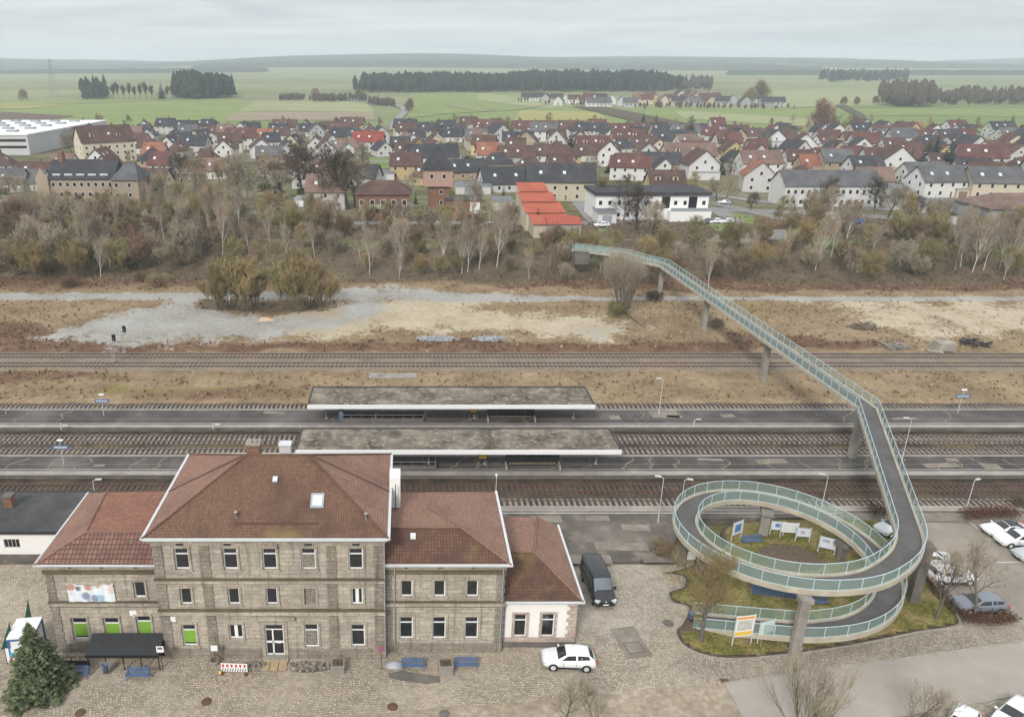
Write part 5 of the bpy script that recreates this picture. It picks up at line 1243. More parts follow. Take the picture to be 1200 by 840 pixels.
put(make_car('parked_car','grey-blue estate with pale reflecting bonnet behind the low russet hedge','car',PD,4.5,1.82,'hatch'), 1147, 708, .02, .016)
put(make_car('parked_car','white car at the bottom edge, left of the other white one','car',PW,4.3,1.8,'hatch'), 1126, 851, .75, .018)
put(make_car('parked_car','white car with dark windscreen in the bottom right corner','car',PW,4.4,1.82,'suv'), 1188, 840, .55, .018)
put(make_car('parked_car','dark grey car at the bottom edge, only its roof edge in view','car',PG,4.3,1.8,'hatch'), 1080, 862, .6, .018)
put(make_car('parked_car','white car mostly hidden under the bridge at the top of the loop','car',PW,4.3,1.8,'hatch'), 1048, 618, .3, .3)
# delivery van
def make_van(label):
    t = thing('delivery_van', label, 'van', (0,0,0)); L, W, h = 5.55, 2.05, 2.45; f = L/2
    st = [(-f,.42,.72,.8,.82,.78),(-f+.12,.3,.92,1.0,.84,.92),(-f+.45,.28,1.05,1.12,.86,.98),(-f+.95,.28,1.2,1.28,.86,1),(-f+1.05,.28,1.22,1.4,.86,1),(-f+1.75,.28,1.25,h-.12,.84,1),(-f+2.05,.28,1.25,h,.85,1),(0.3,.28,1.25,h+.02,.86,1),(f-.3,.28,1.25,h,.86,1),(f-.03,.3,1.25,h-.06,.86,.98),(f,.35,1.22,h-.12,.85,.97)]
    body, sec = car_mesh(L, W, h, st, None); body.build('body', PB2, t); k = len(sec[0])
    q = MB(); strip_pane(q, sec[4], sec[5], .04, .95, .016); q.build('windscreen', glass_mat('van_windscreen', (.13,.15,.17), .05), t)  # glass colour lightened to stand in for the reflected sky
    for s in (0,1):
        J = (4,5) if s == 0 else (k-5,k-6)
        for xa, xb in ((-f+1.45,-f+2.25),(-f+2.5,-f+3.7),(-f+3.8,f-.3)):
            def PX(x_, v):
                ii = max(i for i in range(len(sec)-1) if sec[i][0][0] <= x_); tt = (x_-sec[ii][0][0])/(sec[ii+1][0][0]-sec[ii][0][0])
                return Vector(sec[ii][J[0]]).lerp(Vector(sec[ii][J[1]]), v).lerp(Vector(sec[ii+1][J[0]]).lerp(Vector(sec[ii+1][J[1]]), v), tt)
            qd = [PX(xa,.12),PX(xb,.12),PX(xb,.72),PX(xa+.25 if xa < -f+2 else xa,.72)]; q = MB(); pane(q, qd if s == 0 else qd[::-1], .014); q.build('side_window', MT['carglass'], t)
    for wx in (-f+.95, f-1.1):
        for s in (-1,1):
            q = MB(); n = 22; rw = .36; y0, y1 = s*(W/2-.24), s*(W/2+.012); ring = lambda rr, y: [(wx+rr*math.cos(6.283*i/n), y, rw+rr*math.sin(6.283*i/n)) for i in range(n)]
            q.add(ring(rw,y0)+ring(rw,y1)+ring(rw*.6,y1+s*.004), [(i,(i+1)%n,n+(i+1)%n,n+i) for i in range(n)]+[(n+i,n+(i+1)%n,2*n+(i+1)%n,2*n+i) for i in range(n)]); wh = q.build('wheel', MT['black'], t)
            q = MB(); q.add([(wx,y1+s*.012,rw)]+ring(rw*.58,y1+s*.004), [(0,1+i,1+(i+1)%n) for i in range(n)]); q.build('rim', MT['zinc'], wh)
            q = MB(); q.add(ring(rw+.06,s*(W/2+.004)), [tuple(range(n))]); q.build('wheel_arch', MT['black'], t)
    for s in (-1,1):
        q = MB(); q.obox((-f+.16,s*.74,.9),.36,.46,.2,s*.6); q.build('headlight', MT['skyglass'], t)
        q = MB(); q.obox((-f+1.35,s*(W/2+.16),1.4),.14,.26,.3); q.build('wing_mirror', PB2, t)
        q = MB(); q.obox((f-.02,s*.9,1.3),.06,.14,.5); q.build('tail_light', MT['redp'], t)
    q = MB(); q.box(-f-.02,-.26,.52,-f+.02,.26,.63); q.build('number_plate', MT['white'], t)
    q = MB(); q.box(-f+.0,-.6,.66,-f+.05,.6,.76); q.build('grille', MT['black'], t); q = MB(); q.lathe((-f+.12,0,.86),[(0,0),(.14,.0),(.14,.03),(0,.05)],14); q.build('emblem', MT['gutter'], t)
    return t
v = make_van('black passenger van parked between annex and grass island'); X, Y = gp(700,679,1.0); v.location = (18.35,61.9,.004); v.rotation_euler = (0,0,math.pi/2+.06)
# ================================================================ trees
BARK = {k: plain('bark_'+k, c, .95, .1, .25, 3) for k, c in dict(grey=(.16,.14,.12), dark=(.07,.06,.05), birch=(.55,.52,.48), olive=(.15,.13,.08)).items()}
def twigm(name, c):
    m = Mat('twigs_'+name, .95, .05); m.color(m.mix(m.rnd, mul(c,.78), mul(c,1.25))); return m.m
TW = {k: twigm(k, c) for k, c in dict(brown=(.26,.2,.125), grey=(.32,.27,.19), olive=(.27,.235,.115), red=(.225,.155,.105), pale=(.34,.29,.22), dark=(.1,.08,.06), gold=(.31,.24,.12), birch=(.34,.275,.205)).items()}
NEEDLE = []
for k, c in dict(spruce=(.022,.038,.022), blue=(.035,.055,.05), yew=(.03,.045,.018)).items():
    m = Mat('needles_'+k, .9, .15); m.color(m.mix(m.math('ADD', m.math('MULTIPLY', m.noise(1.2,4), .7), m.math('MULTIPLY', m.rnd, .3)), mul(c,.5), mul(c,1.9))); NEEDLE.append(m.m)
def rv(r): return Vector((r.gauss(0,1), r.gauss(0,1), r.gauss(0,1))).normalized()
def gen_bare(seed, H=10, trunk=.16, first=.25, nl=3, nb=4, up=.35, spread=.75, twigs=5, tl=.9, tw=.022, stems=1, stem_spread=.5, straight=False, subt=2):
    r = random.Random(seed); wood = MB(); crown = MB()
    def twig(p, d, l, depth):
        q = p+d*l; s = d.cross(rv(r)).normalized()*tw*(1 if depth == 0 else .7)
        crown.add([p-s, p+s, q], [(0,1,2)])
        if depth < subt:
            for _ in range(2):
                f = r.uniform(.3,.8); twig(p+d*l*f, (d+rv(r)*.7+Vector((0,0,up*.4))).normalized(), l*r.uniform(.5,.75), depth+1)
    def limb(p, d, l, rad, lev):
        n = 3 if lev == 0 else 2; pts = [p]
        for i in range(n):
            d = (d+rv(r)*(.1 if straight and lev == 0 else .2)+Vector((0,0,up*.12))).normalized(); pts.append(pts[-1]+d*l/n)
        for i in range(n):
            (wood if lev < 3 else crown).tube(pts[i], pts[i+1], rad*(1-.62*i/n), rad*(1-.62*(i+1)/n), 7 if lev == 0 else (5 if lev == 1 else 3), 0, False)
        if lev >= nl:
            for _ in range(twigs):
                f = r.uniform(.1,1); k = min(n-1, int(f*n)); twig(pts[k].lerp(pts[k+1], f*n-k), (d+rv(r)*.75+Vector((0,0,up*.5))).normalized(), tl*r.uniform(.5,1.2), 0)
            return
        m = nb+(2 if lev == 0 else 0)
        for b in range(m):
            f = (first if lev == 0 else .3)+(1-(first if lev == 0 else .3))*(b+r.random()*.8)/m; f = min(f, .98); k = min(n-1, int(f*n)); q = pts[k].lerp(pts[k+1], f*n-k)
            a = 2.4*b+r.uniform(-.5,.5); side = d.cross(Vector((math.cos(a),math.sin(a),.1))).normalized()
            nd_ = (d*(1-spread)+side*spread+Vector((0,0,up*.5))).normalized()
            limb(q, nd_, l*r.uniform(.42,.62)*(1.15-.45*f if lev == 0 else 1), rad*(1-.6*f)*.55, lev+1)
        if lev == 0: limb(pts[-1], d, l*.35, rad*.35, lev+1)
    for s in range(stems):
        a = 2.4*s+r.random(); q = math.sqrt(s/max(1,stems))*stem_spread if stems > 1 else 0
        base = Vector((q*math.cos(a)*.5, q*math.sin(a)*.5, -.1)); d = Vector((q*math.cos(a)*.5, q*math.sin(a)*.5, 1)).normalized()
        limb(base, d, H*(.66 if stems == 1 else r.uniform(.5,.75)), trunk*(1 if stems == 1 else r.uniform(.6,1)), 0)
    return wood, crown
PROTO = {}
def proto(name, key, gen, bark, tw_, cat):
    """prototype tree: meshes for trunk and crown; returns a factory"""
    w, c = gen; PROTO[key] = (name, w.mesh('trunk', bark), c.mesh('crown', tw_), cat)
def plant(key, x, y, z, sc=1.0, label='tree', group=None, rz=None, crown_mat=None):
    name, w, c, cat = PROTO[key]
    t = thing(name, label, cat, (x,y,z), rng.uniform(0,6.28) if rz is None else rz, group); t.scale = (sc,sc,sc) if not isinstance(sc, tuple) else sc
    link('trunk', w, t)
    if crown_mat:
        k2 = (key, crown_mat)
        if k2 not in PROTO: cc = c.copy(); cc.materials[0] = TW[crown_mat]; PROTO[k2] = cc
        c = PROTO[k2]
    link('crown', c, t); return t
for i in range(3): proto('bare_tree', 'bare%d'%i, gen_bare(30+i, 10, .2, .25, 3, 4, .4, .66, 5, .95, .032), BARK['grey'], TW['brown'], 'tree')
for i in range(2): proto('bare_tree', 'big%d'%i, gen_bare(130+i, 10, .24, .22, 3, 5, .4, .62, 6, .9, .036), BARK['dark'], TW['brown'], 'tree')
for i in range(2): proto('bare_tree', 'dense%d'%i, gen_bare(40+i, 8.5, .14, .14, 3, 4, .6, .56, 5, .9, .036), BARK['olive'], TW['olive'], 'tree')
for i in range(3): proto('birch_tree', 'birch%d'%i, gen_bare(50+i, 12, .11, .25, 2, 8, .8, .34, 6, 1.1, .024, straight=True), BARK['birch'], TW['birch'], 'birch tree')
for i in range(3): proto('shrub', 'shrub%d'%i, gen_bare(60+i, 5.6, .05, .25, 2, 4, .75, .36, 5, .75, .036, stems=11, stem_spread=.95), BARK['olive'], TW['olive'], 'shrub')
for i in range(2): proto('shrub', 'low%d'%i, gen_bare(70+i, 2.4, .035, .1, 2, 4, .3, .62, 7, .5, .02, stems=8, stem_spread=1.7), BARK['dark'], TW['red'], 'shrub')
proto('shrub', 'willow', gen_bare(80, 8, .05, .35, 2, 4, .7, .25, 5, 1.0, .011, stems=34, stem_spread=.95, straight=True), BARK['grey'], TW['pale'], 'shrub')
for n_, l_ in (('bare0','bare_tree'),): pass
def gen_conifer(seed, H, Rd, layers, per, sub=2, droop=.25, low=.06):
    r = random.Random(seed); wood = MB(); wood.tube((0,0,-.1),(0,0,H*.97),H*.018,.01,8); c = MB()
    for k in range(layers):
        f = (k+r.uniform(-.3,.3))/layers; z = H*(low+(1-low)*max(0,f)); rad = Rd*(1-max(0,f))**.85*r.uniform(.8,1.15)+.06; ph = r.uniform(0,6.28)
        n = max(5, int(per*(1-.6*f)))
        for b in range(n):
            a = 6.283*(b+r.random()*.7)/n+k*.7; l = rad*r.uniform(.6,1.12)*(1+.16*math.sin(3*a+ph)); dx, dy = math.cos(a), math.sin(a)
            for s in range(sub):
                g0, g1 = s/sub, (s+1.25)/sub; w = l*(.3 if sub < 4 else .17)*(1-.5*g0)+.03
                p0 = Vector((dx*l*g0, dy*l*g0, z+l*(.12-droop*g0**1.5))); p1 = Vector((dx*l*min(g1,1.08), dy*l*min(g1,1.08), z+l*(.12-droop*min(g1,1)**1.5)+r.uniform(-.04,.1)*l)); sd = Vector((-dy,dx,0))*w
                mid = p0.lerp(p1,.55); up_ = Vector((0,0,w*.35))
                c.add([p0, mid+sd-up_*r.uniform(0,1.5), p1, mid-sd-up_*r.uniform(0,1.5), mid+up_], [(0,1,4),(1,2,4),(2,3,4),(3,0,4)])
    c.tube((0,0,H*.95),(0,0,H*1.02),.05,.01,4); return wood, c
SPRUCE = Mat('needles_garden_spruce', .9, .15); SPRUCE.color(SPRUCE.ramp(SPRUCE.noise(2.2, 5), [(.32,(.03,.042,.02)),(.5,(.08,.098,.048)),(.66,(.17,.185,.105))]))
for i in range(2): proto('conifer', 'con%d'%i, gen_conifer(90+i, 10, 2.6, 20, 15), BARK['dark'], NEEDLE[i], 'conifer')
proto('conifer', 'yew', gen_conifer(95, 8, 1.5, 18, 12, 2, .1), BARK['dark'], NEEDLE[2], 'conifer')
proto('spruce_tree', 'spruce', gen_conifer(97, 6, 2.1, 46, 40, 5, .22, .05), BARK['dark'], SPRUCE.m, 'spruce')
X, Y = gp(48,808); zt = at(47,727,Y)[1]
plant('spruce', X, Y, 0, zt/6.1, 'dense dark green spruce on the forecourt in front of the left wing')
# near leafless trees
for i, kw in enumerate((dict(seed=101,H=9,trunk=.17,first=.34,nb=5,spread=.5,up=.6,twigs=5,tl=.7,tw=.02),dict(seed=102,H=8,trunk=.13,first=.3,nb=5,spread=.42,up=.75,twigs=3,tl=.7,tw=.018,subt=1),dict(seed=103,H=8,trunk=.15,first=.35,nb=5,spread=.5,up=.65,twigs=3,tl=.7,tw=.018,subt=1))): proto('bare_tree', 'near%d'%i, gen_bare(nl=3,**kw), BARK['grey'], TW['gold' if i == 0 else 'pale'], 'tree')
proto('bare_tree', 'fan', gen_bare(105, 8.5, .06, .3, 2, 5, .6, .22, 3, .7, .016, stems=15, stem_spread=1.0, straight=True, subt=1), BARK['olive'], TW['pale'], 'tree')
def near(key, px, py, ty, label, H=8.6, z=.15):
    X, Y = gp(px, py, z); zt = at(px, ty, Y)[1]; plant(key, X, Y, z, (zt-z)/H, label)
near('near0', 822, 752, 634, 'leafless young tree with yellowish twigs on the grass in front of the ramp loop', 9.3)
near('near1', 1096, 726, 622, 'slim leafless tree on the grass behind the ramp, left of the hedge tree', 8.3)
near('near2', 1142, 722, 628, 'slim leafless tree rising from the low russet hedge by the grey-blue car', 8.3)
near('near2', 655, 862, 778, 'bare dark treetop at the bottom edge below the white car', 8.3, 0)
near('near1', 700, 870, 800, 'thin bare treetop at the bottom edge right of the dark treetop', 8.3, 0)
near('fan', 945, 872, 783, 'upright fan of bare tan branches at the bottom edge, left of two on the road', 7.6, 0)
near('near1', 1052, 872, 779, 'rounded bare tan treetop at the bottom edge, right of two on the road', 8.3, 0)
X, Y = gp(778,650,.3); plant('low0', X, Y, .3, .75, 'low leafless scrub on the platform left of the ramp loop', None, None, 'brown')
# hedges by the car park
def hedge(label, pts, w, h_, mat, seed, z=.05):
    r = random.Random(seed); mb = MB()
    for a, b in zip(pts[:-1], pts[1:]):
        a, b = Vector(a), Vector(b); L = (b-a).length; d = (b-a)/L; n_ = Vector((-d.y,d.x))
        for i in range(int(L*260*w)):
            p = a+d*r.uniform(0,L)+n_*r.uniform(-w/2,w/2); hh = h_*r.uniform(.3,1.05); v = rv(r)*.17; s = rv(r)*.06
            c = Vector((p.x,p.y,z+hh)); mb.add([c-s,c+s,c+v],[(0,1,2)])
        for i in range(int(L*5)):
            p = a+d*r.uniform(0,L)+n_*r.uniform(-w/3,w/3); mb.tube((p.x,p.y,z),(p.x+r.uniform(-.1,.1),p.y+r.uniform(-.1,.1),z+h_*.8),.02,.008,4)
    o0 = (pts[0][0],pts[0][1],z); t = mb.build('hedge', mat, org=o0); t.location = o0; setp(t, label, 'hedge'); return t
hb = plain('brown_hedge_leaves', (.115,.06,.038), .95, .05, .35, 2); hb2 = plain('grey_brown_hedge', (.1,.075,.05), .95, .05, .35, 2)
hedge('low russet hedge along the near side of the grey-blue car', [gp(1125,727), gp(1160,731), gp(1188,727)], 1.3, .8, hb, 1)
hedge('grey-brown hedge running from the ramp pier down to the grey-blue car', [gp(1086,675), gp(1100,700), gp(1122,722)], 1.2, .8, hb2, 2)
hedge('russet hedge behind the white convertible', [gp(1126,611), gp(1160,607), gp(1190,608)], 1.7, 1.0, hb, 3, .3)
hedge('dark russet hedge under the bridge at the top of the loop', [gp(1018,607), gp(1040,606)], 1.6, 1.2, hb, 4, .3)
hedge('clipped brown hedge at the right edge by the platform path', [gp(1184,597), gp(1235,597)], 1.5, 1.1, hb2, 5, .3)
# ---- scrub and trees on the waste ground and along the embankment
BAND = []
def grow(key, x, y, sc, desc, grp, cm=None):
    t = plant(key, x, y, T(x,y)-.05, sc, 'x', grp, None, cm); BAND.append((t, desc)); return t
for k, (px, py, s, cm) in enumerate(((258,364,.95,'gold'),(270,361,1.15,'olive'),(285,365,1.2,'gold'),(298,362,.95,'brown'),(338,362,1.05,'olive'),(352,365,1.2,'gold'),(366,361,1.1,'brown'),(380,364,.9,'gold'))):
    X, Y = gp(px, py); plant('shrub%d'%(k%3), X, Y, T(X,Y)-.05, s*1.55, ('leftmost','second','third','rightmost')[k%4]+' tall twiggy shrub in the '+('left' if k < 4 else 'right')+' clump on the gravel yard', 'shrub clumps on the gravel yard', None, cm)
X, Y = gp(730,368); plant('willow', X, Y, 0, 1.55, 'tall pale fan-shaped bush standing alone left of the bridge piers')
X, Y = gp(722,369); plant('low0', X, Y, 0, 1.3, 'low dark green-brown bush at the foot of the tall pale bush', None, None, 'olive')
for px, py, s, cm, lb in ((60,318,1.3,'olive','dark olive low bush left in the bramble slope'),(147,312,2.3,'olive','big rounded olive bush in the bramble slope'),(186,336,1.4,'brown','rounded brown bush right of the bramble slope'),(82,337,1.1,'red','low reddish bush at the left edge of the track'),(766,352,1.0,'dark','small dark bush under the bridge'),(165,330,.9,'red','small reddish bush by the gravel track'),(838,384,.9,'pale','pale brush at the foot of the bridge pier')):
    X, Y, Z_ = gpt(px, py); plant('low%d'%(px%2), X, Y, Z_-.05, s, lb, None, None, cm)
tr_ = random.Random(77); pts_ = []
def far_enough(x, y, d): return all((x-a)**2+(y-b)**2 > d*d for a, b in pts_)
for k, (px, py, s, cm) in enumerate(((668,298,1.15,'olive'),(676,302,1.0,'brown'),(690,304,1.1,'gold'),(655,296,1.2,'brown'),(704,306,.9,'olive'),(642,300,1.1,'red'))):
    X, Y, Z_ = gpt(px, py); grow('shrub%d'%(k%3), X, Y, s, 'twiggy shrub', 'scrub and trees on the embankment', cm)
tries = 0
while len(pts_) < 350 and tries < 40000:
    tries += 1
    y = tr_.triangular(172, 262, 190); x = tr_.uniform(-130, 205)*y/205
    px, py = pj(x, y, T(x,y))
    if not (-60 < px < 1260) or not far_enough(x, y, 3.9): continue
    if 600 < px < 760 and py < 300: continue                                  # hall yard and bridge head
    if 740 < px < 900 and (py > 342 or py < 292): continue
    if y > 228 and (300 < px < 640 or 760 < px): continue
    if 120 < px < 330 and py > 322: continue
    if 820 < px and py < 288 and tr_.random() < .75: continue
    if 380 < px < 420 and py > 300: continue
    pts_.append((x,y))
    q = tr_.random()
    mid = 400 < px < 600
    right = px > 740
    if q < .2: key, sc, cm, ds = 'birch%d'%tr_.randrange(3), tr_.uniform(.7,1.15), None, 'slender white-stemmed birch'
    elif q < .38: key, sc, cm, ds = 'dense%d'%tr_.randrange(2), tr_.uniform(.7,1.25), tr_.choice(['olive','olive','gold','brown']), 'bushy leafless tree'
    elif q < .53: key, sc, cm, ds = 'bare%d'%tr_.randrange(3), tr_.uniform(.6,1.1), tr_.choice(['brown','grey','pale']), 'leafless brown tree'
    else: key, sc, cm, ds = 'shrub%d'%tr_.randrange(3), tr_.uniform(1.0,1.9), tr_.choice(['olive','brown','red','gold','grey','pale']), 'twiggy shrub'
    if mid: sc *= .72
    if 640 < px <= 740: sc *= .8
    sc *= .86 if y < 222 else .72
    if right and y < 190: sc *= .85
    grow(key, x, y, sc, ds, 'scrub and trees on the embankment', cm)
for px, py, ty in ((433,322,275),(519,318,258),(541,321,262),(548,320,272),(561,318,272),(582,315,244),(470,318,262),(104,312,250),(118,306,252),(193,285,232),(250,288,228),(261,300,240),(955,318,256),(1118,318,258),(1125,314,262),(1139,320,258),(1152,318,262),(1171,316,262),(1186,318,262),(830,335,292),(868,320,300)):
    X, Y, Z_ = gpt(px, py); zt = at(px, ty, Y)[1]; t = plant('birch%d'%(px%3), X, Y, Z_-.05, max(.5,(zt-Z_)/10.6), 'x', 'scrub and trees on the embankment'); BAND.append((t, 'slender white-stemmed birch'))
# ================================================================ town
TZ0 = 5.5
WALLC = dict(white=(.68,.67,.65), cream=(.62,.55,.42), yellow=(.58,.45,.22), tan=(.5,.38,.26), grey=(.42,.42,.42), pink=(.55,.36,.29), rose=(.48,.28,.21))
ROOFC = dict(brown=(.115,.07,.058), maroon=(.135,.066,.058), slate=(.062,.062,.068), grey=(.13,.13,.135), orange=(.3,.13,.085), red=(.3,.075,.06), faded=(.21,.14,.115))
WN = dict(white='white', cream='cream', yellow='yellow', tan='tan', grey='grey', pink='pink', rose='rose brick'); RN = dict(brown='brown', maroon='dark red', slate='dark slate', grey='grey', orange='orange-red', red='bright red', faded='faded red')
def wallm(k, c):
    m = Mat('rendered_wall_'+k, .9, .15); a = m.noise(.4, 5); st = m.noise(1.0, 4, m.scalevec(m.pos, (.8,.8,.12)))
    col = m.mix(m.rnd, mul(c,.72), mul(c,1.02)); col = m.mix(m.math('MULTIPLY', m.step(st,.5,.75), .4), col, mul(c,.55)); m.color(m.mix(m.math('MULTIPLY', a, .3), col, mul(c,.7))); return m.m
WM = {k: wallm(k, c) for k, c in WALLC.items()}
def roofm(k, c):
    m = Mat('town_roof_'+k, .85, .2); n1 = m.noise(.25, 5); w = m.noise(1.0, 3, m.scalevec(m.uv, (.4, 4, 1)))
    col = m.mix(m.step(n1, .35, .7), mul(c, .75), mul(c, 1.3)); col = m.mix(m.math('MULTIPLY', w, .5), col, mul(c, .6)); m.color(m.mix(m.math('MULTIPLY', m.rnd, .35), col, mul(c, .55))); return m.m
RM_ = {k: roofm(k, c) for k, c in ROOFC.items()}
wmb = MB(); wmb.box(-.55,-.03,0,.55,.02,1.35,0); wmb.box(-.46,-.05,.09,.46,-.031,1.26,1); WME = wmb.mesh('window', [MT['white'], MT['glass']])
dmb = MB(); dmb.box(-.5,-.03,0,.5,.02,2.1,0); dmb.box(-.4,-.045,.1,.4,-.031,2.0,1); DME = dmb.mesh('door', [MT['white'], MT['oldwood']])
lmb = MB(); lmb.box(-.5,-.65,0,.5,.65,.07,0); SKY_ME = lmb.mesh('roof_window', MT['skyglass'])
HM = {}
def house_proto(w, d, eh, rh, wall, roof, kind='gable', dormer=False):
    """w along the ridge (local x), d across; returns the finished house"""
    key = (w,d,eh,rh,wall,roof,kind,dormer)
    if key in HM: return key
    t = thing('house', 'x', 'house', (0,0,-500))
    mb = MB(); a, b = w/2, d/2
    for q in (((-a,-b),(a,-b)),((a,-b),(a,b)),((a,b),(-a,b)),((-a,b),(-a,-b))): mb.quad((*q[0],-1),(*q[1],-1),(*q[1],eh),(*q[0],eh))
    if kind == 'gable': mb.tri((a,-b,eh),(a,b,eh),(a,0,rh)); mb.tri((-a,b,eh),(-a,-b,eh),(-a,0,rh))
    mb.build('wall', WM[wall], t)
    mb = MB(); o = .5; sl = (rh-eh)/b; e = eh-o*sl; k = .22
    if kind == 'gable':
        for s in (-1,1):
            P = [(-a-o,s*(b+o),e),(a+o,s*(b+o),e),(a+o,0,rh),(-a-o,0,rh)]; up = [(x,y,z+k) for x,y,z in P]
            if s > 0: P, up = P[::-1], up[::-1]
            mb.add(P+up, [(3,2,1,0),(4,5,6,7),(0,1,5,4),(1,2,6,5),(3,0,4,7)])
    elif kind == 'hip':
        hx = max(.3, a-b*.8); B = [(-a-o,-b-o,e),(a+o,-b-o,e),(a+o,b+o,e),(-a-o,b+o,e)]; P = [(-hx,0,rh),(hx,0,rh)]
        mb.add(B+P, [(0,1,5,4),(1,2,5),(2,3,4,5),(3,0,4),(3,2,1,0)])
    else:
        mb.box(-a-.25,-b-.25,eh,a+.25,b+.25,eh+.35)
    rf = mb.build('roof', RM_[roof], t)
    if kind != 'flat':
        mb = MB(); mb.box(w*.18-.4,-.3+.4,rh-1.0,w*.18+.4,.3+.4,rh+1.1); mb.build('chimney', MT['brick'], t)
        for sx in ((-.25,) if w < 14 else (-.3,.05)):
            m_ = link('roof_window', SKY_ME, t, (w*sx,-b*.55,eh+(rh-eh)*.45+k+.02)); m_.rotation_euler = (math.atan2(rh-eh,b),0,0)
    if (len(HM) % 2) and kind == 'gable' and w < 20:
        s = 1 if len(HM) % 4 == 1 else -1; mb = MB(); mb.box(*sorted((s*a,s*(a+4)))[:1],-b+1,-1,sorted((s*a,s*(a+4)))[1],b-2.5,2.9); ex = mb.build('extension', WM[wall], t)
        mb = MB(); mb.box(sorted((s*a,s*(a+4.2)))[0],-b+.8,2.9,sorted((s*a,s*(a+4.2)))[1],b-2.3,3.15); mb.build('extension_roof', MT['zinc'], ex)
        mb = MB(); q_ = sorted((s*(a+.7),s*(a+3.3))); mb.box(q_[0],-b+.96,0,q_[1],-b+1.02,2.2); mb.build('garage_door', MT['oldwood' if len(HM) % 3 else 'white'], ex)
    n = max(2, int(w/3.4)); fl = max(1, int(eh/2.6))
    for f in range(fl):
        z = .9+f*2.7
        for i in range(n):
            x = -a+w*(i+.5)/n
            if f == 0 and i == n//2: link('door', DME, t, (x,-b-.02,0)); continue
            link('window', WME, t, (x,-b-.02,z))
        for s in (-1,1):
            for yy in (-.25,.25): link('window', WME, t, (s*(a+.02),yy*d,z), math.pi/2*s)
    if kind == 'gable':
        for s in (-1,1): link('window', WME, t, (s*(a+.02),0,eh+.25), math.pi/2*s)
    if dormer and kind == 'gable':
        for sx in (-.28,.22):
            mb = MB(); x = w*sx; y0 = -b*.72; z0 = eh+(rh-eh)*.28; mb.box(x-1,y0,z0-.2,x+1,-b*.2,z0+1.5,0); dm = mb.build('dormer', WM[wall], t); mb = MB(); mb.box(x-1.2,y0-.2,z0+1.5,x+1.2,-b*.15,z0+1.68); mb.build('dormer_roof', RM_[roof], dm)
            link('window', WME, dm, (x,y0-.02,z0+.05))
    HM[key] = [t, 0]; return key
HOUSES = []
def put_house(x, y, rz, key, desc, label=None, grp='houses of the town', z=None):
    t, n = HM[key]; z = T(x,y) if z is None else z
    if n == 0: o = t; o.location = (x,y,z); o.rotation_euler = (0,0,rz); o['group'] = grp
    else: o = dup(t, (x,y,z), rz, None if label else (rng.uniform(.88,1.14),rng.uniform(.9,1.12),rng.uniform(.9,1.14)), None, grp)
    HM[key][1] += 1
    if label: o['label'] = label
    HOUSES.append((o, x, y, desc, label)); return o
def qh(w): return min((9,12,16,22,30), key=lambda q: abs(q-w))
def house_px(xl, xr, yb, typ, wall, roof, tall=0, dorm=False, label=None, kind='gable'):
    X, Y, Z_ = gpt((xl+xr)/2, yb); wm = (xr-xl)*(Y*CS-(Z_-CH)*SN)/FPX
    eh = (3.2,5.6,8.4)[tall]
    if typ == 'S': w = qh(wm); d = 10 if w < 20 else 11; rz = rng.uniform(-.12,.12); y = Y+d/2
    else: d = min(13,max(8,round(wm))); w = 12; rz = math.pi/2+rng.uniform(-.2,.2)+(.25 if X < 60 else -.1); y = Y+w/2
    rh = eh+d*.44
    key = house_proto(w,d,eh,round(rh,1),wall,roof,kind,dorm)
    ds = f"{WN[wall]} house with {RN[roof]} {'hipped ' if kind=='hip' else ''}roof" + (', gable end facing the railway' if typ == 'G' else '')
    return put_house(X, y, rz, key, ds, label)
HL = '''158 176 161 G white brown 1|184 203 158 S white slate 1|224 242 156 S white slate 0|241 267 164 S white maroon 0|255 283 180 S cream brown 1|281 305 158 S white slate 0|313 337 159 S white slate 0|352 378 160 S white slate 0|389 420 160 S tan brown 0|300 321 168 S white orange 0|327 343 181 G white slate 0|292 315 186 G white brown 1|370 390 188 G white brown 1|330 352 205 G white slate 1|167 193 196 S white orange 1|178 200 210 S white maroon 1|170 190 236 S cream brown 1|360 405 246 S white faded 1|413 450 179 S white red 1|438 457 184 G white slate 0|459 479 179 S white slate 0|474 538 200 S white slate 1|482 500 178 G yellow brown 0|512 534 157 S white slate 0|520 541 163 S white slate 0|556 584 160 S cream maroon 1|550 577 178 G cream faded 1|562 582 190 S white orange 0|574 595 168 G white slate 1|602 640 157 S white maroon 0|592 622 172 S grey slate 0|606 632 173 G tan slate 0|582 628 192 S grey brown 0|626 652 190 S white brown 0|646 666 184 G white brown 0|643 664 170 S white brown 0|676 716 185 S cream maroon 1 d|716 756 175 S white maroon 1 d|677 712 160 S white slate 0|713 747 160 S white maroon 0|764 781 186 G cream brown 1|781 838 198 S cream faded 1 d|722 758 203 S white brown 0|756 796 202 S yellow slate 0|806 842 210 G white brown 1|773 790 208 G white slate 0|760 806 228 S yellow brown 0 d|810 842 165 S white maroon 0|770 812 172 S white slate 0|866 918 208 S white faded 1|876 913 226 G white orange 1|921 957 197 S white brown 0|894 926 172 G white slate 0|880 900 182 S white maroon 0|930 962 178 G white maroon 0|968 998 165 G white slate 0|940 966 205 S tan orange 0|966 997 206 S tan grey 1|1015 1040 198 S white brown 0|1037 1073 206 G white brown 1|1066 1110 216 S white grey 0|1080 1130 232 S white grey 1|1139 1198 234 S cream grey 1|1025 1052 160 G white slate 0|1055 1080 158 S tan orange 0|1140 1166 196 S yellow slate 0|1130 1158 180 G white slate 0|1178 1205 178 G cream brown 0|1114 1143 170 S white maroon 0|1003 1028 176 S white maroon 0|0 20 226 S white grey 0|22 46 224 S white grey 0|204 222 172 S white slate 0|60 84 204 S white faded 0|990 1014 190 S white maroon 0|842 868 176 S white maroon 0|856 876 162 S white brown 0'''
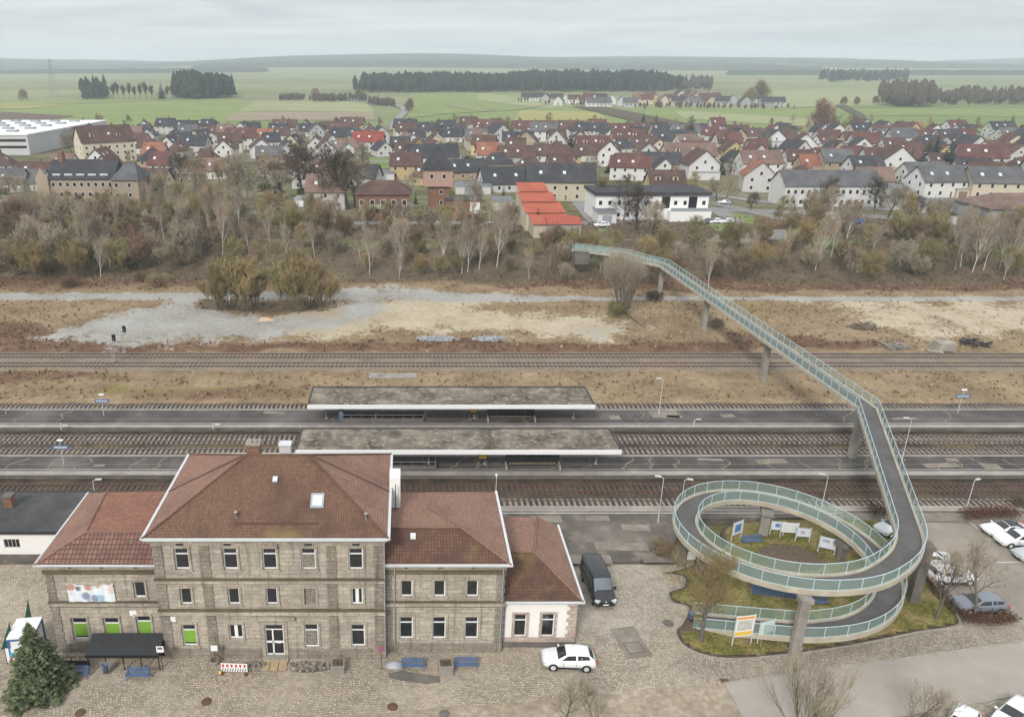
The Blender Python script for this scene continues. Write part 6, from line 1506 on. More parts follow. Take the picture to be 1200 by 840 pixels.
for row in HL.split('|'):
    q = row.split(); house_px(int(q[0]), int(q[1]), int(q[2]), q[3], q[4], q[5], int(q[6]), len(q) > 7)
# landmark buildings
def lm(name, label, cat, X, Y, Z_): return thing(name, label, cat, (X,Y,Z_))
def winrow(t, xs, z, y, s=1.0):
    for x in xs: o = link('window', WME, t, (x,y-.02,z)); o.scale = (s,1,s)
LMK = []
# big dark-roofed block
X, Y, Z_ = gpt(100,246); t = lm('apartment_block', 'big beige block with long dark roof and hipped corner wing behind the left trees', 'apartment block', X, Y, Z_); s_ = (Y*CS-(Z_-CH)*SN)/FPX; LMK.append((X,Y,'big dark-roofed block'))
L = 74*s_; mb = MB(); mb.box(-L/2,0,-1,L/2,12,9.6); mb.box(L/2+.01,-1.5,-1,L/2+30*s_,12,9.2); mb.box(-L/2-14*s_,-1,-1,-L/2-.01,12,9.6); mb.tri((-L/2-14*s_,-1,9.6),(-L/2,-1,9.6),(-L/2-7*s_,-1,13.0)); mb.build('wall', plain('beige_block_wall',(.36,.29,.22),.9,.1,.2,.2), t)
mb = MB(); mb.add([(-L/2-.5,-.6,9.3),(L/2+.5,-.6,9.3),(L/2+.5,6,14.6),(-L/2-.5,6,14.6),(L/2+.5,12.6,9.3),(-L/2-.5,12.6,9.3)],[(0,1,2,3),(2,4,5,3),(1,4,2),(0,3,5)]); mb.build('roof', RM_['slate'], t)
mb = MB(); a0, a1 = L/2-.4, L/2+30*s_+.5; mb.add([(a0,-2,9.1),(a1,-2,9.1),(a1,12.5,9.1),(a0,12.5,9.1),((a0+a1)/2-1.5,5,13.6),((a0+a1)/2+1.5,5,13.6)],[(0,1,5,4),(1,2,5),(2,3,4,5),(3,0,4)]); mb.build('roof', RM_['grey'], t)
for z in (1,4,7): winrow(t, [-L/2+L*(i+.5)/9 for i in range(9)], z, 0); winrow(t, [L/2+5*s_,L/2+20*s_], z, -1.5)
for i in range(5): mb = MB(); x = -L/2+L*(i+.6)/5.4; mb.box(x-1.2,.6,10.2,x+1.2,1.6,10.8); mb.build('roof_window', MT['skyglass'], t)
mb = MB(); mb.box(-L/2+1.5,5,13,-L/2+3,7,17); mb.build('chimney', MT['brick'], t)
# gabled apartment house
key = house_proto(24,15,9.5,16.0,'cream','brown','gable',True); X, Y, Z_ = gpt(118,191); put_house(X, Y+8, .62, key, '', 'big cream apartment house with steep red-brown roof behind the dark-roofed block')
LMK.append((X,Y,'big cream apartment house'))
# factory hall
X, Y, Z_ = gpt(40,182); t = lm('factory_hall', 'long white flat-roofed factory hall with rows of rooflights, left edge', 'factory hall', X, Y, Z_); LMK.append((X,Y,'white factory hall'))
mb = MB(); mb.box(-110,0,-1,-2,110,9.5); mb.build('wall', plain('hall_cladding',(.5,.5,.5),.6,.3,.1,.1), t); mb = MB(); mb.box(-110.4,-.4,9.5,-1.6,110.4,10.2); mb.build('roof', MT['white'], t)
for z in (3.2,6.4): mb = MB(); mb.box(-109,-.06,z,-3,-.01,z+1.3); mb.build('window', MT['glass'], t)
for i in range(8):
    for j in range(5): mb = MB(); mb.box(-102+i*12,12+j*20,10.2,-97+i*12,16+j*20,11.2); mb.build('rooflight', MT['zinc'], t)
# pink tower
X, Y, Z_ = gpt(513,246); s_ = (Y*CS-(Z_-CH)*SN)/FPX; t = lm('water_tower', 'pink square water tower with dark pyramid roof on a brick shaft', 'water tower', X, Y, Z_); LMK.append((X,Y,'pink water tower'))
wd = 34*s_; zt = at(510,175,Y)[1]-Z_; z1 = at(510,199,Y)[1]-Z_; z2 = at(510,219,Y)[1]-Z_; mb = MB(); mb.box(-wd*.32,.8,-1,wd*.4,wd*.85,z2); mb.build('shaft', MT['brick'], t)
mb = MB(); mb.box(-wd/2,0,z2+.01,wd/2,wd,z1); mb.build('tank_storey', WM['pink'], t); mb = MB(); o = .5; mb.add([(-wd/2-o,-o,z1-.1),(wd/2+o,-o,z1-.1),(wd/2+o,wd+o,z1-.1),(-wd/2-o,wd+o,z1-.1),(0,wd/2,zt+1.2)],[(0,1,4),(1,2,4),(2,3,4),(3,0,4),(3,2,1,0)]); r_ = mb.build('roof', RM_['slate'], t)
mb = MB(); mb.box(-.7,.9,z1+1.6,.7,2.2,z1+2.5); mb.build('dormer', RM_['brown'], r_); mb = MB(); mb.tube((0,wd/2,zt+1),(0,wd/2,zt+2.6),.12,.05); mb.build('finial', MT['zinc'], r_)
winrow(t, [-wd*.22,wd*.2], z2+2.4, 0, 1.1); winrow(t, [wd*.12], z2-2.4, .8); winrow(t, [wd*.12], z2-5.6, .8)
# brick building with hipped roof
def hipbox(name, label, cat, xl, xr, yb, y1, y2, d, wallm, roofk, rows, lmn=None, ridge=.5):
    X, Y, Z_ = gpt((xl+xr)/2, yb); s_ = (Y*CS-(Z_-CH)*SN)/FPX; w = (xr-xl)*s_; e = at((xl+xr)/2, y1, Y)[1]-Z_; rz_ = at((xl+xr)/2, y2, Y+d/2)[1]-Z_
    t = lm(name, label, cat, X, Y, Z_); mb = MB(); mb.box(-w/2,0,-1,w/2,d,e); mb.build('wall', wallm, t)
    mb = MB(); o = .6; h_ = w/2*ridge; mb.add([(-w/2-o,-o,e-.05),(w/2+o,-o,e-.05),(w/2+o,d+o,e-.05),(-w/2-o,d+o,e-.05),(-h_,d/2,rz_),(h_,d/2,rz_)],[(0,1,5,4),(1,2,5),(2,3,4,5),(3,0,4),(3,2,1,0)]); mb.build('roof', RM_[roofk] if isinstance(roofk, str) else roofk, t)
    for z, n, sc in rows: winrow(t, [-w/2+w*(i+.5)/n for i in range(n)], z, 0, sc)
    if lmn: LMK.append((X,Y,lmn))
    return t, w, d, e, rz_
t, w, d, e, rz_ = hipbox('brick_building', 'brick building with brown hipped roof and pale balcony left of the pink tower', 'building', 418, 480, 256, 228, 211, 13, MT['brick'], 'brown', ((e_ := 3.6,5,1.3),(.8,5,1.3)), 'brick hipped building')
mb = MB(); mb.box(-w/2+1,-1.6,3.0,-w/2+w*.55,-.01,3.3); mb.box(-w/2+1,-1.6,3.3,-w/2+w*.55,-1.5,4.2); mb.build('balcony', plain('pale_green_balcony',(.35,.4,.35)), t)
hipbox('brick_shed', 'low building with red hipped roof below the pink tower', 'building', 508, 552, 262, 256, 247, 9, WM['white'], 'orange', ((.6,4,.7),))
X, Y, Z_ = gpt(545,248); t = lm('garage_row', 'low brick garage row with white door right of the pink tower', 'garage', X, Y, Z_); mb = MB(); mb.box(-6,0,-.5,5,7,3.2); mb.build('wall', MT['brick'], t); mb = MB(); mb.box(-6.2,-.2,3.2,5.2,7.2,3.5); mb.build('roof', MT['bitumen_dark'], t); mb = MB(); mb.box(1.5,-.06,0,4.5,-.01,2.6); mb.build('door', MT['white'], t)
# orange stepped hall
X, Y, Z_ = gpt(640,279); t = lm('stepped_hall', 'white hall with four bright orange stepped roofs near the bridge head', 'hall', X, Y, Z_); LMK.append((X,Y,'orange-roofed hall'))
ob = plain('bright_orange_roof', (.37,.1,.06), .8, .15, .25, .3)
for k, (px0, px1, yb, yt) in enumerate(((625,668,276,263),(616,660,268,252),(611,650,258,238),(609,640,250,224))):
    x0 = at(px0,yb,Y+k*9)[0]-X; x1 = at(px1,yb,Y+k*9)[0]-X; h0 = 3.6+k*1.5; y0 = k*9.0
    mb = MB(); mb.box(x0,y0,-.5,x1,y0+8.98,h0); mb.tri((x1,y0,h0),(x1,y0+8.9,h0),(x1,y0+8.9,h0+1.1)); mb.tri((x0,y0+8.9,h0),(x0,y0,h0),(x0,y0+8.9,h0+1.1)); mb.quad((x1,y0+8.98,h0),(x0,y0+8.98,h0),(x0,y0+8.98,h0+1.1),(x1,y0+8.98,h0+1.1)); mb.build('wall', WM['cream'], t)
    mb = MB(); mb.add([(x0-.4,y0-.5,h0-.05),(x1+.4,y0-.5,h0-.05),(x1+.4,y0+9.1,h0+1.2),(x0-.4,y0+9.1,h0+1.2)],[(0,1,2,3)]); mb.build('roof', ob, t)
X, Y, Z_ = gpt(661,281); t = lm('grey_shed', 'grey clad shed with worn red roof in front of the orange-roofed hall', 'shed', X, Y, Z_); mb = MB(); mb.box(-4,0,-.5,4.2,6,3.9); mb.build('wall', plain('grey_cladding',(.3,.31,.32)), t); mb = MB(); mb.add([(-4.3,-.4,3.9),(4.5,-.4,3.9),(4.5,6.3,5),(-4.3,6.3,5)],[(0,1,2,3)]); mb.build('roof', plain('worn_red_roof',(.34,.08,.05),.8,.2,.4,2), t)
# yellowish house with black roof
key = house_proto(22,11,6.4,11.4,'cream','slate','gable',False); X, Y, Z_ = gpt(655,236); put_house(X+1, Y+6, -.12, key, '', 'pale yellow two-storey house with black roof behind the orange-roofed hall'); 
X, Y, Z_ = gpt(600,226); key = house_proto(22,11,3.2,8.2,'white','slate','gable',False); put_house(X, Y+6, .15, key, '', 'low house with wide black roof left of the pale yellow two-storey one')
# white flat-roofed block
X, Y, Z_ = gpt(762,258); s_ = (Y*CS-(Z_-CH)*SN)/FPX; t = lm('flat_roofed_block', 'long white modern two-storey block with flat dark roof edge', 'building', X, Y, Z_); LMK.append((X,Y,'white flat-roofed block'))
w = 131*s_; e = at(762,229,Y)[1]-Z_; mb = MB(); mb.box(-w/2,0,-.5,w/2,14,e); mb.box(w*.14,-3.2,-.5,w/2-.02,-.01,e*.42); mb.build('wall', MT['white'], t)
mb = MB(); mb.box(-w/2-.5,-.6,e,w/2+.5,14.5,e+.9); mb.build('roof', RM_['slate'], t)
winrow(t, [-w/2+w*(i+.5)/12 for i in range(12)], e*.6, 0, 1.0); winrow(t, [-w/2+w*(i+.5)/12 for i in range(7)], e*.12, 0, 1.0)
for x in (w*.12, w*.36): mb = MB(); mb.box(x-1.2,-.05,e*.48,x+1.2,-.01,e*.95); mb.build('glazed_bay', MT['glass'], t)
mb = MB(); mb.box(w*.14,-3.2,e*.42,w/2,-3.1,e*.42+1); mb.build('balcony_rail', MT['zinc'], t)
# long white row block
X, Y, Z_ = gpt(973,243); s_ = (Y*CS-(Z_-CH)*SN)/FPX; t = lm('row_block', 'long white two-storey row with plain grey roof', 'apartment block', X, Y, Z_); LMK.append((X,Y,'long white row')); w = 112*s_
mb = MB(); mb.box(-w/2,0,-1,w/2,11,6.6); mb.tri((w/2,0,6.6),(w/2,11,6.6),(w/2,5.5,10.6)); mb.tri((-w/2,11,6.6),(-w/2,0,6.6),(-w/2,5.5,10.6)); mb.build('wall', WM['white'], t); mb = MB(); mb.add([(-w/2-.4,-.5,6.4),(w/2+.4,-.5,6.4),(w/2+.4,5.5,10.8),(-w/2-.4,5.5,10.8),(w/2+.4,11.5,6.4),(-w/2-.4,11.5,6.4)],[(0,1,2,3),(3,2,4,5)]); mb.build('roof', RM_['grey'], t)
for z in (.9,4.0): winrow(t, [-w/2+w*(i+.5)/14 for i in range(14)], z, 0)
# red-roofed building at the right edge and low white garages
t, *_ = hipbox('corner_building', 'pale building with big brown-red hipped roof at the right edge', 'building', 1158, 1240, 268, 245, 226, 16, WM['grey'], 'faded', ((1.0,6,1.1),), 'red-roofed corner building', .45)
for k, (xl, xr, yb, lb) in enumerate(((1048,1075,246,'low white flat garage right of the long white row'),(1082,1122,250,'wide low white garage with grey flat roof below the white grey-roofed house'),(1126,1156,252,'low white garage left of the red-roofed corner building'),(1032,1066,232,'pale low workshop behind the garages'),(700,722,262,'low white annex at the left of the flat-roofed block'),(424,462,212,'low pale pavilion with metal roof above the brick hipped building'),(534,575,228,'low grey-roofed pavilion right of the pink tower'),(578,600,248,'small tan shed with flat roof left of the orange-roofed hall'),(900,925,281,'small hut with faded red roof above the embankment'),(332,354,262,'small pale hut with light roof among the left scrub'),(1100,1120,264,'small dark-roofed shed among the right scrub'))):
    X, Y, Z_ = gpt((xl+xr)/2, yb); s_ = (Y*CS-(Z_-CH)*SN)/FPX; w = (xr-xl)*s_; t = lm('garage' if 'garage' in lb else 'shed', lb, 'garage' if 'garage' in lb else 'shed', X, Y, Z_)
    mb = MB(); mb.box(-w/2,0,-.5,w/2,7,3.0); mb.build('wall', WM['cream' if 'tan' in lb or 'hut' in lb else 'white'], t); mb = MB(); mb.add([(-w/2-.3,-.3,3.0),(w/2+.3,-.3,3.0),(w/2+.3,7.3,3.5),(-w/2-.3,7.3,3.5)],[(0,1,2,3),(3,2,1,0)]); mb.box(-w/2-.3,-.32,2.8,w/2+.3,-.28,3.02); mb.build('roof', RM_['faded'] if 'red roof' in lb else (MT['bitumen_dark'] if 'dark' in lb else MT['zinc']), t)
    mb = MB(); mb.box(-w/4,-.06,0,w/4,-.02,2.3); mb.build('door', MT['zinc'], t)
# fill the remaining plots
BLK = [(x,y) for _,x,y,_,_ in HOUSES]+[(x,y+6) for x,y,_ in LMK]
hr = random.Random(5); tries = 0
plots = [(o[0],o[1]) for o in BLK]
pat = [('white','brown'),('white','maroon'),('white','maroon'),('white','slate'),('cream','brown'),('white','faded'),('white','slate'),('cream','slate'),('white','grey'),('yellow','brown'),('white','brown'),('grey','brown'),('tan','slate')]
while len(HOUSES) < 262 and tries < 60000:
    tries += 1
    y = hr.uniform(268, 640); x = hr.uniform(-.58, .84)*y; px, py = pj(x, y, TZ0)
    if not (-40 < px < 1240): continue
    lim = np.interp(px, [-40,90,100,200,430,500,560,760,850,1000,1240], [185,185,165,156,154,160,150,156,158,156,162])
    if py < lim: continue
    if px < 100 and py < 205: continue
    if px < 330 and py > 215: continue
    if 330 <= px < 620 and py > 225: continue
    if py > 238 or (600 < px < 1000 and py > 212 and px < 900): continue
    if 440 < px < 475 and py < 165: continue
    if 415 < px < 480 and 180 < py < 190: continue
    md = 15.5 if y > 400 else 17.5
    if any((x-a)**2+(y-b)**2 < md*md for a, b in plots): continue
    if any(abs(x-a) < 30 and abs(y-b-5) < 20 for a, b, _ in LMK): continue
    plots.append((x,y)); wl_, rf_ = hr.choice(pat); g = hr.random() < .42; w = hr.choice((9,12,12,16)); d = 9
    kd = 'hip' if hr.random() < .12 else 'gable'; eh = 5.6 if hr.random() < .35 else 3.4
    key = house_proto(w,d,eh,round(eh+d*.46,1),wl_,rf_,kd,False)
    put_house(x, y, (math.pi/2 if g else 0)+hr.uniform(-.3,.3), key, f"{WN[wl_]} house with {RN[rf_]} {'hipped ' if kd=='hip' else ''}roof"+(', gable end facing the railway' if g and kd != 'hip' else ''))
mb = MB()
for k, pl in enumerate((((424,184),(468,187),(466,197),(430,199)),((690,266),(712,270),(735,288),(716,292),(690,284)),((850,247),(905,262),(960,268),(930,276),(890,272)),((1090,158),(1200,166),(1200,172),(1100,164)),((828,262),(848,258),(860,268),(840,272)),((930,280),(1000,276),(1020,284),(960,290)),((485,245),(505,246),(505,256),(480,256)))):
    P = [gpt(*p) for p in pl]; mb.add([(x,y,T(x,y)+.05+.01*k) for x,y,z in P], [tuple(range(len(P)))])
struct('town_lawn', mb, FM['lush'])
# town streets
mb = MB()
SZ = [0]
def street(pts, w, z=.06):
    P = [gpt(*p) for p in pts]
    for a, b in zip(P[:-1], P[1:]):
        L = math.hypot(b[0]-a[0], b[1]-a[1]); n = max(1, int(L/20)); dx, dy = (b[0]-a[0])/L, (b[1]-a[1])/L
        for i in range(n):
            p = [(a[0]+(b[0]-a[0])*(i+e_)/n, a[1]+(b[1]-a[1])*(i+e_)/n) for e_ in (-.02,1.02)]
            SZ[0] += 1
            mb.quad(*[(q[0]+s*dy*w/2, q[1]-s*dx*w/2, T(q[0],q[1])+z+SZ[0]*.002) for q, s in ((p[0],1),(p[1],1),(p[1],-1),(p[0],-1))])
for pts, w in ((((560,262),(700,262),(840,246),(905,284)),6),(((676,234),(700,262),(735,290)),5),(((835,246),(1000,252),(1130,262)),7),(((0,236),(200,240),(420,262),(560,262)),5),(((462,152),(500,170),(545,188),(585,205)),5),(((690,236),(840,230),(900,238),(1040,246),(1240,262)),5),(((200,190),(330,188),(470,190)),5),(((700,185),(870,178),(1080,182)),5),(((840,240),(920,258)),5)): street(pts, w)
struct('town_street', mb, MT['townroad'])
# parked cars of the town
tc = make_car('parked_car','small white car parked in front of the white flat-roofed block','car',PW,4.3,1.8,'hatch'); X, Y, Z_ = gpt(838,262); tc.location = (X,Y,Z_); tc.rotation_euler = (0,0,.2)
pm_ = {n: bpy.data.meshes[tc.children[0].data.name] for n in ('body',)}
bodies = {}
for px, py, pk, lb in ((820,258,'blue','blue car at the right end of the white flat-roofed block'),(829,262,'grey','dark car beside the white flat-roofed block'),(848,240,'silver','silver car on the street above the block'),(983,259,'white','white van-like car below the long white row'),(1003,262,'blue2','bright blue car below the long white row'),(560,252,'silver','pale car beside the brick garage row'),(112,252,'grey','dark car among the scrub below the big dark-roofed block'),(125,252,'white','white car among the scrub below the big dark-roofed block'),(851,262,'white','white car right of the white flat-roofed block'),(705,266,'white','white car at the left of the white flat-roofed block'),(345,256,'dark','dark car on the roof-high yard by the pale hut')):
    X, Y, Z_ = gpt(px, py); mt = {'blue':PBL,'blue2':PBL,'grey':PG,'silver':PS,'white':PW,'dark':PD}[pk]
    if pk not in bodies:
        bodies[pk] = {}
        for ch in tc.children:
            if ch.data.materials[0] == PW: me_ = ch.data.copy(); me_.materials[0] = mt; bodies[pk][ch.data.name] = me_
    dup(tc, (X,Y,Z_), hrz := hr.uniform(-.4,.4), 1.0, lb.replace('on the roof-high yard','standing'), 'cars parked in the town', bodies[pk])
# town trees
TT = []
for px, py, ty, key, lb in ((205,172,152,'con0',0),(343,152,138,'con1',0),(668,183,149,'con0',0),(714,203,181,'con0',0),(720,204,188,'yew',0),(662,209,183,'con1',0),(862,202,166,'con1',0),(867,202,170,'con0',0),(901,184,163,'con0',0),(907,184,164,'con1',0),(1083,200,158,'con0',0),(1092,196,154,'con0',0),(1109,202,158,'con1',0),(1056,214,193,'yew',0),(629,272,240,'yew',0),(532,198,184,'yew',0),(435,160,147,'yew',0),(590,163,150,'yew',0),(308,224,178,'yew',0),(312,222,190,'yew',0),(353,236,196,'yew',0),(487,240,222,'yew',0),(752,190,176,'con1',0),(823,195,178,'con0',0),(845,205,184,'con0',0),(240,190,172,'con1',0),(590,232,214,'yew',0),(1131,200,184,'con1',0)):
    X, Y, Z_ = gpt(px, py); zt = at(px, ty, Y)[1]; t = plant(key, X, Y, Z_-.1, (zt-Z_)/(10.2 if key != 'yew' else 8.2), 'x', 'conifers of the town'); TT.append((t, 'dark conifer' if key != 'yew' else 'narrow dark evergreen'))
for px, py, ty in ((215,222,172),(228,225,178),(290,240,172),(283,236,180),(331,236,172),(357,238,160),(408,246,160),(416,244,172),(425,200,165),(262,215,180),(730,262,205),(745,270,215),(765,276,232),(850,240,200),(840,236,205),(965,250,205),(1025,250,205),(1040,256,212),(960,256,238),(240,236,192),(180,240,196),(90,178,146),(97,176,147),(104,170,147),(84,180,152),(125,166,146),(595,165,136),(765,165,140),(803,166,142),(550,232,205),(560,240,212),(30,236,205),(60,238,210),(140,246,205),(12,232,200),(705,250,210),(1075,262,222),(1110,262,232),(880,246,222)):
    X, Y, Z_ = gpt(px, py); zt = at(px, ty, Y)[1]; t = plant(('big0','big1','bare2','big0')[px%4], X, Y, Z_-.1, (zt-Z_)/10.5, 'x', 'leafless trees of the town', None, ('grey','brown','dark','brown')[py%4]); TT.append((t, 'big leafless tree'))
n = 0; tries = 0; tp = []
while n < 150 and tries < 20000:
    tries += 1
    y = hr.uniform(262, 640); x = hr.uniform(-.58,.84)*y; px, py = pj(x, y, TZ0)
    if not (-20 < px < 1220) or any((x-a)**2+(y-b)**2 < 81 for a, b in plots) or any(abs(x-a) < 22 and -9 < y-b < 22 for a, b, _ in LMK) or any((x-a)**2+(y-b)**2 < 36 for a, b in tp): continue
    if px < 95 and py < 190: continue
    if 600 < px < 700 and py > 225: continue
    tp.append((x,y)); n += 1; q = hr.random()
    if q < .1: TT.append((plant('con%d'%hr.randrange(2), x, y, T(x,y)-.1, hr.uniform(.6,1.1), 'x', 'conifers of the town'), 'dark conifer'))
    elif q < .7: TT.append((plant(hr.choice(['dense0','dense1','bare0','bare1']), x, y, T(x,y)-.1, hr.uniform(.5,1.05), 'x', 'leafless trees of the town', None, hr.choice(['brown','grey','olive','dark'])), 'small leafless tree'))
    else: TT.append((plant('low%d'%hr.randrange(2), x, y, T(x,y)-.1, hr.uniform(1,1.6), 'x', 'garden shrubs of the town', None, hr.choice(['brown','olive','dark'])), 'garden shrub'))
import re
# ---- labels that single each one out: by look, landmark, side and order
LMK += [(*gpt(1098,200)[:2],'tall conifer group'),(*gpt(431,178)[:2],'red-roofed white house'),(*gpt(696,182)[:2],'dormered cream house'),(*gpt(810,196)[:2],'long faded-roofed house'),(*gpt(894,224)[:2],'orange-roofed gabled house'),(*gpt(300,186)[:2],'left white gables'),(*gpt(1168,232)[:2],'cream grey-roofed house'),(*gpt(745,300)[:2],'bridge head'),(*gpt(460,152)[:2],'curving field road'),(*gpt(570,176)[:2],'cream gable by the fields')]
ORD = ['nearest','second nearest','third nearest','fourth nearest','fifth nearest','sixth nearest','seventh nearest','eighth nearest','ninth nearest','tenth nearest','eleventh nearest','twelfth nearest','thirteenth nearest','fourteenth nearest','fifteenth nearest','sixteenth nearest','seventeenth nearest','eighteenth nearest','nineteenth nearest','twentieth nearest']+[a_+'-'+b_+' nearest' for a_ in ('twenty','thirty','forty','fifty','sixty') for b_ in ('first','second','third','fourth','fifth','sixth','seventh','eighth','ninth','tenth')]
def label_near(items):
    from collections import defaultdict
    g = defaultdict(list)
    for o, desc in items:
        x, y = o.location.x, o.location.y; px, py = pj(x, y, o.location.z)
        best = None
        for a, b, nm in LMK:
            qx, qy = pj(a, b, 5.5); dd = math.hypot(px-qx, 3*(py-qy))
            if best is None or dd < best[0]: best = (dd, nm, px-qx, py-qy, math.hypot(x-a, y-b))
        dd, nm, dx, dy, dist = best
        rel = ('right of' if dx > 0 else 'left of') if abs(dx) > 2.2*abs(dy) else ('in front of' if dy > 0 else 'behind')
        g[(desc, rel, nm)].append((dd, o))
    for (desc, rel, nm), l in g.items():
        l.sort(key=lambda q: q[0])
        for k, (_, o) in enumerate(l):
            lb = (f"{desc}, {ORD[k]+' ' if len(l) > 1 else ''}{rel} the {nm}").replace(', gable end facing the railway,', ', gable forward,')
            o['label'] = lb.replace('white-stemmed ', '').replace('dark-roofed ', '') if len(lb.split()) > 16 else lb
            if len(o['label'].split()) > 16: o['label'] = re.sub(r'house with ([a-z -]+?) roof', lambda q: q.group(1).replace(' ', '-')+'-roofed house', o['label'])
label_near([(o, d) for o, x, y, d, l in HOUSES if not l]); label_near(TT); label_near(BAND)
# ================================================================ fields, woods, village, hills
def field(name, quad_, mat, off=.35, n=18):
    P = [np.array(gpt(*p)[:2]) for p in quad_]; mb = MB(); vs = []
    for j in range(n+1):
        for i in range(n+1):
            u, v = i/n, j/n; q = P[0]*(1-u)*(1-v)+P[1]*u*(1-v)+P[2]*u*v+P[3]*(1-u)*v; vs.append((q[0],q[1],T(q[0],q[1])+off))
    mb.add(vs, [(j*(n+1)+i, j*(n+1)+i+1, (j+1)*(n+1)+i+1, (j+1)*(n+1)+i) for j in range(n) for i in range(n)], 0, True); struct(name, mb, FM[mat])
field('field', [(-60,150),(300,156),(285,117),(10,117)], 'green', .2); field('field', [(-60,146),(40,144),(88,137),(-60,128)], 'plough', .5); field('field', [(-60,128),(30,128),(90,122),(-60,122)], 'yellow', .45)
field('field', [(262,142),(440,141),(437,131),(275,132)], 'stubble', .3); field('field', [(278,131),(440,131),(425,118),(300,119)], 'pale', .25); field('field', [(285,154),(445,153),(440,142),(262,143)], 'lush', .22)
field('field', [(474,156),(760,150),(700,110),(480,110)], 'green', .2); field('field', [(520,124),(560,132),(582,129),(552,119)], 'dull', .5); field('field', [(480,142),(560,148),(556,134),(484,136)], 'lush', .42); field('field', [(560,118),(640,128),(690,122),(560,110)], 'pale', .4); field('field', [(600,146),(720,148),(700,132),(610,130)], 'yellow', .38)
field('field', [(740,150),(1010,156),(960,128),(760,126)], 'green', .24); field('field', [(800,140),(960,150),(955,140),(790,130)], 'pale', .5)
field('field', [(960,154),(1260,156),(1240,123),(985,124)], 'lush', .28); field('field', [(1000,136),(1260,138),(1240,128),(1000,128)], 'green', .55); field('field', [(905,127),(1040,123),(1030,110),(905,108)], 'pale', .3)
# dark bank running diagonally across the fields and the curving road
def strip(name, pts, w, mat, off):
    P = [gpt(*p) for p in pts]; mb = MB(); Q = []
    for a, b in zip(P[:-1], P[1:]):
        for i in range(8): Q.append((a[0]+(b[0]-a[0])*i/8, a[1]+(b[1]-a[1])*i/8))
    Q.append(P[-1][:2]); vs = []
    for i, q in enumerate(Q):
        a, b = Q[max(0,i-1)], Q[min(len(Q)-1,i+1)]; L = math.hypot(b[0]-a[0],b[1]-a[1]); nx_, ny_ = -(b[1]-a[1])/L, (b[0]-a[0])/L
        for s in (-1,1): x, y = q[0]+s*nx_*w/2, q[1]+s*ny_*w/2; vs.append((x,y,T(x,y)+off))
    mb.add(vs, [(2*i,2*i+1,2*i+3,2*i+2) for i in range(len(Q)-1)]); struct(name, mb, mat)
strip('country_road', [(462,154),(463,146),(468,139),(474,133),(473,128),(462,124),(440,122),(412,119),(380,117)], 6.5, MT['townroad'], .9)
strip('field_track', [(474,140),(520,134),(600,130),(640,124)], 5, FM['pale'], .8); strip('field_bank', [(690,126),(740,137),(800,150)], 34, FM['hedge'], .8); strip('field_track', [(1000,127),(1100,126),(1240,127)], 5, FM['stubble'], .8); strip('field_bank', [(985,124),(1005,135),(1012,150)], 10, FM['hedge'], .8)
strip('field_track', [(-60,127),(80,122),(240,117),(320,116)], 6, FM['stubble'], .8)
# woods that read as one mass
def lowtree(mb, x, y, z, h_, r_, r, con):
    n = 7
    if con:
        for k in range(3):
            z0 = z+h_*(.1+.24*k); rr = r_*1.25*(1-.25*k); a0 = r.random()*6
            mb.add([(x+rr*r.uniform(.8,1.15)*math.cos(a0+6.283*i/n), y+rr*math.sin(a0+6.283*i/n), z0+r.uniform(-.4,.4)) for i in range(n)]+[(x,y,z0+h_*.46)], [(i,(i+1)%n,n) for i in range(n)])
    else:
        rings = ((.18,.45),(.45,1.0),(.72,.85),(.92,.4)); vs = []
        for f, q in rings: vs += [(x+r_*q*r.uniform(.75,1.25)*math.cos(6.283*i/n+f), y+r_*q*r.uniform(.75,1.25)*math.sin(6.283*i/n+f), z+h_*(f+r.uniform(-.06,.06))) for i in range(n)]
        vs.append((x,y,z+h_*r.uniform(.96,1.06))); mb.add(vs, [(k*n+i,k*n+(i+1)%n,(k+1)*n+(i+1)%n,(k+1)*n+i) for k in range(3) for i in range(n)]+[(3*n+i,3*n+(i+1)%n,4*n) for i in range(n)])
    mb.tube((x,y,z-.5),(x,y,z+h_*.3),.3,.2,4,0,False)
FCON = blend_ground('dark_wood', [(.3,(.016,.024,.02)),(.5,(.028,.038,.03)),(.7,(.05,.055,.042))], .03, 6); FBROWN = blend_ground('bare_wood', [(.3,(.055,.045,.036)),(.5,(.085,.07,.055)),(.7,(.13,.105,.085))], .03, 6)
def wood(name, label, poly, n, h0, h1, con, mat, seed, cat='wood'):
    r = random.Random(seed); P = [gpt(*p)[:2] for p in poly]; xs_ = [p[0] for p in P]; ys_ = [p[1] for p in P]; mb = MB(); c = 0
    while c < n:
        x, y = r.uniform(min(xs_),max(xs_)), r.uniform(min(ys_),max(ys_))
        if inpoly([x],[y],P)[0]: x += r.gauss(0,min(9,(max(xs_)-min(xs_))*.025)); y += r.gauss(0,6); h_ = r.uniform(h0,h1)*(.92+.2*float(vnoise(x,y,55,seed))); lowtree(mb, x, y, T(x,y), h_, h_*(.2 if con else .33), r, r.random() < con); c += 1
    return mb.build(name, mat, kind='stuff', label=label, cat=cat)
wood('dark_wood', 'long dark conifer wood on the rise beyond the fields', [(424,109),(600,108),(770,107.5),(800,106),(790,101),(640,99.5),(440,100)], 1700, 19, 28, .3, FCON, 1)
wood('conifer_copse', 'rounded dark conifer copse on the field edge at left', [(206,116),(240,116.5),(271,115),(268,108),(225,107),(208,109)], 260, 20, 34, .3, FCON, 2); wood('conifer_copse', 'small dark conifer copse at the left end of the thin tree row', [(102,117),(122,117),(122,112),(103,112)], 55, 16, 25, .6, FCON, 3)
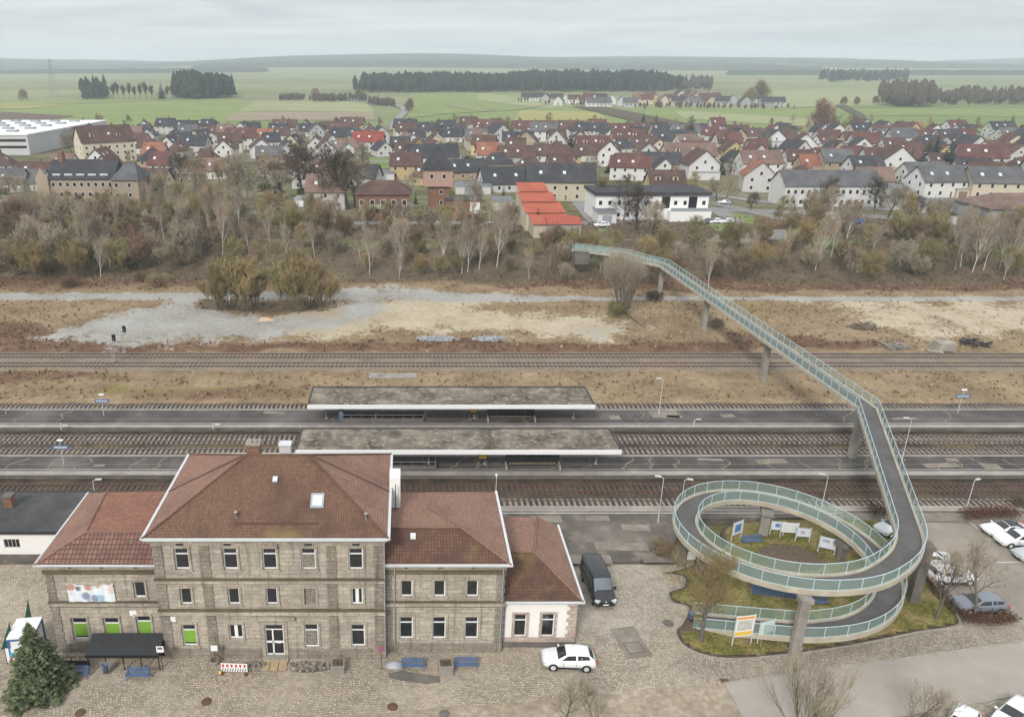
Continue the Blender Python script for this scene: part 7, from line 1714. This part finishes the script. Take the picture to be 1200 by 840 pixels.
wood('bare_copse', 'grey-brown leafless copse at the right beyond the fields', [(1036,126),(1085,126),(1090,117),(1040,117)], 150, 18, 26, .15, FBROWN, 4); wood('bare_copse', 'long thin copse at the right edge beyond the fields', [(1085,124),(1150,124),(1290,123),(1290,117),(1100,117)], 170, 14, 21, .1, FBROWN, 5)
wood('distant_grove', 'faint grove on the far slope above the right copse', [(962,97),(1060,96),(1060,91),(964,91)], 140, 18, 26, .6, FCON, 6); wood('bare_copse', 'pale leafless wood beside the dark wood', [(780,106),(830,106),(835,102),(785,101)], 80, 14, 20, .2, FBROWN, 7)
wood('far_hedge', 'line of bushes along the field road', [(365,120),(430,119),(430,117),(365,117.6)], 90, 6, 10, .1, FBROWN, 8, 'hedgerow'); wood('far_hedge', 'dark bushes left of the curving road', [(432,124),(463,126),(463,123),(432,121)], 45, 6, 10, .1, FBROWN, 9, 'hedgerow'); wood('far_hedge', 'short bush row on the left field edge', [(328,118),(356,118),(356,116.5),(328,116.5)], 40, 5, 9, .1, FBROWN, 10, 'hedgerow')
wood('far_hedge', 'bushes along the lower edge of the far village', [(610,121.5),(700,126),(760,127),(920,129),(925,126.5),(760,124),(612,119)], 130, 4, 8, .1, FBROWN, 12, 'hedgerow')
# thin trees of the row between the two copses, the reddish poplar and lone field trees
FAR = []
proto('far_tree', 'thin0', gen_bare(110, 20, .35, .25, 2, 7, .8, .35, 8, 2.6, .12, straight=True), BARK['dark'], TW['dark'], 'tree'); proto('far_tree', 'poplar', gen_bare(111, 22, .5, .05, 2, 11, .35, .62, 12, 2.4, .1), BARK['grey'], twigm('poplar', (.27,.17,.125)), 'poplar'); proto('far_tree', 'round', gen_bare(112, 14, .4, .15, 3, 5, .3, .7, 7, 2.2, .1), BARK['dark'], TW['brown'], 'tree')
on_ = ['first','second','third','fourth','fifth','sixth','seventh','eighth','ninth','tenth','eleventh','twelfth']
for k, px in enumerate((126,133,139,146,152,158,165,172,178,190,196,202)):
    X, Y, Z_ = gpt(px, 116.5); plant('thin0' if k != 9 else 'con0', X, Y, Z_-.3, (.75+.25*((k*7)%5)/5) if k != 9 else 2.2, f"thin tree in the row between the two conifer copses, {on_[k]} from the left", 'thin tree row on the left field')
X, Y, Z_ = gpt(965,160); zt = at(965,117,Y)[1]; plant('poplar', X, Y, Z_, (zt-Z_)/21, 'large reddish-brown leafless poplar standing at the field edge')
for px, py, h_, lb in ((372,118,13,'lone bare tree on the left field road'),(422,118,12,'round bare tree beside the field road'),(478,131,11,'bare tree at the bend of the curving road'),(26,118,12,'bare tree at the far left field edge'),(987,123,8,'small bare tree right of the poplar, first of three'),(1004,123,8,'small bare tree right of the poplar, second of three'),(1027,122,8,'small bare tree right of the poplar, third of three'),(893,120,22,'big rounded bare tree at the right end of the far village'),(876,122,16,'bare tree in the far village left of the big rounded one')):
    X, Y, Z_ = gpt(px, py); plant('round', X, Y, Z_-.2, h_/13, lb, 'lone trees of the fields')
# far village
vr = random.Random(8); vlist = [(618,119,'slate','white'),(630,119,'slate','white'),(640,120,'slate','grey'),(652,120,'slate','white'),(664,121,'brown','white'),(655,124,'grey','white'),(672,122,'brown','white'),(684,123,'maroon','white'),(690,119,'maroon','tan'),(703,120,'slate','white'),(716,122,'grey','white'),(694,126,'grey','white'),(707,126,'grey','white'),(728,124,'grey','white'),(738,126,'grey','grey'),(748,119,'faded','cream'),(757,122,'maroon','cream'),(768,121,'faded','yellow'),(776,123,'faded','cream'),(785,121,'maroon','white'),(792,124,'slate','cream'),(802,121,'maroon','tan'),(812,124,'grey','grey'),(822,120,'brown','white'),(815,117,'brown','yellow'),(828,124,'brown','cream'),(836,119,'brown','white'),(846,124,'slate','grey'),(858,122,'slate','grey'),(872,124,'slate','grey'),(884,121,'slate','white'),(897,125,'slate','grey'),(910,125,'slate','grey'),(760,117,'brown','white'),(795,116,'slate','white'),(808,115,'brown','white'),(832,115,'grey','yellow')]
vm = {}
seen_ = {}
for k, (px, py, rk, wk) in enumerate(vlist):
    if (rk,wk) not in vm:
        mb = MB(); mb.box(-7,-5,-1,7,5,5,0); mb.tri((7,-5,5),(7,5,5),(7,0,9.5),0); mb.tri((-7,5,5),(-7,-5,5),(-7,0,9.5),0); mb.add([(-7.5,-5.6,4.6),(7.5,-5.6,4.6),(7.5,0,9.9),(-7.5,0,9.9),(7.5,5.6,4.6),(-7.5,5.6,4.6)],[(0,1,2,3),(3,2,4,5)],1)
        for x in (-4.5,0,4.5): mb.box(x-.6,-5.08,2.2,x+.6,-5.02,3.7,2)
        vm[(rk,wk)] = mb.mesh('village_house', [WM[wk], RM_[rk], MT['glass']])
    X, Y, Z_ = gpt(px, py); o = link('village_house', vm[(rk,wk)], None, (X,Y,Z_), vr.choice((0,0,1.57))+vr.uniform(-.4,.4)); n = seen_.get((rk,wk),0); seen_[(rk,wk)] = n+1
    setp(o, f"tiny far-off {WN[wk]} village house with {RN[rk]} roof, {on_[n]} such from the left", 'house', 'houses of the far village')
# relabel so that the order matches the picture
byk = {}
for o in [o for o in COL.objects if o.name.startswith('village_house')]: byk.setdefault(o['label'].rsplit(',',1)[0], []).append(o)
for d_, l in byk.items():
    l.sort(key=lambda o: pj(*o.location)[0])
    for n, o in enumerate(l): o['label'] = d_+(f", {on_[n]} such from the left" if len(l) > 1 else ', the only such one')
X, Y, Z_ = gpt(440,98); mb = MB(); mb.box(-22,-8,-1,22,8,6); t = mb.build('far_barn', MT['white']); t.location = (X,Y,Z_); setp(t, 'tiny white barn far off left of the dark wood', 'barn')
# power pylon
X, Y, Z_ = gpt(64,114); t = thing('power_pylon', 'faint lattice power pylon on the left horizon', 'pylon', (X,Y,Z_)); mb = MB(); H_ = 46
for sx in (-1,1):
    for sy in (-1,1): mb.tube((sx*4,sy*4,0),(sx*.6,sy*.6,H_),.35,.25,4)
for k in range(7):
    z0, z1 = H_*k/7, H_*(k+1)/7; a, b = 4-3.4*k/7, 4-3.4*(k+1)/7; mb.tube((-a,-a,z0),(b,-b,z1),.2,.2,3); mb.tube((a,-a,z0),(-b,-b,z1),.2,.2,3)
mb.build('mast', MT['zinc'], t); mb = MB()
for z, w in ((H_*.68,9),(H_*.82,7),(H_*.95,5)): mb.tube((-w,0,z),(w,0,z),.35,.35,4)
mb.build('cross_arm', MT['zinc'], t)
# wooded hills on the horizon
def canopy_mass(name, label, x0, x1, yf, nx_, ny_, h_, seed, thr=None):
    mb = MB(); vs = []; fs = []; r = random.Random(seed); keep = {}
    for j in range(ny_+1):
        for i in range(nx_+1):
            x = x0+(x1-x0)*i/nx_; y = yf(x)[0]+(yf(x)[1]-yf(x)[0])*j/ny_
            e = 0 if j in (0, ny_) or i in (0, nx_) else h_*(.8+.35*r.random())
            vs.append((x+r.uniform(-4,4), y, T(x,y)-2+e))
    for j in range(ny_):
        for i in range(nx_): fs.append((j*(nx_+1)+i, j*(nx_+1)+i+1, (j+1)*(nx_+1)+i+1, (j+1)*(nx_+1)+i))
    mb.add(vs, fs, 0, False); mb.build(name, MT['forest'], kind='stuff', label=label, cat='woodland')
w_ = lambda a, b, c, s: (lambda x: (a+c*math.sin(x/700+s)+.4*c*math.sin(x/260+2*s), b+c*.6*math.sin(x/500+s*3)))
canopy_mass('ridge_woodland', 'hazy blue wooded ridge along the whole horizon', -4200, 7200, w_(4300,6300,130,1), 500, 36, 20, 1)
canopy_mass('slope_woodland', 'hazy wooded slope below the ridge at centre', -900, 1600, w_(3300,4000,160,2), 170, 16, 18, 2)
canopy_mass('slope_woodland', 'hazy wooded slope below the ridge at right', 1900, 5200, w_(3500,4200,160,4), 220, 16, 18, 3)
canopy_mass('slope_woodland', 'pale hazy wooded slope at left horizon', -3600, -1700, w_(4000,4400,140,3), 140, 12, 16, 4)
canopy_mass('slope_woodland', 'low hazy wood strip right of the dark wood', 1000, 2700, w_(2500,2640,60,5), 140, 8, 16, 5); canopy_mass('slope_woodland', 'faint far wood strip behind the poplar', 2000, 2900, w_(2300,2400,40,6), 90, 7, 16, 6); canopy_mass('slope_woodland', 'pale hazy wood strip behind the left copses', -2300, -500, w_(2900,3050,60,7), 140, 8, 15, 7)
# ================================================================ light, sky, haze, camera
W = bpy.data.worlds.new('World'); SC.world = W; W.use_nodes = True; nt = W.node_tree
EL, AZ = R(38), R(205)     # sun behind the camera, a little to the left
sky = nd(nt, 'TexSky', sky_type='NISHITA', sun_disc=False, sun_elevation=EL, sun_rotation=AZ, air_density=1.0, dust_density=2.0, ozone_density=1.0)
tc_ = nd(nt, 'TexCoord').outputs['Generated']
mp = nd(nt, 'Mapping', {'Vector': tc_, 'Scale': (1.6,1.6,26)})
n1 = nd(nt, 'TexNoise', {'Vector': mp.outputs[0], 'Scale': 1.5, 'Detail': 7, 'Roughness': .6, 'Distortion': .6})
rp = nd(nt, 'ValToRGB', {'Fac': n1.outputs['Fac']}); rp.color_ramp.elements[0].position = .32; rp.color_ramp.elements[0].color = (4.9,5.25,5.6,1); rp.color_ramp.elements[1].position = .68; rp.color_ramp.elements[1].color = (8.0,8.25,8.35,1)
mx_ = nd(nt, 'Mix', data_type='RGBA'); mx_.inputs[0].default_value = .93; nt.links.new(sky.outputs[0], mx_.inputs[6]); 
zz = nd(nt, 'SeparateXYZ', {0: tc_}).outputs['Z']
er = nd(nt, 'ValToRGB', {'Fac': zz}); ee = er.color_ramp.elements; ee[0].position = 0; ee[0].color = (.86,.86,.86,1); ee[1].position = 1; ee[1].color = (1.4,1.4,1.4,1)
for p_, v_ in ((.05,.76),(.14,.8),(.45,1.1)): e_ = ee.new(p_); e_.color = (v_,v_,v_,1)
om = nd(nt, 'Mix', data_type='RGBA', blend_type='MULTIPLY'); om.inputs[0].default_value = 1; nt.links.new(rp.outputs[0], om.inputs[6]); nt.links.new(er.outputs[0], om.inputs[7]); nt.links.new(om.outputs[2], mx_.inputs[7])
bg = nt.nodes['Background']; nt.links.new(mx_.outputs[2], bg.inputs['Color']); bg.inputs['Strength'].default_value = .08
sl_ = bpy.data.lights.new('sun', 'SUN'); sl_.energy = 1.5; sl_.angle = R(10); sl_.color = (1,.96,.9); so = link('sun', sl_)
# sky sun_rotation is measured from +Y clockwise; direction towards the sun
dv = Vector((math.sin(AZ)*math.cos(EL), math.cos(AZ)*math.cos(EL), math.sin(EL))); so.rotation_euler = dv.to_track_quat('Z','Y').to_euler()
mb = MB(); mb.box(-8800,-58,-3,10800,8900,175); hm = bpy.data.materials.new('haze_air'); hm.use_nodes = True; hm.node_tree.nodes.clear()
pv_ = nd(hm.node_tree, 'VolumePrincipled', {'Color': (.8,.89,.97,1), 'Density': HAZE_D, 'Anisotropy': 0.0}); ou = nd(hm.node_tree, 'OutputMaterial'); hm.node_tree.links.new(pv_.outputs[0], ou.inputs['Volume'])
if HAZE_D > 0: mb.build('haze', hm, kind='stuff')
cam = bpy.data.cameras.new('camera'); cam.sensor_width = 36; cam.sensor_fit = 'HORIZONTAL'; cam.lens = FPX/1200*36; cam.shift_x = (600-PCX)/1200; cam.clip_end = 20000; cam.clip_start = .5
co_ = link('camera', cam, None, (0,0,CH)); co_.rotation_euler = (math.pi/2-TILT, 0, 0); SC.camera = co_
SC.view_settings.view_transform = 'Standard'; SC.view_settings.look = 'None'; SC.view_settings.gamma = 1; SC.view_settings.use_curve_mapping = False; SC.view_settings.exposure = EXPO
SC.render.engine = 'CYCLES'; SC.cycles.max_bounces = 6; SC.cycles.diffuse_bounces = 3; SC.cycles.glossy_bounces = 3; SC.cycles.transparent_max_bounces = 12; SC.cycles.volume_bounces = 1
SC.cycles.use_denoising = DENOISE; SC.cycles.use_adaptive_sampling = True; SC.cycles.adaptive_threshold = .012
